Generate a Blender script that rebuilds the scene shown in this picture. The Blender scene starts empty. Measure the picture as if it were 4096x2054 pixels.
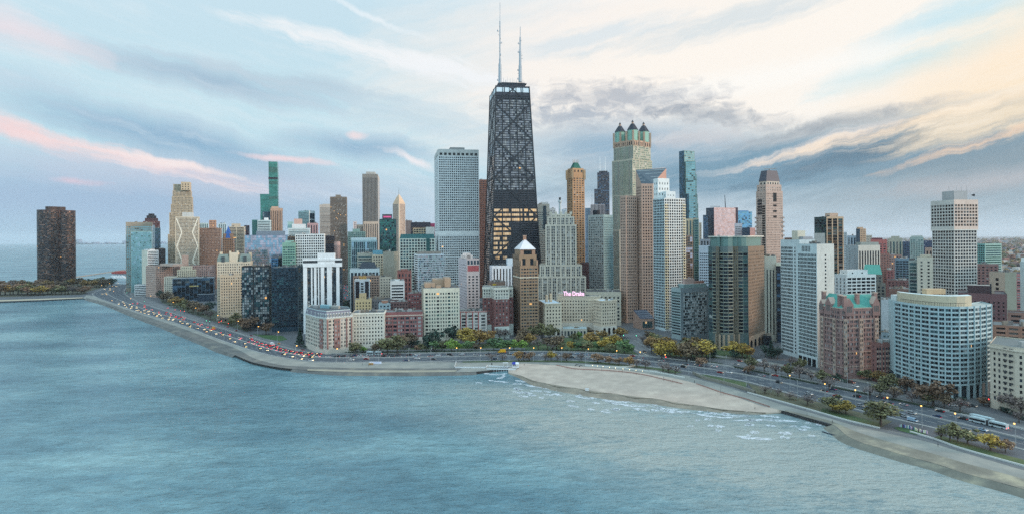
import bpy, bmesh, math, random
from math import sin, cos, atan, atan2, radians as R, pi
from mathutils import Matrix, Vector
from mathutils.geometry import tessellate_polygon

SC = bpy.context.scene
COL = SC.collection
# ---------------------------------------------------------------- camera
F, H, YH, ROLL = 2500.0, 110.0, 953.0, 0.0075      # focal length in photo pixels, camera height (m), eye level row, roll
cam = bpy.data.cameras.new('camera'); camo = bpy.data.objects.new('camera', cam); COL.objects.link(camo)
cam.sensor_width = 36.0; cam.lens = F / 4096 * 36; cam.shift_y = -(1027 - YH) / 4096
cam.clip_start = 1.0; cam.clip_end = 120000.0
camo.matrix_world = Matrix.Translation((0, 0, H)) @ Matrix.Rotation(pi/2, 4, 'X') @ Matrix.Rotation(-ROLL, 4, 'Z')
SC.camera = camo
SC.view_settings.view_transform = 'Standard'; SC.view_settings.look = 'None'
SC.view_settings.exposure = 0.0; SC.view_settings.gamma = 1.0; SC.view_settings.use_curve_mapping = False
SC.render.engine = 'CYCLES'
SC.cycles.max_bounces = 6; SC.cycles.diffuse_bounces = 3; SC.cycles.glossy_bounces = 3
SC.cycles.transparent_max_bounces = 6; SC.cycles.volume_bounces = 1
SC.cycles.caustics_reflective = False; SC.cycles.caustics_refractive = False
SC.cycles.use_denoising = False
SC.cycles.sample_clamp_indirect = 1.6

def lin(c):
    c = c / 255.0
    return c / 12.92 if c <= 0.04045 else ((c + 0.055) / 1.055) ** 2.4
def L(r, g, b, k=1.0): return (lin(r) * k, lin(g) * k, lin(b) * k, 1.0)

# ---------------------------------------------------------------- sun and sky
SUN_AZ, SUN_EL = R(97), R(12)
sl = bpy.data.lights.new('sun', 'SUN'); sl.energy = 3.0; sl.angle = R(9); sl.color = (1.0, 0.74, 0.57)
so = bpy.data.objects.new('sun', sl); COL.objects.link(so)
so.rotation_euler = Vector((sin(SUN_AZ)*cos(SUN_EL), cos(SUN_AZ)*cos(SUN_EL), sin(SUN_EL))).to_track_quat('Z', 'Y').to_euler()
so.location = (900, -200, 700)

W = bpy.data.worlds.new('World'); SC.world = W; W.use_nodes = True
def sky():
    nt = W.node_tree; N, K = nt.nodes, nt.links
    N.clear()
    out = N.new('ShaderNodeOutputWorld'); bg = N.new('ShaderNodeBackground'); K.new(bg.outputs[0], out.inputs[0])
    def put(sock, v):
        if isinstance(v, (int, float)): sock.default_value = v
        else: K.new(v, sock)
    def m(op, a, b=0.0, c=0.0, clamp=False):
        n = N.new('ShaderNodeMath'); n.operation = op; n.use_clamp = clamp
        put(n.inputs[0], a); put(n.inputs[1], b); put(n.inputs[2], c); return n.outputs[0]
    tc = N.new('ShaderNodeTexCoord'); sx = N.new('ShaderNodeSeparateXYZ'); K.new(tc.outputs['Generated'], sx.inputs[0])
    X, Y, Z = sx.outputs
    az = m('ARCTAN2', X, Y); el = m('ARCSINE', Z)
    cb = N.new('ShaderNodeCombineXYZ'); put(cb.inputs[0], az); put(cb.inputs[1], el)
    def mapping(vec, loc, rot, sc, typ='TEXTURE'):
        n = N.new('ShaderNodeMapping'); n.vector_type = typ
        n.inputs['Location'].default_value = (loc[0], loc[1], 0); n.inputs['Rotation'].default_value = (0, 0, rot)
        n.inputs['Scale'].default_value = (sc[0], sc[1], 1); K.new(vec, n.inputs['Vector']); return n.outputs[0]
    def noise(vec, scale, detail=6, rough=.55, dist=0.0, col=False):
        n = N.new('ShaderNodeTexNoise'); n.inputs['Scale'].default_value = scale; n.inputs['Detail'].default_value = detail
        n.inputs['Roughness'].default_value = rough; n.inputs['Distortion'].default_value = dist; K.new(vec, n.inputs['Vector'])
        return n.outputs['Color' if col else 'Fac']
    base = cb.outputs[0]
    # wind-sheared warp of the cloud coordinates
    wn = noise(mapping(base, (0, 0), R(-10), (1.6, .5), 'POINT'), 9, 5, .6, 0, True)
    vm = N.new('ShaderNodeVectorMath'); vm.operation = 'MULTIPLY_ADD'; K.new(wn, vm.inputs[0])
    vm.inputs[1].default_value = (.09, .020, 0); vm.inputs[2].default_value = (-.045, -.010, 0)
    ad = N.new('ShaderNodeVectorMath'); ad.operation = 'ADD'; K.new(base, ad.inputs[0]); K.new(vm.outputs[0], ad.inputs[1])
    P = ad.outputs[0]
    nL = noise(mapping(P, (0, 0), R(-13), (.30, .045)), 2.6, 10, .66)       # streaks dipping to the right
    nR = noise(mapping(P, (.3, .1), R(13), (.30, .045)), 2.5, 10, .66)       # streaks rising to the right
    nP = noise(mapping(P, (0, 0), 0, (.10, .045)), 2.9, 10, .66, .5)        # ragged puffs
    nS = noise(base, 2.2, 4, .5)
    # clear sky: Nishita blended with the evening gradient
    st = N.new('ShaderNodeTexSky'); st.sky_type = 'NISHITA'; st.sun_disc = False
    st.sun_elevation = SUN_EL; st.sun_rotation = SUN_AZ; st.altitude = 100; st.air_density = 1.0; st.dust_density = 1.5
    sc = N.new('ShaderNodeVectorMath'); sc.operation = 'SCALE'; K.new(st.outputs[0], sc.inputs[0]); sc.inputs['Scale'].default_value = 0.10
    rp = N.new('ShaderNodeValToRGB'); e = rp.color_ramp.elements
    cols = [(0.0, (152, 186, 210)), (.05, (172, 206, 228)), (.16, (192, 224, 239)), (.30, (203, 233, 244)), (.55, (208, 234, 246)), (1, (198, 226, 242))]
    e[0].position = 0; e[0].color = L(*cols[0][1]); e[1].position = 1; e[1].color = L(*cols[-1][1])
    for p, c in cols[1:-1]:
        q = e.new(p); q.color = L(*c)
    K.new(m('MULTIPLY', el, 1.6, clamp=True), rp.inputs[0])
    def mix(f, a, b):
        n = N.new('ShaderNodeMix'); n.data_type = 'RGBA'; n.clamp_factor = True
        put(n.inputs[0], f)
        for s, v in ((n.inputs[6], a), (n.inputs[7], b)):
            if isinstance(v, tuple): s.default_value = v
            else: K.new(v, s)
        return n.outputs[2]
    cur = mix(.10, rp.outputs[0], sc.outputs[0])
    def blob(px, py, rx, ry, rot, col, stren, nz, kn=1.6, gain=1.6, vec=None):
        nonlocal cur
        a = atan((px - 2048) / F); ee = atan((YH - py) / F * cos(a))
        v = mapping(vec or P, (a, ee), R(rot), (rx / F, ry / F))
        g = N.new('ShaderNodeTexGradient'); g.gradient_type = 'SPHERICAL'; K.new(v, g.inputs[0])
        f = m('MULTIPLY_ADD', g.outputs['Fac'], gain, m('MULTIPLY_ADD', nz, kn, -0.5 * kn - .12))
        f = m('MULTIPLY', m('MULTIPLY', m('SMOOTH_MIN', f, 1.0, .2, clamp=True), stren), m('GREATER_THAN', g.outputs['Fac'], 0.001))
        g2 = m('MULTIPLY', g.outputs['Fac'], 5.0, clamp=True)
        cur = mix(m('MULTIPLY', f, g2), cur, L(*col))
    # lower haze bands
    blob(450, 800, 1500, 190, -3, (158, 182, 212), .8, nS, .5, 1.3)
    blob(900, 700, 1100, 110, -3, (202, 204, 222), .65, nL, .9, 1.3)
    blob(2350, 850, 950, 190, 0, (222, 228, 238), .8, nS, .4, 1.3)
    blob(3600, 850, 1300, 190, 3, (184, 200, 210), .75, nS, .5, 1.3)
    # bright high cloud on the right
    blob(2500, 200, 1350, 520, 8, (251, 244, 238), .95, nR, .9, 1.6)
    blob(3350, 240, 1600, 560, 8, (255, 248, 239), .97, nR, .8, 1.9)
    blob(3780, 190, 520, 100, 16, (196, 232, 242), .95, nR, 2.4, 1.6)
    blob(3900, 40, 500, 70, 14, (202, 232, 242), .85, nR, 2.4, 1.6)
    blob(2950, 90, 760, 70, 8, (212, 224, 230), .75, nR, 2.8, 1.4)
    blob(2350, 160, 500, 60, 10, (214, 228, 236), .7, nR, 2.8, 1.4)
    blob(3150, 305, 1000, 70, 6, (255, 253, 248), .8, nR, 1.8, 1.5)
    blob(4150, 330, 760, 330, 18, (255, 233, 202), .85, nR, 1.4, 1.6)
    # grey-blue bank above the skyline, right
    blob(3300, 650, 1500, 180, 4, (110, 150, 174), .95, nR, 1.4, 1.9)
    blob(4150, 680, 900, 190, 8, (136, 156, 168), .88, nR, 1.0, 1.6)
    blob(2500, 580, 700, 150, 2, (128, 168, 196), .85, nR, 1.4, 1.5)
    blob(2480, 400, 540, 100, -2, (164, 174, 188), .75, nP, 3.0, 1.3)
    blob(2250, 470, 360, 60, -6, (164, 178, 194), .7, nP, 3.2, 1.25)
    blob(2870, 470, 330, 62, -8, (150, 162, 176), .75, nP, 3.0, 1.3)
    blob(2760, 560, 300, 50, 0, (206, 204, 208), .6, nP, 2.4, 1.3)
    blob(3300, 520, 460, 36, 10, (150, 160, 170), .7, nP, 2.6, 1.4)
    blob(3640, 575, 760, 56, 13, (98, 126, 146), .9, nR, 2.6, 1.5)
    blob(3300, 585, 440, 32, 14, (232, 222, 216), .75, nR, 3.2, 1.25)
    blob(3640, 510, 620, 30, 12, (255, 228, 196), .8, nR, 3.6, 1.1)
    blob(4020, 470, 480, 100, 12, (255, 236, 206), .85, nR, 2.6, 1.3)
    blob(3900, 590, 440, 22, 16, (248, 214, 184), .65, nR, 3.4, 1.15)
    blob(3950, 745, 500, 60, 3, (212, 206, 208), .45, nR, 1.2, 1.2)
    # left half: grey streaks and pink evening light
    blob(840, 310, 640, 78, -8, (152, 180, 204), .8, nL, 2.6, 1.4)
    blob(1250, 330, 460, 50, -6, (178, 194, 210), .6, nL, 2.8, 1.3)
    blob(1550, 440, 800, 90, -11, (178, 206, 222), .55, nL, 3.0, 1.2)
    blob(720, 550, 720, 105, -12, (136, 174, 204), .85, nL, 2.0, 1.5)
    blob(1430, 580, 420, 74, -4, (136, 174, 204), .82, nL, 2.0, 1.45)
    blob(60, 290, 480, 60, -8, (186, 206, 224), .5, nL, 2.0, 1.2)
    blob(400, 585, 660, 40, -13.5, (250, 224, 222), .9, nL, 3.4, 1.3)
    blob(30, 495, 330, 56, -18, (252, 216, 214), .75, nL, 1.6, 1.4)
    blob(700, 645, 280, 20, -11, (255, 236, 232), .85, nL, 1.4, 1.6)
    blob(1140, 626, 240, 18, -5, (250, 220, 222), .8, nL, 1.6, 1.5)
    blob(1440, 530, 60, 22, -4, (248, 222, 222), .85, nS, .8, 1.5)
    blob(1640, 635, 170, 24, -20, (246, 240, 242), .85, nL, 1.6, 1.5)
    blob(60, 100, 330, 80, -14, (244, 224, 228), .7, nL, 1.8, 1.3)
    blob(320, 715, 110, 16, -2, (236, 204, 214), .6, nS, .8, 1.2)
    blob(1500, 200, 660, 60, -9, (246, 247, 248), .85, nL, 3.0, 1.35)
    blob(1800, 290, 520, 56, -12, (244, 247, 250), .75, nL, 3.0, 1.3)
    blob(1500, 60, 300, 16, -18, (242, 248, 252), .6, nL, 1.8, 1.4)
    blob(900, 420, 1500, 330, -10, (226, 238, 244), .32, nL, 5.0, .9)
    blob(3300, 420, 1300, 240, 8, (255, 250, 242), .30, nR, 5.0, .9)
    # brightness added overhead and behind the viewer, to fill the walls facing the camera
    up = m('SMOOTH_MIN', m('MULTIPLY_ADD', el, 1.5, -.52, clamp=True), 1.0, .1)
    nth = m('MULTIPLY_ADD', Y, -1.2, 0.0, clamp=True)
    k = m('ADD', m('MULTIPLY', up, .9), m('MULTIPLY', nth, .62))
    vs = N.new('ShaderNodeVectorMath'); vs.operation = 'SCALE'; K.new(cur, vs.inputs[0]); K.new(m('ADD', k, 1.0), vs.inputs['Scale'])
    K.new(vs.outputs[0], bg.inputs['Color']); bg.inputs['Strength'].default_value = 1.0
sky()
W.cycles.sampling_method = 'MANUAL'; W.cycles.sample_map_resolution = 512

# ---------------------------------------------------------------- image-to-world measuring helpers (used only to find where things stand)
def un(px, py):
    dx, dy = px - 2048, py - YH
    return dx - ROLL * dy, dy + ROLL * dx
def G(px, py, z=2.0):
    dx, dy = un(px, py); Y = F * (H - z) / dy
    return Vector((dx / F * Y, Y, z))
def at(px, py, D):
    dx, dy = un(px, py)
    return Vector((dx / F * D, D, H - dy / F * D))
def zof(px, py, D): return at(px, py, D).z

# ---------------------------------------------------------------- materials
MATS = {}
def new_mat(name):
    m = bpy.data.materials.new(name); m.use_nodes = True
    return m, m.node_tree, m.node_tree.nodes['Principled BSDF']
def link_noise(nt, scale, detail=4, coord='Object', rough=.55, sc=None):
    tc = nt.nodes.new('ShaderNodeTexCoord'); n = nt.nodes.new('ShaderNodeTexNoise')
    n.inputs['Scale'].default_value = scale; n.inputs['Detail'].default_value = detail; n.inputs['Roughness'].default_value = rough
    src = tc.outputs[coord]
    if sc:
        mp = nt.nodes.new('ShaderNodeMapping'); mp.inputs['Scale'].default_value = sc; nt.links.new(src, mp.inputs[0]); src = mp.outputs[0]
    nt.links.new(src, n.inputs['Vector']); return n
def ramp(nt, src, stops):
    r = nt.nodes.new('ShaderNodeValToRGB'); e = r.color_ramp.elements
    e[0].position, e[0].color = stops[0][0], stops[0][1]; e[1].position, e[1].color = stops[-1][0], stops[-1][1]
    for p, c in stops[1:-1]:
        q = e.new(p); q.color = c
    nt.links.new(src, r.inputs[0]); return r
def sc3(c, k): return (min(1, c[0]*k), min(1, c[1]*k), min(1, c[2]*k), 1)
def wall(r, g, b, k=1.0, var=.22, rough=.85, metal=0.0):
    """masonry, concrete or panel: one colour with weather stains"""
    key = ('w', r, g, b, k, var, rough, metal)
    if key in MATS: return MATS[key]
    m, nt, p = new_mat('wall_%d_%d_%d' % (r, g, b)); c = sc3(L(r, g, b, k), 1.0 if max(r, g, b) < 100 else 1.1)
    a = link_noise(nt, .06, 6, rough=.65); f = link_noise(nt, 1.0, 3, sc=(.9, .9, .16))
    mx = nt.nodes.new('ShaderNodeMath'); mx.operation = 'MULTIPLY_ADD'; nt.links.new(f.outputs[0], mx.inputs[0]); mx.inputs[1].default_value = .5
    hf = nt.nodes.new('ShaderNodeMath'); hf.operation = 'MULTIPLY'; nt.links.new(a.outputs[0], hf.inputs[0]); hf.inputs[1].default_value = .5
    nt.links.new(hf.outputs[0], mx.inputs[2])
    rr = ramp(nt, mx.outputs[0], [(.3, sc3(c, 1 - var)), (.5, c), (.7, sc3(c, 1 + var * .6))])
    nt.links.new(rr.outputs[0], p.inputs['Base Color']); p.inputs['Roughness'].default_value = rough; p.inputs['Metallic'].default_value = metal
    MATS[key] = m; return m
def glass(name, base, metal=0.0, rough=.08, ior=1.5, wob=0.0, emit=None, es=0.0):
    key = ('g', name)
    if key in MATS: return MATS[key]
    m, nt, p = new_mat('glass_' + name)
    n = link_noise(nt, .11, 3); c = (base[0], base[1], base[2], 1)
    rr = ramp(nt, n.outputs[0], [(.3, sc3(c, .72)), (.7, sc3(c, 1.3))]); nt.links.new(rr.outputs[0], p.inputs['Base Color'])
    p.inputs['Metallic'].default_value = metal; p.inputs['Roughness'].default_value = rough; p.inputs['IOR'].default_value = ior
    if metal < .5: p.inputs['Specular IOR Level'].default_value = .28
    if wob:
        w = link_noise(nt, .25, 2); b = nt.nodes.new('ShaderNodeBump'); b.inputs['Strength'].default_value = wob; b.inputs['Distance'].default_value = .4
        nt.links.new(w.outputs[0], b.inputs['Height']); nt.links.new(b.outputs[0], p.inputs['Normal'])
    if emit:
        p.inputs['Emission Color'].default_value = (*emit, 1); p.inputs['Emission Strength'].default_value = es
    MATS[key] = m; return m
gD = glass('dark', (.010, .016, .025))
gN = glass('night', (.006, .009, .014), rough=.12)
gB = glass('blue', (.030, .052, .072), .15, .08, 1.6)
gT = glass('teal', (.045, .105, .115), .35, .08, 1.6)
gG = glass('green', (.055, .13, .105), .45, .1, 1.6)
gP = glass('blind', (.34, .36, .36), 0, .35)
gC = glass('curtain', (.12, .13, .13), 0, .3)
gW = glass('brown', (.10, .065, .045), .15, .12)
gL = glass('lit', (.3, .2, .1), 0, .4, 1.5, 0, (1.0, .52, .16), .9)
gY = glass('sunset', (.3, .2, .1), 0, .4, 1.5, 0, (1.0, .64, .30), .62)  # glowing pane; on the tapered tower its emission is painted sunset reflection
mS = glass('mirror', (.34, .46, .52), .9, .06, 1.5, .02)
mT = glass('mirror_teal', (.22, .38, .40), .85, .07, 1.5, .02)
mG = glass('mirror_green', (.06, .20, .16), .8, .08, 1.5, .02)
mP = glass('mirror_pink', (.62, .50, .52), .85, .08, 1.5, .02)
mN = glass('mirror_navy', (.07, .12, .18), .7, .06, 1.5, .03)
DARK = [(gD, 6), (gB, 2), (gC, 1.2), (gP, .35), (gL, .03)]
MIX = [(gD, 4), (gB, 3), (gC, 2), (gP, 1), (gL, .05)]
TEAL = [(gT, 5), (gB, 3), (gD, 2), (gP, .5)]
BLIND = [(gP, 3), (gC, 3), (gB, 3), (gD, 3), (gL, .08)]
NITE = [(gN, 6), (gD, 3), (gB, .8), (gL, .05)]
BLUE = [(gB, 5), (gT, 2), (gD, 2), (gP, .3)]

# ---------------------------------------------------------------- mesh builder
class MB:
    def __init__(s): s.v, s.f, s.m, s.mats = [], [], [], []
    def mi(s, mat):
        if mat not in s.mats: s.mats.append(mat)
        return s.mats.index(mat)
    def face(s, pts, mat):
        n = len(s.v); s.v.extend([tuple(p) for p in pts]); s.f.append(tuple(range(n, n + len(pts)))); s.m.append(s.mi(mat))
    def quad(s, a, b, c, d, mat): s.face((a, b, c, d), mat)
    def prism(s, poly, z0, z1, mat, top=None, bottom=False):
        k = len(poly)
        for i in range(k):
            a, b = poly[i], poly[(i+1) % k]
            s.quad((a[0], a[1], z0), (b[0], b[1], z0), (b[0], b[1], z1), (a[0], a[1], z1), mat)
        s.cap(poly, z1, top or mat)
        if bottom: s.cap(list(reversed(poly)), z0, mat)
    def cap(s, poly, z, mat):
        if len(poly) <= 4: s.face([(p[0], p[1], z) for p in poly], mat); return
        for t in tessellate_polygon([[Vector((p[0], p[1], 0)) for p in poly]]):
            q = [poly[i] for i in t]
            if (q[1][0]-q[0][0])*(q[2][1]-q[0][1]) - (q[1][1]-q[0][1])*(q[2][0]-q[0][0]) < 0: q.reverse()
            s.face([(p[0], p[1], z) for p in q], mat)
    def frustum(s, p0, z0, p1, z1, mat, top=None):
        k = len(p0)
        for i in range(k):
            j = (i+1) % k
            s.quad((*p0[i][:2], z0), (*p0[j][:2], z0), (*p1[j][:2], z1), (*p1[i][:2], z1), mat)
        s.cap(p1, z1, top or mat)
    def cone(s, p0, z0, apex, mat):
        k = len(p0)
        for i in range(k): s.face([(*p0[i][:2], z0), (*p0[(i+1) % k][:2], z0), apex], mat)
    def box(s, x0, x1, y0, y1, z0, z1, mat): s.prism([(x0, y0), (x1, y0), (x1, y1), (x0, y1)], z0, z1, mat, None, True)
    def tube(s, a, b, r0, r1, mat, n=6):
        a, b = Vector(a), Vector(b); d = (b - a).normalized()
        u = d.cross(Vector((0, 0, 1)) if abs(d.z) < .9 else Vector((1, 0, 0))).normalized(); w = d.cross(u)
        ra = [a + (u*cos(2*pi*i/n) + w*sin(2*pi*i/n))*r0 for i in range(n)]; rb = [b + (u*cos(2*pi*i/n) + w*sin(2*pi*i/n))*r1 for i in range(n)]
        for i in range(n):
            j = (i+1) % n; s.quad(ra[j], ra[i], rb[i], rb[j], mat)
        s.face(rb[::-1], mat); s.face(ra, mat)
    def beam(s, a, b, w, t, nrm, mat):
        """flat bar from a to b lying on a wall with outward normal nrm"""
        a, b, nrm = Vector(a), Vector(b), Vector(nrm); d = (b - a).normalized(); q = d.cross(nrm).normalized() * (w/2); o = nrm * t
        p = [a-q, a+q, b+q, b-q]; f = [x + o for x in p]
        s.quad(f[0], f[1], f[2], f[3], mat)
        for i in range(4): s.quad(p[i], p[(i+1) % 4], f[(i+1) % 4], f[i], mat)
    def mesh(s, name, off=(0, 0, 0), smooth=False):
        me = bpy.data.meshes.new(name); o = off
        me.from_pydata([(v[0]-o[0], v[1]-o[1], v[2]-o[2]) for v in s.v], [], s.f)
        for m in s.mats: me.materials.append(m)
        me.polygons.foreach_set('material_index', s.m)
        if smooth: me.polygons.foreach_set('use_smooth', [True]*len(s.f))
        me.update(); return me
    def build(s, name, parent=None, off=None, smooth=False):
        if off is None: off = parent['_b'] if parent is not None and '_b' in parent else (0, 0, 0)
        o = bpy.data.objects.new(name, s.mesh(name, off, smooth)); COL.objects.link(o)
        if parent is not None: o.parent = parent
        return o

def tag(o, label=None, cat=None, group=None, kind=None):
    if label: o['label'] = label
    if cat: o['category'] = cat
    if group: o['group'] = group
    if kind: o['kind'] = kind
    return o
def empty(name, loc, label, cat, group=None):
    o = bpy.data.objects.new(name, None); COL.objects.link(o); o.location = loc; o.empty_display_size = 2
    o['_b'] = (loc[0], loc[1], loc[2]); return tag(o, label, cat, group)

# ---------------------------------------------------------------- facades
class S:
    """facade style: wall material, bay width, storey height, window share of bay and storey, panes, reveal depth"""
    def __init__(s, w, bay=3.2, fl=3.3, wr=.55, hr=.55, panes=DARK, rec=.3, sp=None, base=0., top=1.6, edge=.8, pat=None, frame=None, vmin=0):
        s.w, s.bay, s.fl, s.wr, s.hr, s.panes, s.rec, s.sp, s.base, s.top, s.edge, s.pat = w, bay, fl, wr, hr, panes, rec, sp, base, top, edge, pat
    def but(s, **k):
        n = S(s.w); n.__dict__.update(s.__dict__); n.__dict__.update(k); return n
def pick(rng, panes):
    t = rng.random() * sum(w for _, w in panes)
    for m, w in panes:
        t -= w
        if t <= 0: return m
    return panes[0][0]
PANE = {}
def pane_mesh(w, h, mat):
    k = (round(w, 1), round(h, 1), mat.name)
    if k not in PANE:
        b = MB(); w2, h2 = k[0]/2, k[1]/2
        b.quad((-w2, 0, -h2), (w2, 0, -h2), (w2, 0, h2), (-w2, 0, h2), mat); PANE[k] = b.mesh('window')
    return PANE[k]

def facade(mb, wins, A, B, z0, z1, st, rng, far=False):
    A = Vector((A[0], A[1], 0)); B = Vector((B[0], B[1], 0)); Lg = (B - A).length
    if Lg < .05: return
    u = (B - A) / Lg; n = Vector((u.y, -u.x, 0))
    def P(s_, z, o=0.): q = A + u*s_ - n*o; return (q.x, q.y, z)
    usable = Lg - 2*st.edge; hh = z1 - z0 - st.base - st.top
    if st.wr <= 0 or usable < min(1.0, st.bay*.5) or hh < min(2.2, st.fl*.6):
        mb.quad(P(0, z0), P(Lg, z0), P(Lg, z1), P(0, z1), st.w); return
    nb = max(1, round(usable / st.bay)); bw = usable / nb
    nf = max(1, round(hh / st.fl)); fh = hh / nf
    pat = st.pat or [((1-st.wr)/2, st.wr, (1-st.wr)/2)]
    # opening spans
    spans = []; x = st.edge
    for i in range(nb):
        tot = sum(sum(p) for p in pat)
        for g0, w, g1 in pat:
            k = bw / tot; spans.append((x + g0*k, x + (g0+w)*k)); x += (g0+w+g1)*k
    zs = []
    for j in range(nf):
        zb = z0 + st.base + j*fh + fh*(1-st.hr)*.5; zs.append((zb, zb + fh*st.hr))
    soft = {j for j in range(nf) if rng.random() < .10}
    prev = 0.
    sp = st.sp or st.w
    for (a, b) in spans:
        rec = 0.0 if far else min(st.rec, .14*(b - a))      # narrow openings keep shallow reveals
        if a - prev > .01: mb.quad(P(prev, z0), P(a, z0), P(a, z1), P(prev, z1), st.w)
        prev = b; zp = z0
        for j, (c, d) in enumerate(zs):
            if c - zp > .01: mb.quad(P(a, zp), P(b, zp), P(b, c), P(a, c), sp if zp > z0 else st.w)
            zp = d
            if rec > .02:
                mb.quad(P(a, c), P(b, c), P(b, c, rec), P(a, c, rec), sp)
                mb.quad(P(a, d, rec), P(b, d, rec), P(b, d), P(a, d), sp)
                mb.quad(P(a, c), P(a, c, rec), P(a, d, rec), P(a, d), st.w)
                mb.quad(P(b, c, rec), P(b, c), P(b, d), P(b, d, rec), st.w)
            mat = pick(rng, st.panes)
            if j in soft and mat in (gD, gN) and rng.random() < .5: mat = gB if rng.random() < .5 else gC      # a storey with its blinds down
            if far: mb.quad(P(a, c), P(b, c), P(b, d), P(a, d), mat)
            else: wins.append((A + u*((a+b)/2) - n*rec, atan2(u.y, u.x), b-a, d-c, (c+d)/2, mat, n))
        mb.quad(P(a, zp), P(b, zp), P(b, z1), P(a, z1), st.w)
    if Lg - prev > .01: mb.quad(P(prev, z0), P(Lg, z0), P(Lg, z1), P(prev, z1), st.w)

def ray(P, d, px, py):
    k = un(px, py)[0] / F; den = d.x - k*d.y
    return (k*P.y - P.x) / den
def plan(xa, xb, xc, D, y, a=10., dep=30.):
    """plan of a block from three upright edges in the photo: near corner xb at distance D, faces running to xa (left) and xc (right)"""
    P = at(xb, y, D).to_2d()
    ph = math.degrees(atan((xb - 2048)/F))
    if a is None: a = -ph
    elif abs(xa - xb) <= .5 and abs(xc - xb) > .5: a = min(max(a, -ph - 6), -ph)      # left face hidden: turned no further than face-on
    a = R(a); r = Vector((cos(a), sin(a))); l = Vector((-sin(a), cos(a)))
    tr = ray(P, r, xc, y) if abs(xc - xb) > .5 else dep
    tl = ray(P, l, xa, y) if abs(xa - xb) > .5 else dep
    if tr <= 0 or tr > 400: tr = dep
    if tl <= 0 or tl > 400: tl = dep
    return [P, P + r*tr, P + r*tr + l*tl, P + l*tl]
def cen(poly): return sum((Vector(p[:2]) for p in poly), Vector((0, 0))) / len(poly)
def inset(poly, f, g=None):
    c = cen(poly)
    if g is None or len(poly) != 4: return [c + (Vector(p[:2]) - c)*f for p in poly]
    e0 = (Vector(poly[1]) - Vector(poly[0]))/2; e1 = (Vector(poly[3]) - Vector(poly[0]))/2
    return [c - e0*f - e1*g, c + e0*f - e1*g, c + e0*f + e1*g, c - e0*f + e1*g]
def sub(poly, s0, s1, t0, t1):
    """sub-rectangle of a block plan: s along the right-hand face, t along the left-hand face"""
    p = Vector(poly[0]); e0 = Vector(poly[1]) - p; e1 = Vector(poly[3]) - p
    return [p + e0*s0 + e1*t0, p + e0*s1 + e1*t0, p + e0*s1 + e1*t1, p + e0*s0 + e1*t1]

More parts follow.
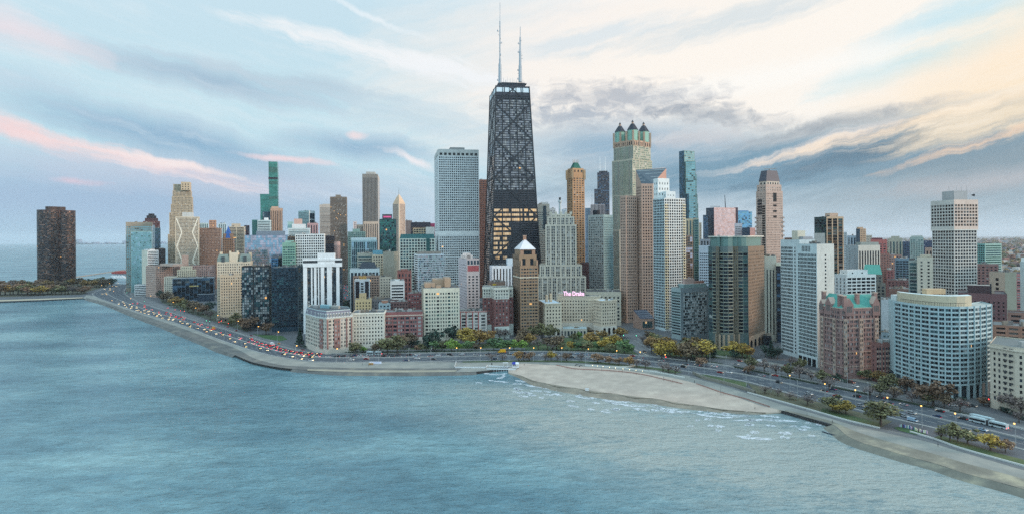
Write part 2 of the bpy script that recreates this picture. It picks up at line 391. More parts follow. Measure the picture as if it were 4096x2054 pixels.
ROOF = [wall(120, 124, 124, .8), wall(96, 100, 102, .8), wall(150, 150, 144, .8), wall(74, 76, 80, .8)]
UNIT = [wall(170, 174, 172, .8), wall(110, 112, 112, .8), wall(140, 132, 120, .8)]
ALLB = []
class Bld:
    def __init__(s, name, label, D, x, y, cat='building', group=None):
        s.D = D; s.rng = random.Random(hash_str(label)); s.far = D > 1010
        b = at(x, y, D); s.root = empty(name, (b.x, b.y, 2.0), label, cat, group)
        s.mb = MB(); s.wins = []; s.roofs = []; s.extra = {}; s.units = []; ALLB.append(s)
    def tier(s, poly, z0, z1, st, roof=True, rmat=None, par=.8):
        k = len(poly)
        for i in range(k):
            x = st if isinstance(st, S) else st[i % len(st)]
            facade(s.mb, s.wins, poly[i], poly[(i+1) % k], z0, z1, x, s.rng, s.far)
        if roof: s.rf(poly, z1 - par, rmat or ROOF[s.rng.randrange(4)])
        return z1
    def rf(s, poly, z, mat): m = MB(); m.cap(poly, z, mat); s.roofs.append(m)
    def solid(s, name, poly, z0, z1, mat, top=None):
        b = MB(); b.prism(poly, z0, z1, mat, top); return b.build(name, s.root)
    def clutter(s, poly, z, n=4):
        c = cen(poly)
        for i in range(n):
            q = c + (Vector(poly[s.rng.randrange(len(poly))][:2]) - c)*s.rng.uniform(.1, .6)
            w, d, h = s.rng.uniform(1.5, 5), s.rng.uniform(1.5, 4), s.rng.uniform(1., 3.2); b = MB(); t_ = s.rng.random()
            if t_ < .2: b.tube((q.x, q.y, z-.8), (q.x, q.y, z+h), w*.4, w*.4, s.rng.choice(UNIT), 10)
            elif t_ < .32: b.tube((q.x, q.y, z-.8), (q.x, q.y, z+h*2.2), .14, .08, UNIT[1], 4); b.box(q.x-.8, q.x+.8, q.y-.8, q.y+.8, z-.8, z+.4, UNIT[1])
            else: b.box(q.x-w/2, q.x+w/2, q.y-d/2, q.y+d/2, z-.8, z+h-.8, s.rng.choice(UNIT))
            s.units.append(b)
    def part(s, name, mb=None):
        if mb is not None: return mb.build(name, s.root)
        if name not in s.extra: s.extra[name] = MB()
        return s.extra[name]
    def finish(s):
        if s.mb.f: s.mb.build('wall', s.root)
        if s.roofs:
            for r_ in s.roofs: ro = r_.build('roof', s.root)
            for q in s.units: q.build('rooftop_unit', ro, s.root['_b'])
        for k, b in s.extra.items():
            if b.f: b.build(k, s.root)
        if s.wins:
            camd = lambda w: -(w[6].x*(0-w[0].x) + w[6].y*(0-w[0].y))/max(1, w[0].length)      # facing the lake first
            vis = sorted(range(len(s.wins)), key=lambda i: (camd(s.wins[i]) > -.15, -s.wins[i][4], i))
            base = Vector(s.root['_b']); first = set(vis[:100] if s.D < 900 else vis[:40])
            for i in vis[:len(first)]:
                c, ang, w, h, z, mat, n = s.wins[i]
                o = bpy.data.objects.new('window', pane_mesh(w, h, mat)); COL.objects.link(o); o.parent = s.root
                o.location = Vector((c.x, c.y, z)) - base; o.rotation_euler = (0, 0, ang)
                o.scale = (w/max(.1, round(w, 1)), 1, h/max(.1, round(h, 1)))
            rest = MB()
            for i, (c, ang, w, h, z, mat, n) in enumerate(s.wins):
                if i in first: continue
                u = Vector((cos(ang), sin(ang), 0))*(w/2)
                rest.quad((c.x-u.x, c.y-u.y, z-h/2), (c.x+u.x, c.y+u.y, z-h/2), (c.x+u.x, c.y+u.y, z+h/2), (c.x-u.x, c.y-u.y, z+h/2), mat)
            if rest.f: tag(rest.build('window', s.root), kind='stuff')
        if '_b' in s.root: del s.root['_b']
def hash_str(t):
    h = 7
    for ch in t: h = (h*131 + ord(ch)) % 1000003
    return h

def T(name, label, xs, D, y, front, side=None, a=10., dep=30., ph=(), zb=2., n=2, crown=None):
    """a plain block; ph = penthouses (x0, x1, ytop, material)"""
    xa, xb, xc = xs; b = Bld(name, label, D, (xa+xc)/2, y)
    poly = plan(xa, xb, xc, D, y, a, dep); z1 = zof(xb, y, D)
    fr_is_right = (a is None) or a < 45.1
    side = side or front
    st = [front, side, front, side] if fr_is_right else [side, front, side, front]
    b.tier(poly, zb, z1, st); b.poly, b.z1 = poly, z1
    e_f = (Vector(poly[1])-Vector(poly[0])) if fr_is_right else (Vector(poly[0])-Vector(poly[3]))
    inn = (Vector(poly[3])-Vector(poly[0])) if fr_is_right else (Vector(poly[1])-Vector(poly[0]))
    org = Vector(poly[0]) if fr_is_right else Vector(poly[3])
    for p in ph:
        x0, x1, yt, mat = p[:4]; d0, d1 = (p[4], p[5]) if len(p) > 5 else (.25, .7)
        o = org + inn*d0; t0 = ray(o, e_f.normalized(), x0, yt); t1 = ray(o, e_f.normalized(), x1, yt)
        q0 = o + e_f.normalized()*t0; q1 = o + e_f.normalized()*t1; dv = inn*(d1-d0)
        zt = zof((x0+x1)/2, yt, (q0.y+q1.y)/2)
        m = MB(); m.prism([q0, q1, q1+dv, q0+dv], z1-.8, max(zt, z1+.5), mat, ROOF[2]); m.build('penthouse', b.root)
    if n: b.clutter(poly, z1, n + (3 if D < 950 else 1))
    return b
# ================================================================ the setting
def groundmat(name, c, scale=.08, var=.2, c2=None, rough=.9, detail=8, bump=0):
    m, nt, p = new_mat(name); a = link_noise(nt, scale, detail, rough=.65)
    c = L(*c); d = L(*c2) if c2 else sc3(c, 1 + var)
    rr = ramp(nt, a.outputs[0], [(.32, sc3(c, 1 - var)), (.5, c), (.68, d)]); nt.links.new(rr.outputs[0], p.inputs['Base Color'])
    p.inputs['Roughness'].default_value = rough
    if bump:
        f = link_noise(nt, bump, 3); b = nt.nodes.new('ShaderNodeBump'); b.inputs['Strength'].default_value = .5
        nt.links.new(f.outputs[0], b.inputs['Height']); nt.links.new(b.outputs[0], p.inputs['Normal'])
    return m
mLand = groundmat('paving', (84, 88, 92), .03, .3, detail=12)
mRoad = groundmat('asphalt', (70, 78, 86), .06, .2, (86, 92, 98), detail=12)
mDrive = groundmat('worn_asphalt', (102, 105, 107), .06, .2, (116, 117, 116), detail=12)
mConc = groundmat('concrete', (134, 136, 130), .07, .2, (154, 152, 142), detail=12)
mWet = groundmat('wet_concrete', (98, 100, 98), .07, .25, (124, 122, 112))
mKerb = groundmat('kerb_stone', (178, 180, 176), .1, .1)
mGrass = groundmat('grass', (66, 86, 50), .08, .3, (92, 98, 62), bump=1.5)
mDry = groundmat('dry_grass', (88, 88, 68), .1, .3, (106, 98, 74), bump=1.5)
mSand = groundmat('sand', (178, 164, 150), .09, .16, (194, 180, 164), bump=.8, detail=12)
mWetSand = groundmat('wet_sand', (122, 116, 102), .08, .2, (150, 140, 122), .5)
mPaint = groundmat('road_paint', (196, 198, 192), .3, .1)
mStone = groundmat('seawall_stone', (88, 88, 88), .2, .25)
mRail = wall(150, 152, 150, 1, .1)

# lake
def lake():
    m, nt, p = new_mat('lake_water'); K = nt.links
    tc = nt.nodes.new('ShaderNodeTexCoord')
    def nz(scale, sc, det=4, rot=0, rough=.55):
        mp = nt.nodes.new('ShaderNodeMapping'); mp.inputs['Scale'].default_value = (*sc, 1); mp.inputs['Rotation'].default_value = (0, 0, R(rot))
        K.new(tc.outputs['Object'], mp.inputs[0]); n = nt.nodes.new('ShaderNodeTexNoise'); n.inputs['Scale'].default_value = scale
        n.inputs['Detail'].default_value = det; n.inputs['Roughness'].default_value = rough; K.new(mp.outputs[0], n.inputs['Vector']); return n.outputs[0]
    def ma(op, a, b, c=None):
        n = nt.nodes.new('ShaderNodeMath'); n.operation = op
        for s, v in zip(n.inputs, (a, b, c)):
            if v is None: continue
            if isinstance(v, (int, float)): s.default_value = v
            else: K.new(v, s)
        return n.outputs[0]
    big = nz(.022, (.6, 1), 4, 8); mid = nz(.12, (.6, 1.15), 5, -6, .6); sml = nz(.5, (.7, 1.1), 4, 4, .6)
    h = ma('MULTIPLY_ADD', big, 1.3, ma('MULTIPLY_ADD', mid, 1.25, ma('MULTIPLY', sml, .55)))
    b = nt.nodes.new('ShaderNodeBump'); b.inputs['Strength'].default_value = .85; b.inputs['Distance'].default_value = 1.6
    K.new(h, b.inputs['Height'])
    # silt stirred up over the shallows off the beach, clear deep water elsewhere
    patch = nz(.012, (.5, 1), 5, 5)
    cl = ramp(nt, patch, [(.36, (.080, .172, .215, 1)), (.52, (.132, .252, .292, 1)), (.66, (.215, .36, .385, 1))])
    def shallow(px, py, rx, ry, rot):
        g = G(px, py, 0); mp = nt.nodes.new('ShaderNodeMapping'); mp.vector_type = 'TEXTURE'
        mp.inputs['Location'].default_value = (g.x, g.y, 0); mp.inputs['Scale'].default_value = (rx, ry, 50); mp.inputs['Rotation'].default_value = (0, 0, R(rot))
        K.new(tc.outputs['Object'], mp.inputs[0]); gr = nt.nodes.new('ShaderNodeTexGradient'); gr.gradient_type = 'SPHERICAL'; K.new(mp.outputs[0], gr.inputs[0])
        return gr.outputs['Fac']
    s = ma('ADD', shallow(2700, 1720, 240, 85, -28), ma('ADD', shallow(3350, 1900, 250, 110, -45), ma('MULTIPLY', shallow(2150, 1570, 120, 36, -20), .8)))
    churn = nz(.05, (.6, 1.2), 8, 10, .75); fine = nz(.22, (.6, 1.1), 7, -14, .75)
    sf = ma('MULTIPLY', s, ma('MULTIPLY_ADD', churn, 2.6, ma('MULTIPLY_ADD', fine, 3.0, -1.9))); sf = ma('MINIMUM', ma('MAXIMUM', sf, 0), 1)
    rip = ma('MULTIPLY_ADD', fine, .9, ma('MULTIPLY', mid, .7)); rip = ma('MULTIPLY_ADD', rip, 1.1, .12)
    vs = nt.nodes.new('ShaderNodeVectorMath'); vs.operation = 'SCALE'; K.new(cl.outputs[0], vs.inputs[0]); K.new(rip, vs.inputs['Scale'])
    mx = nt.nodes.new('ShaderNodeMix'); mx.data_type = 'RGBA'; K.new(sf, mx.inputs[0]); K.new(vs.outputs[0], mx.inputs[6]); mx.inputs[7].default_value = (.33, .38, .36, 1)
    # a wind-roughened surface never turns fully mirror-like at grazing angles: cap the Fresnel share of reflection
    out = nt.nodes['Material Output']; df = nt.nodes.new('ShaderNodeBsdfDiffuse'); gl = nt.nodes.new('ShaderNodeBsdfGlossy'); fr = nt.nodes.new('ShaderNodeFresnel'); ms = nt.nodes.new('ShaderNodeMixShader')
    gl.inputs['Roughness'].default_value = .12; fr.inputs['IOR'].default_value = 1.333; K.new(mx.outputs[2], df.inputs['Color'])
    for n_ in (df, gl, fr): K.new(b.outputs[0], n_.inputs['Normal'])
    K.new(ma('MINIMUM', ma('MULTIPLY', fr.outputs[0], .85), .46), ms.inputs[0]); K.new(df.outputs[0], ms.inputs[1]); K.new(gl.outputs[0], ms.inputs[2]); K.new(ms.outputs[0], out.inputs['Surface']); nt.nodes.remove(p)
    mb = MB()
    mb.quad((-41000, -380, 0), (46500, -380, 0), (46500, 40500, 0), (-41000, 40500, 0), m)
    tag(mb.build('lake'), kind='structure')
lake()

def gp(pts, z=2.): return [G(x, y, z) for x, y in pts]
def sheet(name, pts, mat, kind='structure', skirt=None, z=None, n=None):
    """flat sheet over 3D boundary points"""
    mb = MB(); P3 = pts
    for t in tessellate_polygon([[Vector((p.x, p.y, 0)) for p in P3]]):
        q = [P3[i] for i in t]
        if (q[1]-q[0]).cross(q[2]-q[0]).z < 0: q.reverse()
        mb.face(q, mat)
    if skirt:
        for i in range(len(P3)):
            a, b = P3[i], P3[(i+1) % len(P3)]
            for x, y in ((a, b), (b, a)):
                mb.quad((x.x, x.y, skirt), (y.x, y.y, skirt), (y.x, y.y, y.z), (x.x, x.y, x.z), mStone)
    return tag(mb.build(name), kind=kind)
def cr(pts, n):
    """smooth resample of a polyline"""
    pts = [Vector(p) for p in pts]; d = [0.]
    for i in range(1, len(pts)): d.append(d[-1] + (pts[i]-pts[i-1]).length)
    out = []
    for k in range(n):
        t = d[-1]*k/(n-1); i = max(j for j in range(len(pts)) if d[j] <= t + 1e-9); i = min(i, len(pts)-2)
        f = (t - d[i]) / max(1e-6, d[i+1]-d[i]); p0, p1, p2, p3 = pts[max(0, i-1)], pts[i], pts[i+1], pts[min(len(pts)-1, i+2)]
        out.append(p1 + ((p2-p0)*.5*f + (p0*2 - p1*5 + p2*4 - p3)*.5*f*f + (p1*3 - p0 - p2*3 + p3)*.5*f**3)*(1 if 0 < i < len(pts)-2 else 0) + ((p2-p1)*f if not (0 < i < len(pts)-2) else Vector((0, 0, 0))))
    return out
def strip(name, A, B, z, mat, n=90, kind='structure', build=True):
    a, b = cr(A, n), cr(B, n); mb = MB()
    for i in range(n-1):
        mb.quad((a[i].x, a[i].y, z), (a[i+1].x, a[i+1].y, z), (b[i+1].x, b[i+1].y, z), (b[i].x, b[i].y, z), mat)
    for k, f in enumerate(mb.f):
        p = [Vector(mb.v[j]) for j in f]
        if (p[1]-p[0]).cross(p[2]-p[0]).z < 0: mb.f[k] = tuple(reversed(f))
    if not build: return mb
    return tag(mb.build(name), kind=kind)

SH_L = [(-500, 1212), (0, 1205), (186, 1198), (331, 1191), (342, 1193), (418, 1214), (511, 1251), (588, 1281), (650, 1303), (714, 1331), (801, 1365), (879, 1399), (940, 1418), (1012, 1447), (1108, 1466), (1170, 1473), (1300, 1484), (1420, 1488), (1620, 1489), (1820, 1487), (1905, 1484), (1960, 1478), (2033, 1470)]
BEACH_TOP = [(2033, 1470), (2080, 1452), (2200, 1457), (2300, 1462), (2420, 1470), (2520, 1481), (2640, 1500), (2740, 1520), (2840, 1548), (2940, 1583), (3050, 1622), (3140, 1642)]
SH_R = [(3140, 1642), (3227, 1667), (3330, 1696), (3390, 1742), (3450, 1769), (3510, 1787), (3617, 1819), (3746, 1853), (3853, 1889), (3982, 1923), (4096, 1955), (4400, 2050)]
WATERLINE = [(2033, 1492), (2080, 1512), (2133, 1540), (2200, 1556), (2257, 1567), (2340, 1581), (2428, 1594), (2520, 1604), (2599, 1612), (2700, 1627), (2809, 1640), (2948, 1652), (3050, 1655), (3140, 1650)]
far = [Vector((1300, 300, 2)), Vector((46000, 4000, 2)), Vector((46000, 40000, 2)), Vector((-15500, 40000, 2)), Vector((-3200, 6000, 2)), Vector((-1500, 2800, 2)), Vector((-1180, 1950, 2)), Vector((-1010, 1640, 2))]
west = gp([(462, 1128), (430, 1127), (290, 1126), (0, 1128), (-500, 1132)])
land = gp(SH_L) + gp(BEACH_TOP[1:]) + gp(SH_R[1:]) + far + west
sheet('ground', land, mLand, skirt=-1.0)

# far shore of the lake with its skyline, haze painted in as violet-blue colour
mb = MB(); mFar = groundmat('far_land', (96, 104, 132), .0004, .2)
mb.box(-17000, -4000, 24000, 25000, -1, 30, mFar)
tag(mb.build('far_shore'), kind='structure')
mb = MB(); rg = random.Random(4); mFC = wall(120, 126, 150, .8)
for i in range(110):
    x = rg.uniform(-17000, -7800); h = rg.uniform(30, 90) + (rg.random() < .16)*rg.uniform(40, 120); w = rg.uniform(40, 220)
    mb.box(x, x+w, 23700, 23900, 0, h, mFC)
tag(mb.build('distant_skyline'), kind='stuff')

# promenade, wet apron, road, inner drive
ROAD_L = [(462, 1138), (420, 1152), (378, 1168), (372, 1178), (400, 1192), (464, 1215), (557, 1248), (650, 1274), (700, 1289), (773, 1315), (848, 1345), (925, 1372), (1002, 1397), (1095, 1421), (1219, 1441), (1300, 1446), (1500, 1446), (1700, 1444), (1900, 1439), (2211, 1438), (2366, 1443), (2552, 1459), (2704, 1476), (2809, 1493), (2983, 1523), (3192, 1580), (3297, 1605), (3459, 1643), (3579, 1672), (3725, 1706), (3939, 1757), (4096, 1796), (4500, 1900)]
ROAD_I = [(520, 1138), (505, 1150), (495, 1162), (500, 1175), (520, 1190), (565, 1212), (640, 1236), (720, 1262), (760, 1276), (820, 1294), (879, 1311), (940, 1329), (1002, 1349), (1070, 1371), (1150, 1394), (1219, 1409), (1290, 1415), (1400, 1415), (1560, 1413), (1746, 1412), (1900, 1408), (2120, 1405), (2273, 1404), (2380, 1408), (2490, 1415), (2645, 1431), (2750, 1439), (2844, 1451), (3053, 1487), (3227, 1522), (3400, 1556), (3510, 1579), (3768, 1637), (3939, 1680), (4096, 1716), (4500, 1815)]
NR = 240
RL, RI = cr(gp(ROAD_L), NR), cr(gp(ROAD_I), NR)
# pair the two kerbs by nearest point so that lanes run parallel
def pair(A, B):
    out = []; j = 0
    for a in A:
        best = min(range(max(0, j-4), min(len(B), j+26)), key=lambda k: (B[k]-a).length); j = max(j, best); out.append(B[j])
    sm = []
    for i in range(len(out)):
        w = out[max(0, i-5):i+6]; sm.append(sum(w, Vector((0, 0, 0)))/len(w))
    return sm
RI = pair(RL, RI)
def lane(t, off=0.): return [a.lerp(b, t) for a, b in zip(RL, RI)]
strip('lakeshore_road', RL, RI, 2.10, mRoad, NR)
def offs(line, d):
    out = []
    for i in range(len(line)):
        t = (line[min(i+1, len(line)-1)] - line[max(0, i-1)]).normalized(); out.append(line[i] + Vector((-t.y, t.x, 0))*d)
    return out
def ribbon(name, line, w, z0, z1, mat, seg=None, kind='structure'):
    """raised band following a line; seg=(on, off) makes dashes"""
    a, b = offs(line, w/2), offs(line, -w/2); mb = MB(); s = 0.
    for i in range(len(line)-1):
        d = (line[i+1]-line[i]).length; s += d
        if seg and (s % (seg[0]+seg[1])) > seg[0]: continue
        P = [(a[i], b[i]), (a[i+1], b[i+1])]
        A, B, C, D_ = a[i], a[i+1], b[i+1], b[i]
        q = [(A.x, A.y, z1), (D_.x, D_.y, z1), (C.x, C.y, z1), (B.x, B.y, z1)]
        if (Vector(q[1])-Vector(q[0])).cross(Vector(q[2])-Vector(q[0])).z < 0: q.reverse()
        mb.face(q, mat)
        if z1 - z0 > .06:
            for p0, p1 in ((A, B), (C, D_)):
                mb.quad((p0.x, p0.y, z0), (p1.x, p1.y, z0), (p1.x, p1.y, z1), (p0.x, p0.y, z1), mat)
    return tag(mb.build(name), kind=kind)
for t in (.13, .245, .36, .60, .715, .83):
    ribbon('lane_marking', cr(lane(t), 900), .28, 2.14, 2.14, mPaint, (5, 9))
for t in (.02, .975): ribbon('edge_line', lane(t), .25, 2.14, 2.14, mPaint)
ribbon('median_barrier', lane(.475), .9, 2.1, 2.95, mRail)
ribbon('kerb_wall', offs(lane(1.0), .8), .8, 2.0, 2.9, mRail)
ribbon('kerb', offs(lane(0.0), -.5), .6, 2.0, 2.25, mKerb)
PROM = SH_L[3:-1] + [(1990, 1472), (2080, 1452), (2200, 1456), (2300, 1459)]
PROM_T = [(346, 1178), (372, 1181), (400, 1194), (464, 1217), (557, 1250), (650, 1276), (700, 1291), (773, 1317), (848, 1347), (925, 1374), (1002, 1399), (1095, 1423), (1219, 1443), (1300, 1448), (1500, 1448), (1700, 1446), (1900, 1447), (2100, 1446), (2300, 1450)]
strip('promenade', gp(PROM), gp(PROM_T), 2.045, mConc, 200)
APR = [(346, 1189), (418, 1206), (511, 1238), (600, 1268), (733, 1313), (848, 1356), (937, 1389), (975, 1408), (1020, 1432), (1108, 1455), (1170, 1461), (1300, 1467), (1500, 1470), (1700, 1471), (1850, 1470)]
strip('wet_apron', gp(SH_L[4:20]), gp(APR), 2.06, mWet, 160)
TAN = groundmat('tan_concrete', (150, 146, 130), .08, .15)
strip('sea_ledge', gp([(1230, 1480), (1420, 1486), (1620, 1487), (1820, 1485)]), gp([(1230, 1474), (1420, 1478), (1620, 1479), (1830, 1478)]), 2.08, TAN, 60)
# right-hand promenade along the beach and down to the lake
PR_B = BEACH_TOP[2:] + SH_R[1:]
PR_T = [(2200, 1447), (2300, 1450), (2400, 1456), (2500, 1464), (2600, 1474), (2680, 1486), (2760, 1502), (2860, 1526), (2960, 1556), (3030, 1580), (3140, 1612), (3260, 1646), (3400, 1686), (3480, 1706), (3570, 1722), (3700, 1752), (3800, 1784), (3950, 1826), (4096, 1866), (4400, 1950)]
strip('beach_promenade', gp(PR_B), gp(PR_T), 2.03, mConc, 200)
strip('wet_apron', gp(SH_R), gp([(3140, 1637), (3227, 1657), (3330, 1684), (3420, 1722), (3500, 1748), (3617, 1782), (3746, 1816), (3853, 1848), (3982, 1882), (4096, 1914), (4400, 2000)]), 2.06, groundmat('damp_slab', (122, 120, 108), .06, .3, (168, 162, 138)), 120)
strip('bike_path', gp([(2760, 1507), (2860, 1531), (2960, 1562), (3140, 1619), (3260, 1653), (3400, 1694), (3560, 1732), (3700, 1762), (3850, 1806), (4096, 1878), (4400, 1964)]), gp([(2760, 1503), (2860, 1526), (2960, 1557), (3140, 1612), (3260, 1646), (3400, 1686), (3560, 1722), (3700, 1752), (3850, 1796), (4096, 1866), (4400, 1950)]), 2.09, mDrive, 120)
# low white kerb wall between beach path and lawn
ribbon('path_wall', cr(gp([(2340, 1461), (2440, 1467), (2540, 1477), (2640, 1490), (2740, 1510)]), 60), .6, 2.0, 2.9, wall(206, 210, 206, .9, .06))
ribbon('path_wall', cr(gp([(2990, 1569), (3140, 1610), (3260, 1644), (3400, 1684), (3520, 1712)]), 60), .7, 2.0, 2.8, wall(196, 200, 196, .9, .06))
ribbon('path_wall', cr(gp([(3640, 1726), (3740, 1756), (3850, 1795), (4096, 1864), (4400, 1948)]), 60), .7, 2.0, 2.8, wall(196, 200, 196, .9, .06))
# beach: dry sand sloping to the waterline
def beach():
    n = 90; top = cr(gp(BEACH_TOP, 2.12), n); low = cr(gp(WATERLINE, .06), n); mb = MB(); NS = 12
    rr = random.Random(2)
    rows = []
    for k in range(NS+1):
        f = k/NS; rows.append([a.lerp(b, f) for a, b in zip(top, low)])
        for i, p in enumerate(rows[-1]):
            p.z = 2.12 - 2.06*(f**1.6) + (rr.uniform(-.05, .05) if 0 < k < NS else 0)
    for k in range(NS):
        for i in range(n-1):
            f = mSand if k < NS-2 else mWetSand
            q = [rows[k][i], rows[k+1][i], rows[k+1][i+1], rows[k][i+1]]
            if (q[1]-q[0]).cross(q[2]-q[0]).z < 0: q.reverse()
            mb.face(q, f)
    tag(mb.build('beach'), kind='structure')
    out = low
    wet = [p + (p - t).normalized()*3.5 + Vector((0, 0, -.35)) for p, t in zip(low, top)]
    mb = MB()
    for i in range(n-1):
        q = [low[i], wet[i], wet[i+1], low[i+1]]
        if (q[1]-q[0]).cross(q[2]-q[0]).z < 0: q.reverse()
        mb.face([(v.x, v.y, v.z) for v in q], mWetSand)
    tag(mb.build('beach_edge'), kind='structure')
beach()
sheet('sand_bar', gp([(-500, 1204), (0, 1198), (186, 1192), (331, 1187), (331, 1190), (186, 1196), (0, 1203), (-500, 1210)], 2.05), groundmat('pale_sand', (186, 172, 146), .05, .1))
def shore_slope(pts, w, mat, z1=-.25, z0=1.99):
    ln = cr(gp(pts), 80); out = offs(ln, -w) ; mb = MB()
    for i in range(79):
        q = [(ln[i].x, ln[i].y, z0), (ln[i+1].x, ln[i+1].y, z0), (out[i+1].x, out[i+1].y, z1), (out[i].x, out[i].y, z1)]
        if (Vector(q[1])-Vector(q[0])).cross(Vector(q[2])-Vector(q[0])).z < 0: q.reverse()
        mb.face(q, mat)
    tag(mb.build('shore_slope'), kind='structure')
shore_slope(SH_R[2:], 6., groundmat('damp_slope', (112, 112, 102), .06, .3, (150, 146, 126)))
shore_slope(SH_L[4:13], 3., mWet); shore_slope(SH_L[15:21], 3.5, mWet)
# dark wrack line and trampled patches on the sand
def wrack():
    top, low = cr(gp(BEACH_TOP, 2.12), 160), cr(gp(WATERLINE, .06), 160); mb = MB(); rg = random.Random(31); m = groundmat('wrack_line', (96, 88, 74), .4, .3)
    for i in range(8, 150):
        a, b = top[i].lerp(low[i], .86 + .03*sin(i*.3)), top[i+1].lerp(low[i+1], .86 + .03*sin((i+1)*.3)); f = lambda t: 2.12-2.06*t**1.6
        w = rg.uniform(.25, .9); n = Vector((0, 1, 0)); z = f(.83)+.07
        mb.quad((a.x, a.y-w, z-.12), (b.x, b.y-w, z-.12), (b.x, b.y+w, z), (a.x, a.y+w, z), m)
    tag(mb.build('wrack_line'), kind='stuff')
wrack()
# breaking waves off the beach
mFoam = groundmat('foam', (205, 212, 218), .3, .12, rough=.6)
def foam():
    m, nt, p = new_mat('wave_foam'); a = link_noise(nt, .35, 8, rough=.75, sc=(.7, 1, 1))
    rr = ramp(nt, a.outputs[0], [(.40, (0, 0, 0, 1)), (.56, (.9, .9, .9, 1))])
    p.inputs['Base Color'].default_value = L(212, 220, 226); p.inputs['Roughness'].default_value = .7; nt.links.new(rr.outputs[0], p.inputs['Alpha'])
    lines = [[(1930, 1487), (1958, 1494), (2000, 1495), (2030, 1490)], [(1950, 1518), (1990, 1522), (2035, 1528)], [(1985, 1512), (2005, 1508), (2018, 1496)], [(2050, 1535), (2075, 1530), (2085, 1536)],
             [(2095, 1534), (2130, 1543), (2180, 1548), (2225, 1556)], [(2120, 1562), (2150, 1560), (2170, 1566)], [(2200, 1548), (2222, 1556), (2250, 1558)], [(2215, 1570), (2235, 1576), (2245, 1582)],
             [(2240, 1558), (2290, 1568), (2315, 1574)], [(2300, 1580), (2330, 1588), (2370, 1594)], [(2265, 1598), (2300, 1604)], [(2370, 1605), (2400, 1612)], [(2400, 1594), (2460, 1606), (2530, 1604)],
             [(2430, 1606), (2500, 1616), (2560, 1622), (2600, 1618)], [(2530, 1632), (2570, 1634), (2600, 1644)], [(2600, 1622), (2660, 1634), (2720, 1636)], [(2640, 1640), (2700, 1646), (2760, 1644)],
             [(2760, 1648), (2830, 1660), (2900, 1668), (2960, 1666)], [(2850, 1652), (2930, 1660), (3010, 1662)], [(2930, 1680), (3040, 1676), (3120, 1678), (3200, 1684)], [(3040, 1660), (3120, 1666)],
             [(3110, 1730), (3170, 1728)], [(3120, 1744), (3160, 1750)], [(2940, 1740), (3000, 1750), (3100, 1754)], [(3210, 1700), (3240, 1712)], [(3305, 1727), (3350, 1728), (3380, 1736), (3400, 1746)], [(2450, 1630), (2480, 1636)],
             [(2860, 1700), (2900, 1704)], [(1902, 1528), (1930, 1530)], [(2060, 1518), (2110, 1526)], [(1330, 1487), (1380, 1489)], [(1500, 1490), (1560, 1491), (1640, 1490)], [(1700, 1489), (1780, 1489)], [(420, 1216), (470, 1236), (510, 1252)]]
    mb = MB(); rg = random.Random(9)
    for k in range(46):      # short broken crests running in over the bar
        x = rg.uniform(2040, 3380); y0 = 1545 + (x-2040)*.115 + rg.uniform(0, 75)*(.5 + (x-2040)/1400); w_ = rg.uniform(14, 44)
        lines.append([(x, y0), (x+w_*.5, y0+w_*.06+rg.uniform(-2, 2)), (x+w_, y0+w_*.16)])
    for ln in lines:
        c = cr(gp(ln, .05), 14); w = [rg.uniform(.7, 2.6)*min(1, 4*min(i, 13-i)/13 + .15) for i in range(14)]
        for i in range(13):
            t = (c[i+1]-c[i]).normalized(); nrm = Vector((-t.y, t.x, 0))
            q = [c[i]+nrm*w[i], c[i]-nrm*w[i]*1.5, c[i+1]-nrm*w[i+1]*1.5, c[i+1]+nrm*w[i+1]]
            q = [Vector((v.x, v.y, .10)) for v in q]
            if (q[1]-q[0]).cross(q[2]-q[0]).z < 0: q.reverse()
            mb.face(q, m)
    tag(mb.build('wave_foam'), kind='stuff')
foam()
# inner drive and city streets
sheet('inner_drive', gp([(520, 1150), (560, 1180), (640, 1214), (755, 1254), (879, 1297), (1002, 1334), (1126, 1368), (1219, 1399), (1300, 1404), (1300, 1411), (1219, 1406), (1150, 1391), (1070, 1367), (940, 1325), (820, 1290), (720, 1258), (600, 1221), (520, 1187)], 2.07), mDrive)
strip('east_street', gp([(1219, 1404), (1400, 1408), (1600, 1404), (1900, 1400), (2100, 1397)]), gp([(1219, 1396), (1400, 1400), (1600, 1396), (1900, 1392), (2100, 1389)]), 2.05, mDrive, 40)
sheet('avenue', gp([(2490, 1330), (2560, 1330), (2600, 1375), (2680, 1432), (2760, 1444), (2740, 1452), (2640, 1440), (2560, 1420), (2500, 1366)], 2.08), mDrive)
ribbon('avenue_kerb', cr(gp([(2492, 1366), (2545, 1400), (2600, 1426)]), 20), .8, 2.0, 2.6, wall(180, 178, 168, .9))
ribbon('avenue_median', cr(gp([(2536, 1360), (2590, 1392), (2640, 1424)]), 20), .5, 2.05, 2.6, mRail)
strip('inner_road', gp([(2700, 1440), (2850, 1448), (3053, 1480), (3227, 1514), (3400, 1548), (3600, 1592), (3800, 1640), (3950, 1676), (4150, 1722)]), gp([(2700, 1424), (2850, 1432), (3053, 1460), (3227, 1494), (3400, 1528), (3600, 1566), (3800, 1612), (3950, 1648), (4150, 1694)]), 2.06, mDrive, 60)
ribbon('road_divider', cr(gp([(2760, 1444), (2850, 1452), (3053, 1487), (3227, 1521), (3400, 1556), (3600, 1600), (3800, 1646), (3950, 1682), (4150, 1730)]), 90), 1.2, 2.0, 2.6, mRail)
strip('canyon_street', gp([(1374, 1082), (1370, 1120), (1366, 1180), (1362, 1260)]), gp([(1396, 1082), (1398, 1120), (1402, 1180), (1408, 1260)]), 2.06, mRoad, 20)
strip('side_street', gp([(3700, 1600), (3800, 1628), (3900, 1640)]), gp([(3830, 1570), (3880, 1580), (3930, 1592)]), 2.05, mDrive, 12)
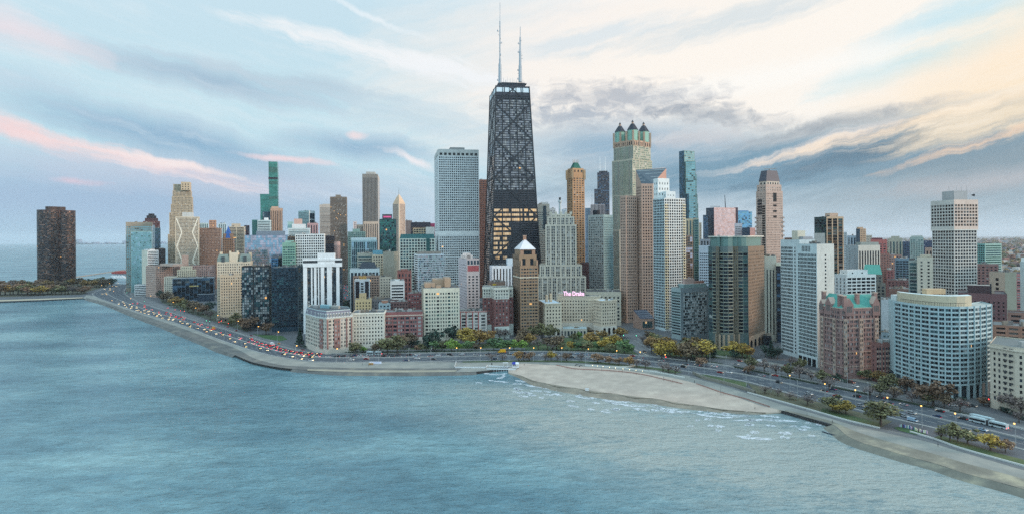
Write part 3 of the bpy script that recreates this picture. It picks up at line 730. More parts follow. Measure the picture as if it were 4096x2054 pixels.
for k, (x0, x1) in enumerate(((2770, 2900), (2930, 3090), (3120, 3290), (3330, 3500), (3560, 3760), (3800, 3930))):
    yy = lambda x: 1446 + (x-2770)*.1 + max(0, x-2850)*.106
    ribbon('planting_strip', cr(gp([(x, yy(x)-5) for x in range(x0, x1, 30)]), 30), 2.4, 2.0, 2.9, groundmat('planting', (44, 58, 44), .3, .4, bump=2))
strip('pavement', gp([(2860, 1424), (3053, 1450), (3227, 1484), (3400, 1518), (3600, 1556)]), gp([(2860, 1418), (3053, 1442), (3227, 1474), (3400, 1506), (3600, 1544)]), 2.12, mConc, 40)
# lawns
def lawn(name, pts, mat=mGrass, z=2.12): return sheet(name, gp(pts, z), mat)
strip('verge', gp([(1850, 1448), (2000, 1446), (2200, 1446), (2366, 1452), (2500, 1464), (2620, 1476), (2700, 1492)]), gp([(1850, 1444), (2000, 1441), (2200, 1440), (2366, 1445), (2552, 1462), (2690, 1478), (2730, 1486)]), 2.16, mGrass, 60)
sheet('embankment', gp([(2780, 1496), (2820, 1496), (2900, 1511), (2990, 1528), (2986, 1546), (2900, 1530), (2800, 1507)], 2.6), mGrass)
ribbon('retaining_wall', cr(gp([(2772, 1494), (2810, 1512), (2880, 1530), (2960, 1552), (3020, 1572)]), 40), .8, 2.0, 4.2, wall(126, 124, 114))
lawn('dry_lawn', [(2990, 1530), (3100, 1558), (3200, 1588), (3300, 1612), (3460, 1652), (3570, 1682), (3520, 1708), (3400, 1682), (3260, 1642), (3140, 1608), (3030, 1576)], mDry, 2.14)
lawn('verge', [(3290, 1630), (3450, 1672), (3530, 1694), (3510, 1706), (3400, 1680), (3280, 1648)], mGrass, 2.2)
lawn('verge', [(3760, 1738), (3870, 1772), (4000, 1812), (4200, 1862), (4200, 1888), (4096, 1858), (3950, 1818), (3800, 1776), (3730, 1750)], mGrass, 2.18)
lawn('park_lawn', [(1380, 1412), (1560, 1410), (1746, 1409), (1900, 1405), (2120, 1402), (2273, 1401), (2400, 1406), (2560, 1420), (2500, 1380), (2440, 1345), (2200, 1350), (1900, 1375), (1700, 1388), (1500, 1396), (1380, 1402)], mGrass, 2.03)
lawn('lawn', [(1010, 1334), (1130, 1341), (1150, 1355), (1120, 1362), (1060, 1352)], groundmat('mown_grass', (52, 84, 44), .1, .25, bump=1.5), 2.10)
lawn('lawn', [(2600, 1400), (2640, 1380), (2800, 1385), (2990, 1405), (3020, 1440), (2850, 1428), (2700, 1428)], mGrass, 2.02)
lawn('lawn', [(640, 1196), (760, 1205), (900, 1255), (1000, 1310), (990, 1325), (860, 1284), (740, 1244), (650, 1210)], groundmat('dull_grass', (58, 66, 48), .1, .3, bump=1.5), 2.10)  # lawn in a duller grass tone
lawn('lake_park', [(-500, 1190), (0, 1186), (330, 1176), (350, 1165), (420, 1146), (456, 1132), (290, 1129), (0, 1131), (-500, 1136)], groundmat('leafy_grass', (70, 70, 52), .08, .3, bump=1.5), 2.08)
# breakwater and harbour basin far left
mb = MB(); mBW = wall(150, 146, 138, .8)
a, b = G(250, 1116, 0), G(520, 1076, 0); d = (b-a).normalized()*1; nv = Vector((-d.y, d.x, 0))*4
mb.prism([a-nv, b-nv, b+nv, a+nv], -1, 2.2, mBW); mb.build('breakwater'); tag(bpy.data.objects['breakwater'], kind='structure')
sheet('harbour_basin', gp([(440, 1128), (470, 1120), (540, 1122), (560, 1130), (500, 1136), (462, 1133)], 2.03), bpy.data.materials['lake_water'])
# ================================================================ buildings, left third of the skyline
wBeige, wStone, wWhite, wPink = wall(190, 178, 158), wall(184, 182, 170), wall(218, 222, 222), wall(186, 164, 150)
wBrown, wRed, wDark, wTan = wall(120, 98, 80), wall(146, 86, 82), wall(38, 42, 50), wall(178, 152, 118)
wGrey, wBlank, wCream, wSteel = wall(140, 142, 142), wall(168, 162, 150), wall(206, 194, 168), wall(60, 66, 74)
wBlack, wGreenR, wCopper = wall(18, 20, 25, 1, .1, .5), wall(50, 110, 104), wall(84, 150, 136, 1, .3)
sBlank = S(wBlank, wr=0)
def tri(name, label, D, cx, y, Rr, st, h0=2.):
    pass

# dark trefoil tower on the point
def trefoil():
    b = Bld('apartment_tower', 'dark bronze three-lobed glass tower standing alone among trees by the lake', 1560, 220, 838)
    c = at(220, 1000, 1590).to_2d(); pts = []
    for k in range(72):
        t = 2*pi*k/72; r = 25 + 19*abs(cos(1.5*(t + R(92))))**.8
        pts.append(c + Vector((cos(t), sin(t)))*r)
    z1 = zof(220, 840, 1570)
    st = S(wall(66, 46, 42, 1, .2, .4), 2.6, 3.0, .92, .62, [(gW, 5), (gD, 4), (gN, 4), (gC, .6), (glass('copper', (.26, .15, .11), .5, .2), 2), (gL, .03)], sp=wall(56, 42, 40, 1, .2, .5), top=3, edge=0)
    b.tier(pts, 2, z1, st)
    q = [c + (p - c)*.52 for p in pts]; b.solid('penthouse', q, z1-.8, z1 + 9, wall(70, 56, 52), ROOF[3])
    b.finish()
trefoil()

b = T('glass_tower', 'blue-green glass tower with tan frame and lower glass front slab at the lakeshore curve', (503, 503, 606), 1350, 888, S(wall(150, 140, 124), 4, 3.4, .8, .62, [(mT, 6), (gT, 1)], base=8, top=9), None, 14, 26)
q = plan(523, 523, 607, 1318, 924, 14, 18); b.tier(q, 2, zof(560, 924, 1318), S(wall(120, 156, 158), 2.6, 3.4, .84, .7, [(mT, 8), (mS, 1.5), (gT, .6)], sp=wall(96, 140, 142), top=2)); b.finish()
b = Bld('office_tower', 'dark red-brown tower with black stepped crown behind the blue-green tower', 1620, 606, 880)
q = plan(572, 572, 640, 1620, 880, None, 34); z = zof(606, 884, 1620); b.tier(q, 2, z, S(wall(98, 62, 60), 3.4, 3.6, .6, .6, DARK))
b.solid('crown', inset(q, .78), z-.8, z+8, wall(70, 50, 54)); b.solid('crown', inset(q, .58), z+8, z+15, wDark); b.solid('crown', inset(q, .36), z+15, z+20, wDark); b.finish()
T('glass_tower', 'slim dark blue glass tower right of the blue-green tower', (614, 614, 642), 1580, 911, S(wall(54, 84, 98), 3, 3.5, .85, .7, [(gB, 4), (mN, 3), (gT, 2)]), None, None, 26).finish()
T('office_block', 'slim pale grey slab wedged beside the blue-green tower', (603, 603, 619), 1500, 900, S(wall(176, 184, 188), 3, 3.5, .5, .4, MIX), None, None, 20, n=0).finish()
T('apartment_block', 'white mid-rise with striped left side and blank cream right side near the lakeshore curve', (567, 590, 634), 1255, 1000, S(wall(206, 204, 188), wr=0), S(wWhite, 30, 3.3, .96, .5, TEAL, edge=.4), 55, ph=[(576, 600, 996, wWhite)]).finish()
T('office_block', 'low white banded podium with open decks at the foot of the blue-green tower', (538, 538, 592), 1235, 1138, S(wWhite, 40, 3.4, .97, .5, TEAL, edge=.4), None, 24, 22, n=0).finish()
T('office_block', 'dark brown block with stacked balconies behind the white striped mid-rise', (610, 610, 662), 1450, 994, S(wall(84, 72, 66), 4, 3.2, .75, .6, NITE, rec=1.), None, None, 26).finish()

# tall stepped beige tower
def stepped():
    b = Bld('office_tower', 'tallest stepped beige stone tower on the left with notched flat top', 1500, 727, 740)
    st = S(wall(176, 160, 134), 2.9, 3.7, .5, .66, MIX, top=1.2); a = 12; z0 = 2.
    for xl, xr, y, d in ((671, 769, 936, 1490), (677, 769, 850, 1494), (683, 769, 816, 1496), (687, 768, 785, 1498), (690, 764, 762, 1500), (693, 761, 736, 1502)):
        q = plan(xl, xl, xr, d, y, a, 40 - (936-y)*.06); z1 = zof((xl+xr)/2, y, d); b.tier(q, z0, z1, st); z0 = z1 - .8
    q = plan(724, 724, 760, 1501, 730, a, 30); b.tier(q, z0-14, zof(742, 727, 1501), S(wall(186, 168, 140), 5.5, 6, .35, .5, DARK, top=3)); b.finish()
stepped()
def braced():
    b = Bld('apartment_tower', 'beige concrete tower with white diamond diagonals of filled windows', 1340, 748, 865)
    q = plan(701, 701, 795, 1340, 868, 16, 26); z1 = zof(748, 866, 1340)
    wc = wall(196, 184, 162); b.tier(q, 2, z1, S(wc, 2.3, 3.1, .66, .68, [(gD, 4), (gW, 2), (gC, 1.6), (gP, .5)], top=2, edge=1.4))
    b.solid('penthouse', sub(q, .28, .74, .2, .8), z1-.8, zof(748, 848, 1340), wall(190, 192, 188))
    A, B = Vector((*q[0], 0)), Vector((*q[1], 0)); u = (B-A).normalized(); n = Vector((u.y, -u.x, 0)); Lg = (B-A).length; hz = (z1-6)/5.2
    for x0, x1 in ((.05, .27), (.95, .73)):
        m = MB()
        for k in range(5):
            a_, b_ = (x0, x1) if k % 2 == 0 else (x1, x0)
            for i in range(9):
                f0, f1 = i/9, (i+1)/9; s = Lg*(a_+(b_-a_)*(f0+f1)/2); z = z1 - 4 - hz*(k + (f0+f1)/2)
                c = A + u*s + n*.06; h = hz/18
                m.quad((c-u*1.15+Vector((0, 0, z-h))), (c+u*1.15+Vector((0, 0, z-h))), (c+u*1.15+Vector((0, 0, z+h))), (c-u*1.15+Vector((0, 0, z+h))), wall(226, 220, 202))
        m.build('diagonal_brace', b.root)
    b.finish()
braced()
b = T('office_tower', 'reddish-brown stone block with narrow raised centre tower right of the braced tower', (798, 798, 882), 1400, 912, S(wall(142, 116, 100), 2.8, 3.6, .45, .62, DARK), None, 18, 34)
q = plan(836, 836, 863, 1405, 882, 18, 14); b.tier(q, b.z1-.8, zof(849, 880, 1405), S(wall(170, 134, 112), 3, 4, .4, .5, DARK)); b.finish()
T('office_tower', 'slim teal-striped office block behind the reddish-brown stone block', (796, 796, 834), 1720, 892, S(wall(176, 196, 196), 4, 60, .55, .98, [(gT, 1)]), None, None, 20).finish()
T('office_tower', 'pale office top with teal stripes right of the narrow raised centre tower', (872, 872, 906), 1760, 894, S(wall(188, 204, 208), 4.5, 60, .5, .98, [(gT, 1)]), None, None, 20).finish()
b = T('office_tower', 'brown stone tower with a steep blue gabled roof', (889, 889, 934), 1250, 952, S(wall(142, 108, 84), 3, 3.6, .5, .6, NITE), None, 18, 22, n=0)
q = inset(b.poly, .8); m = MB(); zt = b.z1; m.prism(q, zt-.8, zt+9, wall(140, 108, 86)); m.build('gable_storey', b.root)
m = MB(); c = cen(q); m.cone(inset(q, .62, .62), zt+9, (c.x, c.y, zof(912, 903, 1255)), wall(52, 96, 164)); m.build('spire_roof', b.root)
m = MB(); e = q[1]-q[0]; A = q[0]; n = Vector((e.y, -e.x)).normalized()*.3; m.face([(A.x+e.x*.18+n.x, A.y+e.y*.18+n.y, zt-3), (A.x+e.x*.82+n.x, A.y+e.y*.82+n.y, zt-3), (A.x+e.x*.5+n.x, A.y+e.y*.5+n.y, zt+19)], wall(52, 96, 164)); m.build('blue_gable', b.root); b.finish()
b = T('apartment_tower', 'beige balcony-banded tower with stepped top behind the blue-gabled tower', (914, 914, 978), 1450, 906, S(wall(188, 178, 156), 16, 3.2, .9, .55, NITE, rec=1.2), None, 18, 26, ph=[(926, 960, 894, wBeige)]); b.finish()
T('office_tower', 'narrow dark maroon and teal tower beside the beige balcony-banded tower', (977, 977, 998), 1560, 901, S(wall(72, 40, 52), 3, 3.6, .5, .9, [(gT, 2), (gD, 2)]), None, None, 22, n=0).finish()

T('hospital_block', 'long pinkish-beige block with rows of small square windows behind the lakeshore trees', (583, 622, 720), 1205, 1062, S(wall(186, 160, 146), 3.5, 3.6, .48, .5, DARK), S(wall(176, 150, 138), 3.5, 3.6, .42, .5, DARK), 55, n=6, ph=[(640, 690, 1054, wPink)]).finish()
b = T('office_block', 'pinkish-tan rear block with a tall blank chimney shaft', (716, 716, 858), 1230, 1062, S(wall(170, 138, 128), 3.8, 3.7, .5, .5, DARK), None, 16, 30, n=4)
b.solid('chimney_shaft', plan(727, 727, 751, 1234, 1020, 16, 12), b.z1-1, zof(739, 1020, 1234), wall(186, 156, 140)); b.finish()
b = T('office_block', 'cream stepped stone block with square windows beside the dark glass museum', (656, 656, 770), 1165, 1106, S(wall(202, 196, 178), 3.4, 3.5, .5, .5, DARK), None, 16, 22, n=0)
q = plan(708, 708, 782, 1172, 1078, 16, 18); b.tier(q, b.z1-.8, zof(745, 1078, 1172), S(wall(196, 184, 160), 3.4, 3.6, .5, .55, DARK)); q = plan(722, 722, 768, 1176, 1066, 16, 14); b.tier(q, zof(745, 1080, 1172)-.8, zof(745, 1064, 1176), S(wall(200, 188, 164), 3.6, 4, .4, .5, DARK)); b.finish()
b = T('museum', 'wide low black glass building with pale mullion ribs behind the lakeshore trees', (690, 690, 856), 1128, 1113, S(wall(92, 112, 130), 6.4, 4, .95, .96, [(gN, 4), (mN, 2), (gD, 2)], sp=wall(20, 30, 42), rec=.25, base=1, top=1), None, 18, 34, n=3)
A, B = Vector((*b.poly[0], 0)), Vector((*b.poly[1], 0)); u = (B-A).normalized(); nn = Vector((u.y, -u.x, 0)); Lg = (B-A).length
m = MB()
for i in range(5):     # blurred gold strip of lettering on the glass
    s = Lg*.405 + i*3.; z = zof(770, 1147, 1128)
    p0 = A + u*s + nn*.25; m.quad((p0.x, p0.y, z), (p0.x+u.x*2.3, p0.y+u.y*2.3, z), (p0.x+u.x*2.3, p0.y+u.y*2.3, z+2.2), (p0.x, p0.y, z+2.2), wall(196, 176, 110))
m.build('sign_strip', b.root); b.solid('entrance_wing', sub(plan(788, 788, 856, 1118, 1176, 18, 10), 0, 1, 0, 1), 2, zof(820, 1176, 1118), wall(40, 56, 72), wall(120, 130, 136)); b.finish()

# beige residential tower with twin mansard pavilions
def pavilion_tower():
    b = Bld('hotel', 'beige stone hotel with twin grey-green domed mansard pavilions', 850, 928, 1040)
    st = S(wall(200, 186, 164), 2.9, 3.5, .42, .52, DARK, base=6, top=2)
    q = plan(854, 868, 1002, 850, 1048, 17, 34); z1 = zof(930, 1046, 850); b.tier(q, 2, z1, st)
    f = plan(868, 880, 1000, 826, 1100, 17, 20); zf = zof(930, 1100, 826); b.tier(f, 2, zf, S(wall(192, 172, 146), 2.9, 3.5, .42, .55, DARK, base=10, top=2)); b.clutter(f, zf, 3)
    for s0, s1 in ((0, .36), (.66, 1.0)):
        p = sub(q, s0, s1, 0, .5); m = MB(); m.frustum(p, z1-.8, inset(p, .93), z1+5, wall(120, 134, 128)); m.frustum(inset(p, .93), z1+5, inset(p, .72), z1+10, wall(120, 134, 128)); m.build('mansard_roof', b.root)
        c = (p[0]+p[1])/2; n = Vector((p[1].y-p[0].y, p[0].x-p[1].x)).normalized()
        m = MB(); e = (p[1]-p[0]).normalized(); w = [c - e*2 + n*.4, c + e*2 + n*.4, c + e*2 - n*3, c - e*2 - n*3]; m.prism(w, z1-.5, z1+7, wall(70, 80, 84), wall(110, 124, 120)); m.build('dormer', b.root)
    p = sub(q, .36, .62, .05, .5); b.solid('lift_tower', p, z1-30, z1+12, wall(214, 198, 174))
    for s in (.36, .58): b.solid('chimney', sub(q, s, s+.05, .05, .15), z1+12, z1+14.5, wall(214, 198, 174))
    b.solid('chimney', sub(q, .0, .07, .7, .9), z1-.8, z1+13, wall(206, 190, 164)); b.solid('chimney', sub(q, .9, .98, .6, .8), z1-.8, z1+12, wall(206, 190, 164)); b.finish()
pavilion_tower()
sGl = S(wall(26, 34, 42), 2.6, 3.1, .86, .84, [(gP, 5), (gC, 3), (gB, 3), (gT, 2), (gD, 2), (gL, .12)], rec=.2, sp=wall(36, 58, 70), base=5, top=1.2, edge=.4)
b = T('apartment_tower', 'black steel glass tower with bright pale blinds, left of the darker twin', (966, 1077, 1086), 775, 1062, sGl, S(wBlack, 3, 3.1, .5, .5, NITE), 104, n=4)
m = MB(); A, B = Vector((*b.poly[3], 0)), Vector((*b.poly[0], 0)); p = A.lerp(B, .42); u = (B-A).normalized(); n = Vector((u.y, -u.x, 0))
m.prism([(p-u*.8), (p-u*.8+n*.5), (p+u*.8+n*.5), (p+u*.8)][::-1], 4, b.z1, wBlack); m.build('mullion_strip', b.root); b.finish()
T('apartment_tower', 'near-black glass tower between the pale-blind glass tower and the white striped tower', (1086, 1086, 1200), 736, 1070, S(wall(36, 62, 78), 2.5, 3.1, .84, .78, [(gD, 6), (gB, 3), (gT, 1), (gL, .02)], rec=.2, base=5, top=1.2, edge=.4), None, 18, 40, n=5).finish()
T('office_block', 'dark glass block with a bright blue side behind the near-black glass tower', (1085, 1112, 1128), 905, 1032, S(wall(60, 110, 150), 3, 3.6, .8, .6, BLUE), S(wDark, 3, 3.6, .8, .6, [(gN, 3), (gT, 2), (gB, 2)]), 60, n=2).finish()
# white ribbed tower
def white_ribs():
    b = Bld('apartment_tower', 'white tower with broad vertical ribs between dark window strips', 722, 1280, 1030)
    q = plan(1212, 1212, 1368, 722, 1040, 13, 30); z1 = zof(1290, 1036, 722)
    pane = [(gD, 5), (gB, 3), (gC, 2), (gW, .8), (gP, .5), (gL, .08)]
    g = S(wall(58, 66, 72), 2.4, 3.2, .86, .74, pane, rec=.2, top=9.5, edge=.3); b.tier(q, 2, z1, g)
    wr = wall(214, 220, 222); A, B = Vector((*q[0], 0)), Vector((*q[1], 0)); u = (B-A).normalized(); n = Vector((u.y, -u.x, 0)); Lg = (B-A).length
    px = lambda x: ray(Vector(q[0]), u.to_2d(), x, 1100)
    for x0, x1, o in ((1213, 1229, 1.2), (1244, 1250, .7), (1256, 1266, 1.1), (1272, 1277, .7), (1283, 1297, 1.2), (1308, 1328, 1.5), (1345, 1358, 1.2)):
        s0, s1 = px(x0), px(x1); m = MB(); p0, p1 = (A+u*s0), (A+u*s1)
        m.prism([p1.to_2d(), p0.to_2d(), (p0+n*o).to_2d(), (p1+n*o).to_2d()][::-1], 2, z1-9, wr); m.build('rib', b.root)
    m = MB(); p0, p1 = A, B; m.prism([p0.to_2d()+n.to_2d()*1.6, p1.to_2d()+n.to_2d()*1.6, p1.to_2d(), p0.to_2d()], z1-9, z1-4.5, wr); m.prism([p0.to_2d()+n.to_2d()*1.6, p1.to_2d()+n.to_2d()*1.6, p1.to_2d(), p0.to_2d()], z1-1.5, z1+.6, wr); m.build('cornice_band', b.root)
    s0, s1 = px(1271), px(1340); b.solid('penthouse', [(A+u*s0+n*.8).to_2d(), (A+u*s1+n*.8).to_2d(), (A+u*s1-n*14).to_2d(), (A+u*s0-n*14).to_2d()], z1-9, zof(1305, 1012, 722), wr, ROOF[2])
    w = plan(1190, 1190, 1214, 730, 1060, 13, 26); b.tier(w, 2, zof(1200, 1062, 730), S(wall(64, 78, 84), 2.4, 3.2, .84, .7, pane, rec=.2)); b.finish()
white_ribs()
T('office_block', 'white square-grid slab rising behind the white ribbed tower', (1180, 1181, 1297), 900, 936, S(wall(222, 226, 224), 2.9, 3.7, .66, .66, [(gN, 4), (gD, 5), (gB, 1)], rec=.7, top=1, edge=.5), None, 14, 30, n=3).finish()
b = T('glass_slab', 'wide pink-and-blue mirrored glass slab left of the white grid slab', (978, 978, 1152), 1060, 940, S(wall(150, 150, 166), 3, 4, .93, .86, [(mP, 4), (mS, 4)], rec=.05, top=1), None, 18, 30, n=0)
b.solid('penthouse', sub(b.poly, .26, .92, .2, .8), b.z1-.8, b.z1+7, wall(150, 152, 160)); b.finish()
T('office_block', 'green-tinted glass block with mint top floor left of the white grid slab', (1129, 1129, 1181), 885, 970, S(wall(130, 168, 150), 3, 3.6, .8, .55, [(gG, 4), (gT, 3), (gP, 1)], top=5), None, 14, 24, ph=[(1140, 1175, 962, wall(150, 190, 176))]).finish()
T('office_block', 'small black and tan block peeking left of the white grid slab', (1150, 1150, 1182), 960, 945, S(wall(96, 84, 72), 4, 3.6, .8, .6, NITE), None, 14, 20, n=1).finish()
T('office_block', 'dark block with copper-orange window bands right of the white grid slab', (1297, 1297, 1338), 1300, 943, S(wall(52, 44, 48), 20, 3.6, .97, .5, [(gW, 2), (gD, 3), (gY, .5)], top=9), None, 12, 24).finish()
b = Bld('apartment_tower', 'round pinkish striped tower between two dark blocks', 935, 1349, 965); c = at(1349, 965, 942).to_2d()
b.tier([c + Vector((cos(2*pi*k/16), sin(2*pi*k/16)))*4.4 for k in range(16)], 2, zof(1349, 966, 935), S(wall(176, 150, 144), 2, 60, .45, .98, [(gD, 2), (gC, 1)], top=5, edge=0)); b.finish()
T('office_tower', 'plain black glass tower at the head of the traffic-filled street', (1360, 1360, 1394), 2050, 944, S(wall(24, 28, 36), 2.6, 3.6, .85, .7, [(gN, 6), (mN, 2), (gW, .5), (gL, .1)]), None, 10, 26).finish()
# twin-stemmed wavy green glass tower, far
def wavy():
    b = Bld('skyscraper', 'tallest wavy green glass tower on the left with a dark belt', 2200, 1092, 650)
    gl = S(wall(62, 134, 112), 7, 4, .94, .8, [(mG, 6), (gG, 3), (mT, 1)], top=1)
    for xl, xr, ytop, segs in ((1074, 1110, 646, [(646, 1074, 1109), (700, 1074.5, 1111.5), (760, 1075.5, 1111), (820, 1076.5, 1112.5), (880, 1075, 1114), (960, 1077, 1112)]), (1040, 1075, 776, [(776, 1040, 1075.5), (830, 1042, 1076), (890, 1041, 1076), (960, 1043, 1075)])):
        polys = []
        for y, l, r in segs: polys.append((zof((l+r)/2, y, 2200), plan(l, l, r, 2200, y, 8, 40)))
        polys.append((2., polys[-1][1]))
        for (zt, pt), (zb, pb) in zip(polys[:-1], polys[1:]):
            for i in range(4):
                j = (i+1) % 4; n = max(1, int((zt-zb)/9))
                for k in range(n):
                    f0, f1 = k/n, (k+.88)/n; f2 = (k+1)/n
                    def pt_(p, q, f): return (p.x+(q.x-p.x)*f, p.y+(q.y-p.y)*f, zb+(zt-zb)*f)
                    b.mb.quad(pt_(pb[i], pt[i], f0), pt_(pb[j], pt[j], f0), pt_(pb[j], pt[j], f1), pt_(pb[i], pt[i], f1), b.rng.choice([mG, mG, gG]))
                    b.mb.quad(pt_(pb[i], pt[i], f1), pt_(pb[j], pt[j], f1), pt_(pb[j], pt[j], f2), pt_(pb[i], pt[i], f2), wall(46, 104, 90))
        b.rf(polys[0][1], polys[0][0], ROOF[3])
    q = plan(1073.5, 1073.5, 1111, 2199, 712, 8, 42); m = MB(); m.prism(q, zof(1092, 717, 2199), zof(1092, 708, 2199), wDark); m.build('belt_floor', b.root); b.finish()
wavy()
b = T('office_tower', 'tan glass tower with a dark left flank in front of the wavy green tower', (1082, 1082, 1128), 1500, 832, S(wall(180, 148, 126), 4, 60, .5, .98, [(gW, 2), (gC, 2), (gD, 2)], top=6), None, 16, 26, ph=[(1086, 1112, 826, wall(196, 164, 140))])
b.tier(plan(1050, 1050, 1083, 1508, 846, 16, 22), 2, zof(1066, 846, 1508), S(wall(66, 84, 100), 3, 3.7, .85, .7, BLUE)); b.finish()
b = T('office_block', 'white and teal banded office block below the wavy green tower', (1030, 1030, 1082), 1350, 880, S(wall(188, 204, 204), 30, 3.7, .97, .5, TEAL), None, 16, 22, ph=[(1056, 1072, 871, wWhite)])
b.tier(plan(1008, 1008, 1031, 1356, 879, 16, 20), 2, zof(1020, 879, 1356), S(wall(60, 116, 108), 3, 3.7, .8, .7, [(gG, 3), (gT, 2)])); b.finish()
T('office_block', 'white-topped teal banded block under the blue frame tower', (1152, 1152, 1240), 1300, 912, S(wall(196, 210, 210), 40, 3.7, .97, .5, TEAL), None, 16, 30, ph=[(1168, 1222, 896, wWhite), (1150, 1172, 886, wall(150, 180, 176), .5, .9)]).finish()
T('office_block', 'small pinkish block top peeking beside the blue frame tower', (1176, 1176, 1209), 1420, 875, S(wall(196, 164, 152), wr=0), None, None, 20, n=1).finish()
b = T('office_tower', 'pale-framed blue glass tower with a windowed cross frame on top', (1193, 1236, 1260), 1700, 842, S(wall(150, 176, 176), 4, 4, .7, .6, TEAL, top=4), S(wall(186, 200, 204), 14, 18, .88, .9, [(gB, 3), (gT, 2)], top=6, rec=1), 62); b.finish()
T('office_block', 'rosy dark-banded block right of the white-topped teal block', (1229, 1229, 1273), 1400, 892, S(wall(172, 140, 140), 5, 40, .4, .97, [(gD, 1)], top=4), None, None, 24).finish()
T('apartment_tower', 'greyish beige banded tower left of the brown concrete tower', (1278, 1278, 1323), 1700, 818, S(wall(180, 172, 162), 40, 3.4, .97, .45, [(gC, 3), (gD, 2)], top=8), None, None, 26, ph=[(1290, 1320, 816, wBeige)]).finish()
b = T('apartment_tower', 'brown concrete tower with speckled lit windows and balconied edges', (1320, 1320, 1386), 1500, 787, S(wall(116, 104, 92), 2.4, 3.2, .62, .5, [(gD, 5), (gC, 2), (gP, .6), (gL, .15)], top=4), None, 12, 34, ph=[(1342, 1362, 779, wall(130, 120, 108))]); b.finish()
b = T('skyscraper', 'tall plain grey shaft with fine vertical lines and small mast', (1449, 1511, 1518), 2300, 696, S(wall(130, 124, 116), 5, 300, .4, .99, [(gD, 1)], top=12), S(wall(170, 162, 150), 5.6, 300, .42, .99, [(gD, 2), (gC, 1)], top=12), 100, ph=[(1464, 1500, 687, wall(176, 172, 164))])
m = MB(); p = at(1475, 687, 2330); m.tube(p, (p.x, p.y, p.z+12), .8, .3, wWhite); m.build('mast', b.root); b.finish()
b = T('office_block', 'stepped beige block with vertical piers below the tall grey shaft', (1454, 1454, 1514), 1500, 886, S(wall(190, 172, 154), 4, 60, .45, .98, [(gD, 3), (gC, 1)], top=5), None, 12, 30)
b.tier(plan(1425, 1425, 1456, 1505, 898, 12, 26), 2, zof(1440, 898, 1505), S(wall(182, 166, 150), 4, 60, .45, .98, [(gD, 3), (gC, 1)], top=4)); b.tier(plan(1413, 1413, 1426, 1500, 886, 12, 14), 2, zof(1420, 886, 1500), S(wall(206, 190, 186), 4, 4, .4, .5, MIX)); b.finish()
b = T('office_block', 'greenish stepped block with roof terraces below the stepped beige block', (1391, 1391, 1462), 1200, 926, S(wall(140, 160, 148), 3.6, 3.6, .7, .55, TEAL), None, 12, 24, ph=[(1410, 1440, 915, wall(150, 172, 160))], n=5); b.finish()
b = T('hospital_block', 'white-capped glass block with tall striped glazing right of the black glass tower', (1405, 1405, 1508), 1050, 960, S(wall(168, 192, 196), 3.2, 12, .8, .95, [(mS, 3), (gT, 3), (gB, 2)], top=3), None, 12, 30, n=3)
b.solid('penthouse', sub(b.poly, .0, .98, .05, .6), b.z1-.8, zof(1456, 950, 1055), wall(206, 218, 220)); b.finish()
b = T('glass_tower', 'dark teal glass tower with a magenta-lit crown box', (1517, 1517, 1585), 1250, 876, S(wall(24, 74, 78), 2.8, 3.5, .88, .8, [(mG, 3), (gT, 4), (gG, 2), (gN, 2), (gL, .04)], top=2), None, 14, 32, n=0)
m = MB(); q = sub(b.poly, .18, .76, .1, .6); m.prism(q, b.z1-.8, zof(1550, 857, 1255), wall(70, 74, 84)); m.build('crown_box', b.root)
m = MB(); A, B = Vector((*q[0], 0)), Vector((*q[1], 0)); u = (B-A).normalized(); n = Vector((u.y, -u.x, 0))*.2; z = b.z1+3
m.quad(A+u*2+n+Vector((0, 0, z)), B-u*2+n+Vector((0, 0, z)), B-u*2+n+Vector((0, 0, z+3)), A+u*2+n+Vector((0, 0, z+3)), glass('magenta', (.3, .05, .15), 0, .4, 1.5, 0, (.9, .15, .35), .5)); m.build('lit_panel', b.root); b.finish()
# pointed tower
def pointed():
    b = Bld('skyscraper', 'pointed tower with chevron roof and needle spire', 2000, 1596, 830)
    st = S(wall(176, 158, 142), 5, 4, .5, .5, [(gD, 3), (gC, 2), (gW, 1)], top=1); q = plan(1571, 1596, 1621, 2000, 830, 45)
    z0 = zof(1596, 815, 2000); b.tier(q, 2, z0, st, False); c = cen(q); zt = zof(1596, 774, 2000)
    m = MB(); fr = [z0, z0 + (zt-z0)*.35, z0+(zt-z0)*.7, zt]; m.frustum(q, z0, inset(q, .72), fr[1], wall(196, 168, 140)); m.frustum(inset(q, .72), fr[1], inset(q, .38), fr[2], wall(200, 172, 144)); m.cone(inset(q, .38), fr[2], (c.x, c.y, fr[3]), wall(200, 176, 150)); m.build('chevron_roof', b.root)
    m = MB(); m.tube((c.x, c.y, zt-4), (c.x, c.y, zof(1596, 750, 2020)), 1., .3, wGrey); m.build('spire', b.root)
    m = MB(); p = Vector(q[0]); d = (p-c).normalized()*1.5; m.prism([p+d, p+Vector((d.y, -d.x))*2, p-d, p+Vector((-d.y, d.x))*2][::-1], 2, z0, wall(206, 186, 164)); m.build('corner_pier', b.root); b.finish()
pointed()
T('office_block', 'grey-brown block with rooftop units left of the low black office block', (1622, 1622, 1648), 1720, 882, S(wall(116, 106, 104), wr=0), None, None, 24).finish()
T('office_block', 'low black office block with maroon window bands behind the green-roofed grid block', (1643, 1643, 1722), 1640, 889, S(wall(34, 38, 52), 30, 4, .9, .4, [(gW, 2), (gN, 2)], top=12), None, 10, 26).finish()
T('office_block', 'magenta-walled block tucked against the tall white grid skyscraper', (1720, 1720, 1742), 1660, 893, S(wall(140, 54, 92), wr=0), None, None, 20, n=0).finish()
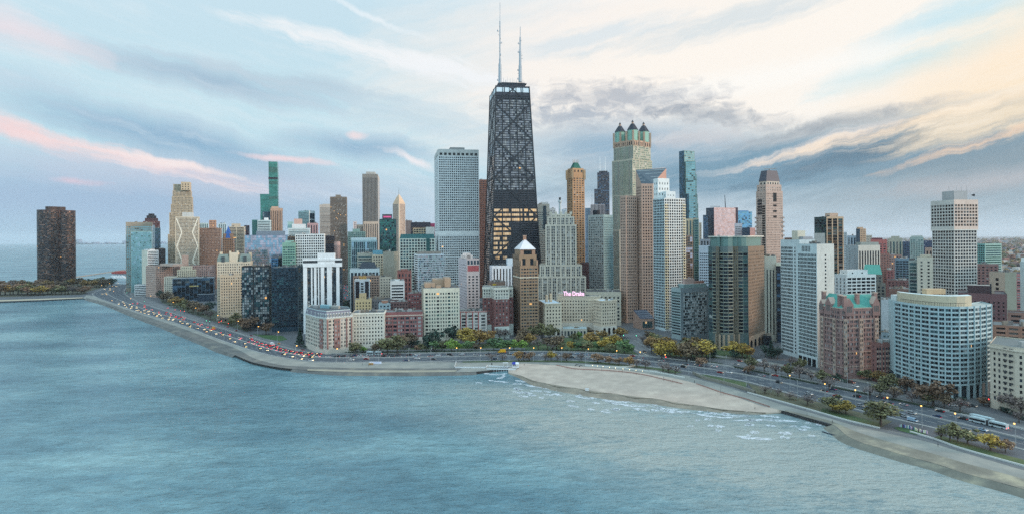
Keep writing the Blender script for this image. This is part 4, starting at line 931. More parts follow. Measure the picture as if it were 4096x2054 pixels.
T('office_block', 'tan lattice-fronted block in front of the low black office block', (1652, 1652, 1706), 1300, 912, S(wall(188, 168, 138), 5, 4.6, .75, .6, [(gD, 3), (gC, 1)], top=1), None, 10, 20, n=0).finish()
T('mechanical_block', 'pale grey-green plant block beside the tan lattice block', (1703, 1703, 1738), 1290, 908, S(wall(176, 190, 190), wr=0), None, 10, 20, n=1).finish()
b = T('hospital_block', 'pale grid-fronted block with a dark teal sloping roof', (1598, 1598, 1740), 1000, 954, S(wall(198, 204, 192), 4.6, 4.6, .7, .7, [(gT, 4), (gD, 3), (gB, 2)], rec=.4, top=1, base=12), None, 11, 34, n=0)
m = MB(); m.frustum(b.poly, b.z1-.6, inset(b.poly, .93, .9), zof(1670, 936, 1005), wall(56, 104, 106), wall(110, 130, 128)); m.build('sloping_roof', b.root)
m = MB(); q = sub(b.poly, .75, .85, -.02, .02); m.prism(q, 10, b.z1, wall(44, 92, 92)); m.build('glass_strip', b.root); b.finish()
T('office_block', 'blank beige concrete block in front of the grid-fronted block', (1532, 1575, 1592), 905, 1006, S(wall(150, 146, 132), wr=0), S(wall(174, 168, 150), wr=0), 70, n=1).finish()
T('office_block', 'tan tower with punched windows and blue glass corner top', (1489, 1489, 1534), 920, 1018, S(wall(192, 180, 158), 3.4, 3.7, .5, .55, DARK, top=2), None, 12, 24, ph=[(1491, 1530, 1000, wall(84, 140, 160))]).finish()
T('office_block', 'grey banded glass block left of the tan tower with blue top', (1429, 1429, 1490), 935, 1012, S(wall(164, 164, 152), 30, 3.7, .95, .5, BLUE, top=4), None, 12, 24, n=3).finish()
b = T('office_block', 'white-framed block with dark hipped roof beside the traffic-filled street', (1399, 1399, 1518), 860, 1074, S(wall(200, 212, 214), 4.6, 60, .66, .9, [(gD, 3), (gB, 3)], top=2), None, 12, 34, n=0)
m = MB(); q = sub(b.poly, .3, .92, .1, .8); m.frustum(q, b.z1-.8, inset(q, .7), b.z1+8, wall(64, 72, 82)); m.build('hipped_roof', b.root); b.finish()
b = T('hotel', 'brown hotel block behind the black-and-white sign building', (1412, 1412, 1518), 842, 1102, S(wall(150, 128, 114), 3.4, 3.4, .6, .5, NITE), None, 12, 24, n=3); b.finish()
def signbld():
    b = T('hotel', 'small black-and-white building carrying a gold rooftop sign', (1418, 1418, 1479), 800, 1118, S(wall(208, 214, 218), wr=0), None, 12, 22, n=0)
    A, B = Vector((*b.poly[0], 0)), Vector((*b.poly[1], 0)); u = (B-A).normalized(); n = Vector((u.y, -u.x, 0)); Lg = (B-A).length; z1 = b.z1
    for f0, f1 in ((.06, .32), (.68, .94)):
        m = MB(); p0, p1 = A+u*Lg*f0+n*.12, A+u*Lg*f1+n*.12; m.quad(p0+Vector((0, 0, 6)), p1+Vector((0, 0, 6)), p1+Vector((0, 0, z1-2)), p0+Vector((0, 0, z1-2)), wall(44, 40, 48)); m.build('dark_panel', b.root)
    for k in range(11):
        z = z1 - 6 - k*3.3
        m = MB(); p0, p1 = A+u*Lg*.41+n*.12, A+u*Lg*.59+n*.12; m.quad(p0+Vector((0, 0, z)), p1+Vector((0, 0, z)), p1+Vector((0, 0, z+2.1)), p0+Vector((0, 0, z+2.1)), gC if k % 2 else gD); m.build('window', b.root)
    m = MB(); g = wall(206, 160, 62, 1, .1, .5); rg = random.Random(5)
    q0 = A + u*Lg*.32; m.tube(q0+Vector((0, 0, z1+1)), q0+u*Lg*.44+Vector((0, 0, z1+1)), .12, .12, g)
    for i in range(7):
        p = q0 + u*(i*1.26 + .3); h = 3.0 + (i in (0, 4, 5))*1.2
        m.prism([p.to_2d(), (p+u*.8).to_2d(), (p+u*.8-n*.4).to_2d(), (p-n*.4).to_2d()], z1+1.1, z1+1.1+h, g)
        m.prism([(p+u*.15).to_2d(), (p+u*.2).to_2d(), (p+u*.2-n*.2).to_2d(), (p+u*.15-n*.2).to_2d()], z1-.8, z1+1.1, wGrey)
    m.build('rooftop_sign', b.root); b.finish()
signbld()
b = T('apartment_block', 'small red-brick block with arched gabled top', (1589, 1589, 1646), 850, 1082, S(wall(150, 94, 86), 4.2, 6, .4, .7, DARK, top=3), None, 12, 22, ph=[(1603, 1630, 1074, wall(156, 100, 90), .0, .5)]); b.finish()
T('office_block', 'small white and black banded office block behind the stone apartment row', (1561, 1561, 1618), 760, 1122, S(wall(206, 208, 206), 26, 3.6, .9, .52, [(gN, 3), (gD, 2)], top=4), None, 12, 22, ph=[(1575, 1600, 1116, wWhite)]).finish()
T('apartment_block', 'plain beige walk-up slab left of the white and black banded block', (1518, 1518, 1566), 790, 1106, S(wall(182, 172, 156), 3.6, 3.4, .4, .45, DARK), None, 12, 24).finish()
b = T('apartment_block', 'small cream block with square tower top behind the stone apartment row', (1420, 1420, 1486), 735, 1196, S(wall(206, 180, 136), 3.2, 3.4, .4, .5, DARK, top=2.5), None, 10, 18, n=1)
b.tier(plan(1437, 1437, 1464, 740, 1174, 10, 9), b.z1-.8, zof(1450, 1173, 740), S(wall(202, 176, 136), 4, 4, .2, .4, DARK)); b.finish()
T('apartment_block', 'dark grey low block right of the small cream block', (1484, 1484, 1566), 742, 1196, S(wall(110, 108, 110), 3.4, 3.4, .5, .5, DARK), None, 10, 20, n=3).finish()
T('apartment_block', 'maroon brick infill block beside the large beige stone block', (1630, 1630, 1690), 720, 1172, S(wall(132, 84, 84), 3.4, 3.4, .55, .45, BLIND), None, 10, 20, n=3).finish()
T('apartment_block', 'low brown brick block behind the red brick apartment front', (1560, 1560, 1634), 712, 1205, S(wall(112, 86, 84), 3.4, 3.4, .5, .45, DARK), None, 10, 18, n=3).finish()
T('apartment_block', 'low blue-grey house with dormers behind the stone apartment row', (1514, 1514, 1562), 705, 1212, S(wall(156, 176, 182), 3.4, 3.4, .5, .5, BLUE), None, 10, 16, n=2, ph=[(1526, 1552, 1200, wall(166, 120, 100))]).finish()
# ================================================================ buildings, centre
sWT = S(wall(206, 212, 212), 3.4, 3.8, .70, .58, [(gN, 3), (gD, 5), (gC, 3), (gB, 2), (gW, .5), (gL, .02)], rec=.5, edge=1.0, top=2)
def white_grid():
    b = Bld('skyscraper', 'tall white gridded marble tower left of the black tapered tower', 1005, 1826, 600)
    q = plan(1737, 1752, 1915, 1005, 600, 11); z1 = zof(1752, 596, 1005); zb, zt = zof(1830, 939, 1005), zof(1830, 925, 1005)
    sd = sWT.but(bay=2.6, wr=.6)
    b.tier(q, 2, zb, [sWT, sd, sWT, sd], False); b.solid('white_belt', q, zb, zt, wall(220, 224, 222))
    zc = zof(1830, 623, 1005); b.tier(q, zt, zc, [sWT.but(top=.4), sd, sWT, sd], False)
    tp = S(wall(190, 192, 188), 6.8, 14, .62, .62, [(gN, 1)], rec=1.2, top=4.5, edge=1.2); b.tier(q, zc, z1, [tp, tp.but(wr=.3), tp, tp])
    b.solid('penthouse', sub(q, .32, .68, .2, .8), z1-.8, zof(1825, 585, 1015), wall(150, 152, 150)); b.finish()
white_grid()
T('skyscraper', 'reddish-brown gridded tower squeezed between the white gridded tower and the black tapered tower', (1916, 1916, 1952), 1150, 718, S(wall(158, 108, 92), 3.2, 3.8, .55, .5, [(gW, 3), (gD, 3)], top=2), None, 11, 34, n=1).finish()

# black tapered tower with X bracing and twin masts
gHk = glass('hazy_blind', (.23, .245, .27), .2, .2)
gY2 = glass('painted_sunset_dim', (.3, .2, .1), 0, .4, 1.5, 0, (1.0, .66, .36), .30)  # emission carries the sunset mirrored in the tapered tower's glass
gY3 = glass('painted_sunset_pale', (.3, .22, .14), 0, .4, 1.5, 0, (1.0, .72, .42), .48)
def tapered():
    b = Bld('skyscraper', 'tallest black tapered tower with X-bracing and two white antennas', 936, 2060, 340)
    q = plan(1933, 1967, 2174, 930, 1247, 9.5); z1 = zof(2050, 338, 945); zp = z1
    c = cen(q); tp = inset(q, .652); sh = Vector((-2.2, 0)); tp = [p + sh for p in tp]
    blk, st = wall(44, 48, 60, 1, .15, .5), wall(24, 27, 36, 1, .15, .45)
    def pt(i, s, f, o=0.):
        j = (i+1) % 4; a = Vector(q[i]).lerp(Vector(tp[i]), f); d = Vector(q[j]).lerp(Vector(tp[j]), f); p = a.lerp(d, s)
        u = (d-a).normalized(); return (p.x+u.y*o, p.y-u.x*o, 2 + (z1-2)*f)
    for i in range(4): b.mb.quad(pt(i, 0, 0), pt(i, 1, 0), pt(i, 1, 1), pt(i, 0, 1), blk)
    b.rf(tp, z1, ROOF[3])
    NF = 96; wins = []
    for i in (0, 3, 1):
        bays = 5 if i == 0 else 3
        for k in range(NF):
            f0, f1 = (k+.24)/NF, (k+.80)/NF
            if f1 > .962: continue
            yim = 1247 - (1247-338)*(k+.5)/NF       # storey's row in the photograph
            for j in range(bays):
                s0, s1 = (j+.06)/bays, (j+.94)/bays
                mech = 760 < yim < 836 or yim < 398 or yim > 1062
                sub_ = 4 if i == 0 else 3
                for m_ in range(sub_):
                    a0, a1 = s0+(s1-s0)*(m_+.04)/sub_, s0+(s1-s0)*(m_+.96)/sub_; x = (a0+a1)/2
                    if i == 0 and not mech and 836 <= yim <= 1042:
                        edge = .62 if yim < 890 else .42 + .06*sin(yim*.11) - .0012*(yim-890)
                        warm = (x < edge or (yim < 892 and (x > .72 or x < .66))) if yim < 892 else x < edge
                        warm = warm and b.rng.random() > .05; mat = b.rng.choice((gY, gY3, gY3, gY2, gY2)) if (warm and k % 2 == 0) else (gN if not warm or b.rng.random() < .6 else gW)  # mirrored sunset painted as glowing panes, dark where the reflected skyline stands
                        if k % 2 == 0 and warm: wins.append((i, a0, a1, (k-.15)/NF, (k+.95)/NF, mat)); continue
                    elif mech: mat = gN
                    elif i == 0: mat = pickm(b.rng, [(gHk, 6), (gP, 2), (gC, 3), (gD, 1.2), (gL, .03)] if yim < 760 else [(gN, 5), (gD, 2)])
                    else: mat = pickm(b.rng, [(gD, 4), (gB, 3), (gC, 1.2), (gN, 3)])
                    wins.append((i, a0, a1, f0, f1, mat))
    wins.sort(key=lambda w: (w[0] != 0, -(w[4]-w[3]), -w[3])); rest = MB()
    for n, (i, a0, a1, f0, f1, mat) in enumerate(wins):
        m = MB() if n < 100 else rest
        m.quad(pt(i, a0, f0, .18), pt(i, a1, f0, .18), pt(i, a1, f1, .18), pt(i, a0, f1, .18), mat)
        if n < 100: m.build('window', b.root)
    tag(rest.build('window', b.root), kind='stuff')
    fy = lambda y: (1247-y)/(1247-338.)
    m = MB()
    def bar(i, s0, f0, s1, f1, w, t=.5):
        A, B = Vector(pt(i, s0, f0)), Vector(pt(i, s1, f1)); u = (Vector(pt(i, 1, f0))-Vector(pt(i, 0, f0))).normalized()
        m.beam(A, B, w, t, (u.y, -u.x, 0), st)
    for i, bays in ((0, 5), (3, 3), (1, 3), (2, 5)):
        for j in range(bays+1): bar(i, j/bays, 0, j/bays, 1, 1.0 if 0 < j < bays else 1.8, .55)
        ys = (1247, 1200, 1035, 870, 712, 558, 412)
        for ya, yb in zip(ys[:-1], ys[1:]):
            if ya == 1247: bar(i, 0, 0, 1, fy(yb), .1); continue
            bar(i, 0.01, fy(ya), .99, fy(yb), 2.1, .8); bar(i, .99, fy(ya), .01, fy(yb), 2.1, .85); bar(i, 0, fy(yb), 1, fy(yb), 1.2, .7)
        bar(i, .01, fy(412), .62, fy(338), 1.8, .6); bar(i, .99, fy(412), .38, fy(338), 1.8, .65)
    m.build('brace_frame', b.root)
    m = MB()
    for i in range(4):
        n = 4 if i in (0, 2) else 3
        for j in range(n): m.quad(pt(i, (j+.06)/n, .972, .3), pt(i, (j+.94)/n, .972, .3), pt(i, (j+.94)/n, .992, .3), pt(i, (j+.06)/n, .992, .3), wall(206, 220, 226, 1, .05, .3))
    m.build('crown_light_band', b.root)
    pb = inset(tp, .8); b.solid('penthouse', pb, z1, z1+7, wall(52, 58, 68), wDark)
    m = MB(); m.prism(sub(tp, .72, .98, .2, .8), z1+7, z1+8.2, wall(60, 66, 76), None, True); m.build('roof_deck', b.root)
    wm = wall(164, 172, 178, 1, .1, .5); red = wall(130, 138, 144)
    for px, yb, yt, steps in ((2000, 322, 10, ((322, 2.6), (258, 1.6), (235, 1.05), (92, .95), (84, .4), (10, .15))), (2081, 318, 108, ((318, 2.8), (262, 2.0), (205, 1.35), (152, 1.1), (148, .55), (108, .35)))):
        m = MB(); D0 = tp[0].y + 9
        for (ya, ra), (yc, rc) in zip(steps[:-1], steps[1:]):
            pa, pc = at(px, ya, D0), at(px, yc, D0); m.tube((pa.x, pa.y, pa.z - (4 if ya == yb else 0)), pc, ra, ra*.92 if rc < ra else rc, wm, 8)
        an = m.build('antenna', b.root); g = MB(); rg = random.Random(int(px))
        for k in range(14):      # dishes and rungs clamped to the mast
            y = yb - (yb - steps[3][0])*k/14; p = at(px, y, D0); a = rg.uniform(0, 6.28); e = rg.uniform(2.4, 4.2)
            g.tube(p, p + Vector((cos(a)*e, sin(a)*e, 0)), .35, .25, red, 5)
            if k % 3 == 0: r_ = p + Vector((cos(a)*e, sin(a)*e, 0)); g.tube(r_, r_ + Vector((0, 0, 2.2)), .8, .8, wm, 6)
        g.build('antenna_bracket', an, b.root['_b'])
    m = MB(); rg = random.Random(3)
    for k in range(16):
        p = Vector(tp[0]).lerp(Vector(tp[1]), rg.uniform(.1, .95)) + Vector((0, rg.uniform(4, 16))); m.tube((p.x, p.y, z1+6), (p.x, p.y, z1+rg.uniform(10, 16)), .3, .15, wm, 4)
    m.build('whip_antenna', b.root); b.finish()
def pickm(rng, l): return pick(rng, l)
tapered()

T('apartment_tower', 'white glass apartment slab with pastel curtains in front of the white gridded tower', (1656, 1672, 1777), 850, 1016, S(wall(196, 204, 210), 1.9, 3.1, .9, .78, [(gP, 5), (glass('pastel_pink', (.42, .33, .34), 0, .3), 1.2), (glass('pastel_green', (.30, .40, .36), 0, .3), 1.2), (gC, 2), (mS, 2), (gB, 1.5)], rec=.15, top=2, edge=.5), S(wWhite, 20, 3.1, .9, .55, NITE, rec=.9), 25, ph=[(1674, 1764, 1005, wall(150, 140, 130))], n=3).finish()
b = T('hotel', 'pinkish-white hotel tower with a red panel below its crown', (1834, 1867, 1917), 762, 1034, S(wall(212, 190, 184), 4.2, 3.5, .52, .52, DARK, top=20, rec=.25), S(wall(196, 186, 188), 3, 3.5, .5, .4, MIX, top=6), 18, n=0)
A, B = Vector((*b.poly[0], 0)), Vector((*b.poly[1], 0)); u = (B-A).normalized(); n = Vector((u.y, -u.x, 0))*.15; Lg = (B-A).length
m = MB(); m.quad(A+u*1+n+Vector((0, 0, zof(1890, 1084, 762))), B-u*.6+n+Vector((0, 0, zof(1890, 1084, 762))), B-u*.6+n+Vector((0, 0, zof(1890, 1061, 762))), A+u*1+n+Vector((0, 0, zof(1890, 1061, 762))), wall(178, 88, 90)); m.build('red_panel', b.root)
for k in range(4):
    m = MB(); s = Lg*(.06+.25*k); m.quad(A+u*s+n+Vector((0, 0, b.z1-7)), A+u*(s+2.6)+n+Vector((0, 0, b.z1-7)), A+u*(s+2.6)+n+Vector((0, 0, b.z1-2)), A+u*s+n+Vector((0, 0, b.z1-2)), gB); m.build('window', b.root)
for s0, s1, dz in ((.0, .62, 4), (.15, .45, 6.5)): b.solid('penthouse', sub(b.poly, s0, s1, .2, .7), b.z1-.8, b.z1+dz, wall(220, 204, 196))
b.finish()
b = T('apartment_block', 'large pale stone block with paired green-tinted windows and ragged brown roof huts', (1686, 1694, 1838), 655, 1152, S(wall(206, 202, 184), 12.2, 3.7, .5, .55, [(gT, 3), (gD, 3), (gG, 1), (gC, 1), (gL, .05)], top=4, base=4, edge=1.2, rec=.35, pat=[(.6, 2.6, .6), (.7, 1.2, .7), (.7, 1.2, .7), (.7, 1.2, .7)]), S(wall(176, 166, 146), 4, 3.7, .4, .5, DARK), 10, n=2)
wH = wall(172, 146, 122)
for s0, s1, t0, t1, dz in ((.05, .35, .3, .7, 4), (.3, .62, .4, .8, 7.5), (.62, .8, .3, .7, 9), (.36, .5, .1, .2, 2.2)): b.solid('penthouse', sub(b.poly, s0, s1, t0, t1), b.z1-.8, b.z1+dz, wH, wall(140, 124, 108))
b.finish()
def corniced(b, z, mat, out=.7, h=1.0, name='cornice'):
    c = cen(b.poly); p = []
    for v in b.poly: d = (Vector(v)-c); p.append(c + d*(1 + out/d.length))
    m = MB(); k = len(p)
    for i in range(k):
        j = (i+1) % k
        m.quad((*p[i], z), (*p[j], z), (*p[j], z+h), (*p[i], z+h), mat); m.quad((*b.poly[i], z), (*b.poly[j], z), (*p[j], z), (*p[i], z), mat); m.quad((*p[i], z+h), (*p[j], z+h), (*b.poly[j], z+h), (*b.poly[i], z+h), mat)
    m.build(name, b.root)
b = T('apartment_block', 'long red brick apartment block with white triple windows', (1538, 1538, 1690), 640, 1247, S(wall(136, 90, 90), 11.2, 3.8, .6, .58, [(gP, 4), (gC, 3), (gB, 2), (gD, 2)], top=4.6, base=9, edge=.6, rec=.2, sp=wall(148, 108, 106), pat=[(.5, 1.2, .4), (.2, 1.2, .2), (.2, 1.2, .5), (.6, 2.6, .6)]), None, 9, 24, n=6)
corniced(b, b.z1-4.2, wall(196, 182, 168)); m = MB(); A, B = Vector((*b.poly[0], 0)), Vector((*b.poly[1], 0)); u = (B-A).normalized(); n = Vector((u.y, -u.x, 0))*.2
m.quad(A+n+Vector((0, 0, 2)), B+n+Vector((0, 0, 2)), B+n+Vector((0, 0, 9.4)), A+n+Vector((0, 0, 9.4)), wall(196, 186, 174)); m.build('stone_base', b.root); b.finish()
b = T('apartment_block', 'white stone apartment block between the red brick block and the mansard corner block', (1408, 1408, 1537), 620, 1250, S(wall(208, 206, 194), 3.05, 3.75, .44, .5, [(gD, 5), (gB, 2), (gN, 2), (gC, 1), (gP, .6)], top=3, base=3.5, edge=1.2, rec=.3), None, 8, 26, n=7)
for z in (b.z1-1.6, 24.5, 9.5): corniced(b, z, wall(216, 212, 200), .5 if z < b.z1-3 else 1.1, .7)
b.finish()
# corner block with mansard
def mansard():
    b = Bld('apartment_block', 'rounded-corner red-and-cream apartment block with slate mansard roof', 590, 1300, 1265)
    q = [at(1222, 1262, 628).to_2d(), at(1268, 1270, 600).to_2d(), at(1306, 1275, 590).to_2d(), at(1408, 1275, 606).to_2d(), at(1400, 1262, 632).to_2d(), at(1242, 1255, 655).to_2d()]
    z1 = zof(1306, 1273, 590)
    cream, brick = wall(190, 184, 172), wall(140, 106, 100)
    s = S(cream, 9.6, 3.7, .6, .6, [(gC, 3), (gP, 2), (gD, 3), (gB, 2)], top=1, base=5, edge=.4, rec=.25, pat=[(.4, .8, .15), (.15, .8, .15), (.15, .8, .4), (.9, 1.1, .9)])
    sl = S(cream, 5, 3.7, .6, .6, [(gC, 3), (gP, 2), (gD, 3), (gT, 3)], top=1, base=5, edge=.4, rec=.25)
    b.tier(q, 2, z1, [sl, s, s, s, s, s], False); b.poly = q
    # brick bays set proud of the cream walls
    for (i, s0, s1) in ((2, .0, .06), (2, .29, .52), (2, .76, .80), (2, .955, 1.0), (1, .3, .62)):
        A, B = Vector(q[i]), Vector(q[i+1]); u = (B-A).normalized(); n = Vector((u.y, -u.x))*.55; p0, p1 = A.lerp(B, s0), A.lerp(B, s1)
        m = MB(); w = []; st = S(brick, 3.0, 3.7, .45, .55, [(gP, 3), (gC, 2), (gD, 2)], rec=0, top=1, base=3, edge=.2) if s1-s0 > .1 else S(brick, wr=0)
        facade(m, w, p0+n, p1+n, 7, z1-1, st, b.rng, True)
        for x, y in ((p1+n, p1), (p0, p0+n)): m.quad((*x, 7), (*y, 7), (*y, z1-1), (*x, z1-1), brick)
        m.quad((*(p0+n), z1-1), (*(p1+n), z1-1), (*p1, z1-1), (*p0, z1-1), brick); m.build('brick_bay', b.root)
    corniced(b, z1, wall(190, 200, 196), 1.0, .9)
    m = MB(); sla = wall(112, 112, 124); top = inset(q, .93); m.frustum(q, z1+.9, top, z1+6.5, sla, wall(70, 78, 84)); ro = m.build('mansard_roof', b.root)
    c = cen(q); ring = [c + (p-c)*1.0 for p in top]; m = MB()
    for i in range(6):
        j = (i+1) % 6; m.quad((*ring[i], z1+6.5), (*ring[j], z1+6.5), (*ring[j], z1+7.1), (*ring[i], z1+7.1), wall(186, 206, 206))
    m.build('roof_edge', b.root)
    for i, n in ((0, 3), (1, 4), (2, 9)):
        A, B = Vector(q[i]), Vector(q[i+1]); u = (B-A).normalized(); nn = Vector((u.y, -u.x))
        for k in range(n):
            p = A.lerp(B, (k+.5)/n) + nn*.1; d = MB(); d.prism([p-u*.8, p+u*.8, p+u*.8-nn*2.2, p-u*.8-nn*2.2], z1+1, z1+4.6, wall(196, 202, 200)); d.build('dormer', ro, b.root['_b'])
            w = MB(); f = p+nn*.05; w.quad((f.x-u.x*.5, f.y-u.y*.5, z1+1.5), (f.x+u.x*.5, f.y+u.y*.5, z1+1.5), (f.x+u.x*.5, f.y+u.y*.5, z1+4), (f.x-u.x*.5, f.y-u.y*.5, z1+4), gC); w.build('dormer_window', ro, b.root['_b'])
    for s0, s1, h, mat in ((.3, .5, 3, wall(120, 160, 170)), (.55, .7, 2.6, wall(150, 150, 144)), (.15, .25, 2.4, wall(150, 150, 150))):
        p = [q[0].lerp(q[3], s0)+Vector((0, 3)), q[0].lerp(q[3], s1)+Vector((0, 3)), q[0].lerp(q[3], s1)+Vector((0, 9)), q[0].lerp(q[3], s0)+Vector((0, 9))]; b.solid('roof_hut', p, z1+6.5, z1+6.5+h, mat)
    b.finish()
mansard()
b = T('apartment_block', 'narrow white block with red vertical stripes beside the yellow trees', (1840, 1840, 1948), 690, 1243, S(wall(214, 212, 206), 7, 3.6, .62, .62, [(mS, 3), (gP, 3), (gB, 3), (gC, 2)], top=3.4, base=4, edge=.6, rec=.2), None, 9, 24, n=6)
A, B = Vector((*b.poly[0], 0)), Vector((*b.poly[1], 0)); u = (B-A).normalized(); n = Vector((u.y, -u.x, 0)); Lg = (B-A).length
for f in (.0, .21, .45, .66): 
    m = MB(); p = A+u*Lg*f; m.prism([p.to_2d(), (p+n*.4).to_2d(), (p+u*.9+n*.4).to_2d(), (p+u*.9).to_2d()], 3, b.z1-1.2, wall(176, 86, 84)); m.build('red_stripe', b.root)
corniced(b, b.z1-1.2, wall(176, 100, 92), .6, .8); b.finish()
# dark red brick tower with pale crown
def redtower():
    b = Bld('apartment_tower', 'dark red brick tower with pale carved crown floors', 680, 1990, 1145)
    br = wall(118, 78, 76); st = S(br, 4.0, 3.6, .42, .48, [(gD, 3), (gP, 2), (gC, 2), (gB, 1)], base=14, top=0, rec=.25); cr_ = S(wall(190, 190, 180), 3.2, 3.8, .5, .55, MIX, top=2.5, rec=.3)
    zc = zof(2000, 1194, 680)
    for xs, D, yt in (((1962, 1977, 2036), 676, 1148), ((1930, 1930, 1965), 694, 1146), ((2034, 2034, 2052), 700, 1146)):
        q = plan(*xs, D, yt, 12, 26); z = zof(xs[1], yt, D); b.tier(q, 2, zc, st, False); b.tier(q, zc, z, cr_)
        m = MB(); A, B = Vector((*q[0], 0)), Vector((*q[1], 0)); u = (B-A).normalized(); n = Vector((u.y, -u.x, 0))*.2; m.quad(A+n+Vector((0, 0, 2)), B+n+Vector((0, 0, 2)), B+n+Vector((0, 0, 15)), A+n+Vector((0, 0, 15)), wall(186, 196, 190)); m.build('stone_base', b.root)
        p2 = inset(q, 1.05); m = MB(); m.prism(p2, z-2.4, z-1.6, wall(196, 198, 190), None, True); m.build('cornice', b.root)
    b.finish()
redtower()
b = T('hotel', 'white and dark ribbed block at the foot of the black tapered tower', (1958, 1968, 2048), 800, 1062, S(wall(208, 216, 222), 4.4, 60, .42, .98, [(gN, 2), (gW, 1), (gC, 1)], top=3, rec=.6), S(wall(206, 214, 222), wr=0), 14, ph=[(2030, 2058, 1032, wall(206, 218, 226))], n=3)
b.finish()
b = T('office_block', 'low brown roof building with a small yellow sign panel', (1954, 1954, 2022), 765, 1126, S(wall(128, 106, 94), wr=0), None, 10, 22, n=3)
m = MB(); A, B = Vector((*b.poly[0], 0)), Vector((*b.poly[1], 0)); u = (B-A).normalized(); n = Vector((u.y, -u.x, 0))*.2; s = (B-A).length*.24
for k in range(4): p = A+u*(s+k*1.15)+n; m.quad(p+Vector((0, 0, b.z1-4)), p+u*.95+Vector((0, 0, b.z1-4)), p+u*.95+Vector((0, 0, b.z1-2.4)), p+Vector((0, 0, b.z1-2.4)), wall(206, 176, 40))
m.build('sign_panel', b.root); b.tier(plan(1972, 1972, 2000, 775, 1118, 10, 9), b.z1-.8, zof(1985, 1118, 775), S(wall(120, 110, 104), wr=0)); b.finish()
# pyramid-roofed brown tower
def pyramid():
    b = Bld('apartment_tower', 'brown stone tower with a white pyramid roof and stone lantern', 690, 2100, 1000)
    br = wall(150, 124, 100)
    st = S(br, 6.2, 3.55, .55, .48, [(gD, 4), (gB, 2), (gC, 1.5), (gT, 1), (gL, .04)], top=2, base=6, rec=.3, pat=[(.5, 1.7, .5), (.4, 2.6, .4)]); sd = S(wall(124, 104, 86), 3.6, 3.55, .45, .48, DARK, top=2, base=6, rec=.3)
    q = plan(2052, 2080, 2153, 690, 1064, 12); z1 = zof(2110, 1062, 690); b.tier(q, 2, z1, [st, sd, st, sd])
    zb = zof(2110, 1111, 690); b.poly = q; corniced(b, zb, wall(206, 198, 180), .5, 1.1, 'stone_belt')
    q2 = sub(q, -.03, .92, .03, .97); z2 = zof(2110, 1018, 692); b.tier(q2, z1-.8, z2, [S(br, 7.5, 10, .42, .75, [(gN, 3), (gB, 1)], top=3, rec=.8), sd.but(top=1), st, sd])
    q3 = sub(q, .07, .88, .1, .9); z3 = zof(2110, 997, 694); b.tier(q3, z2-.8, z3, [S(wall(160, 128, 108), 20, 6.5, .62, .8, [(gW, 1), (gN, 2)], top=.5, rec=1.5), S(br, wr=0), S(br, wr=0), S(br, wr=0)])
    pr = inset(q3, 1.08); c = cen(pr); m = MB(); m.frustum(pr, z3, inset(pr, .82), z3+2.2, wall(206, 204, 206)); m.cone(inset(pr, .82), z3+2.2, (c.x, c.y, zof(2103, 954, 705)), wall(206, 204, 206)); m.build('pyramid_roof', b.root)
    m = MB(); a = zof(2098, 944, 705); lq = [c+Vector((-1.8, -1.8)), c+Vector((1.8, -1.8)), c+Vector((1.8, 1.8)), c+Vector((-1.8, 1.8))]; m.prism(lq, a-8, a, wall(176, 132, 108)); ln = m.build('lantern', b.root)
    m = MB(); m.prism([p+(p-c)*.2 for p in lq], a, a+.8, wall(196, 160, 136)); m.build('lantern_cap', ln, b.root['_b'])
    for s in (.05, .9): b.solid('corner_block', sub(q, s, s+.08, .0, .1), z1-.8, z1+6, wall(170, 140, 116))
    b.finish()
pyramid()
# stepped pale stone tower behind the hotel
def stepped2():
    b = Bld('office_tower', 'pale stone stepped tower with fluted window bays behind the hotel with roof letters', 860, 2240, 870)
    w = wall(196, 188, 172)
    st = S(w, 12.5, 3.7, .5, .62, [(gD, 4), (gC, 2), (gP, 1.4), (gB, 2)], top=2, rec=.35, sp=wall(150, 148, 142), pat=[(.9, 1.0, .3), (.3, 1.0, .9), (1.0, 1.4, .25), (.25, 1.4, 1.0)])
    z0 = 2.
    for xl, xr, y, D, dp in ((2150, 2344, 1104, 838, 60), (2158, 2328, 1058, 846, 52), (2181, 2306, 898, 854, 42), (2190, 2297, 866, 857, 38), (2204, 2284, 856, 862, 30)):
        q = plan(xl, xl, xr, D, y, 8, dp); z1 = zof((xl+xr)/2, y, D); b.tier(q, z0, z1, st.but(top=1.5), True, wall(150, 146, 136)); z0 = z1-.8
    for k in range(5):
        p = Vector(q[0]).lerp(Vector(q[1]), k/4); m = MB(); m.prism([p+Vector((-1.5, 0)), p+Vector((1.5, 0)), p+Vector((1.5, 3)), p+Vector((-1.5, 3))], z0, z0+4, w); m.build('pinnacle', b.root)
    b.finish()
stepped2()
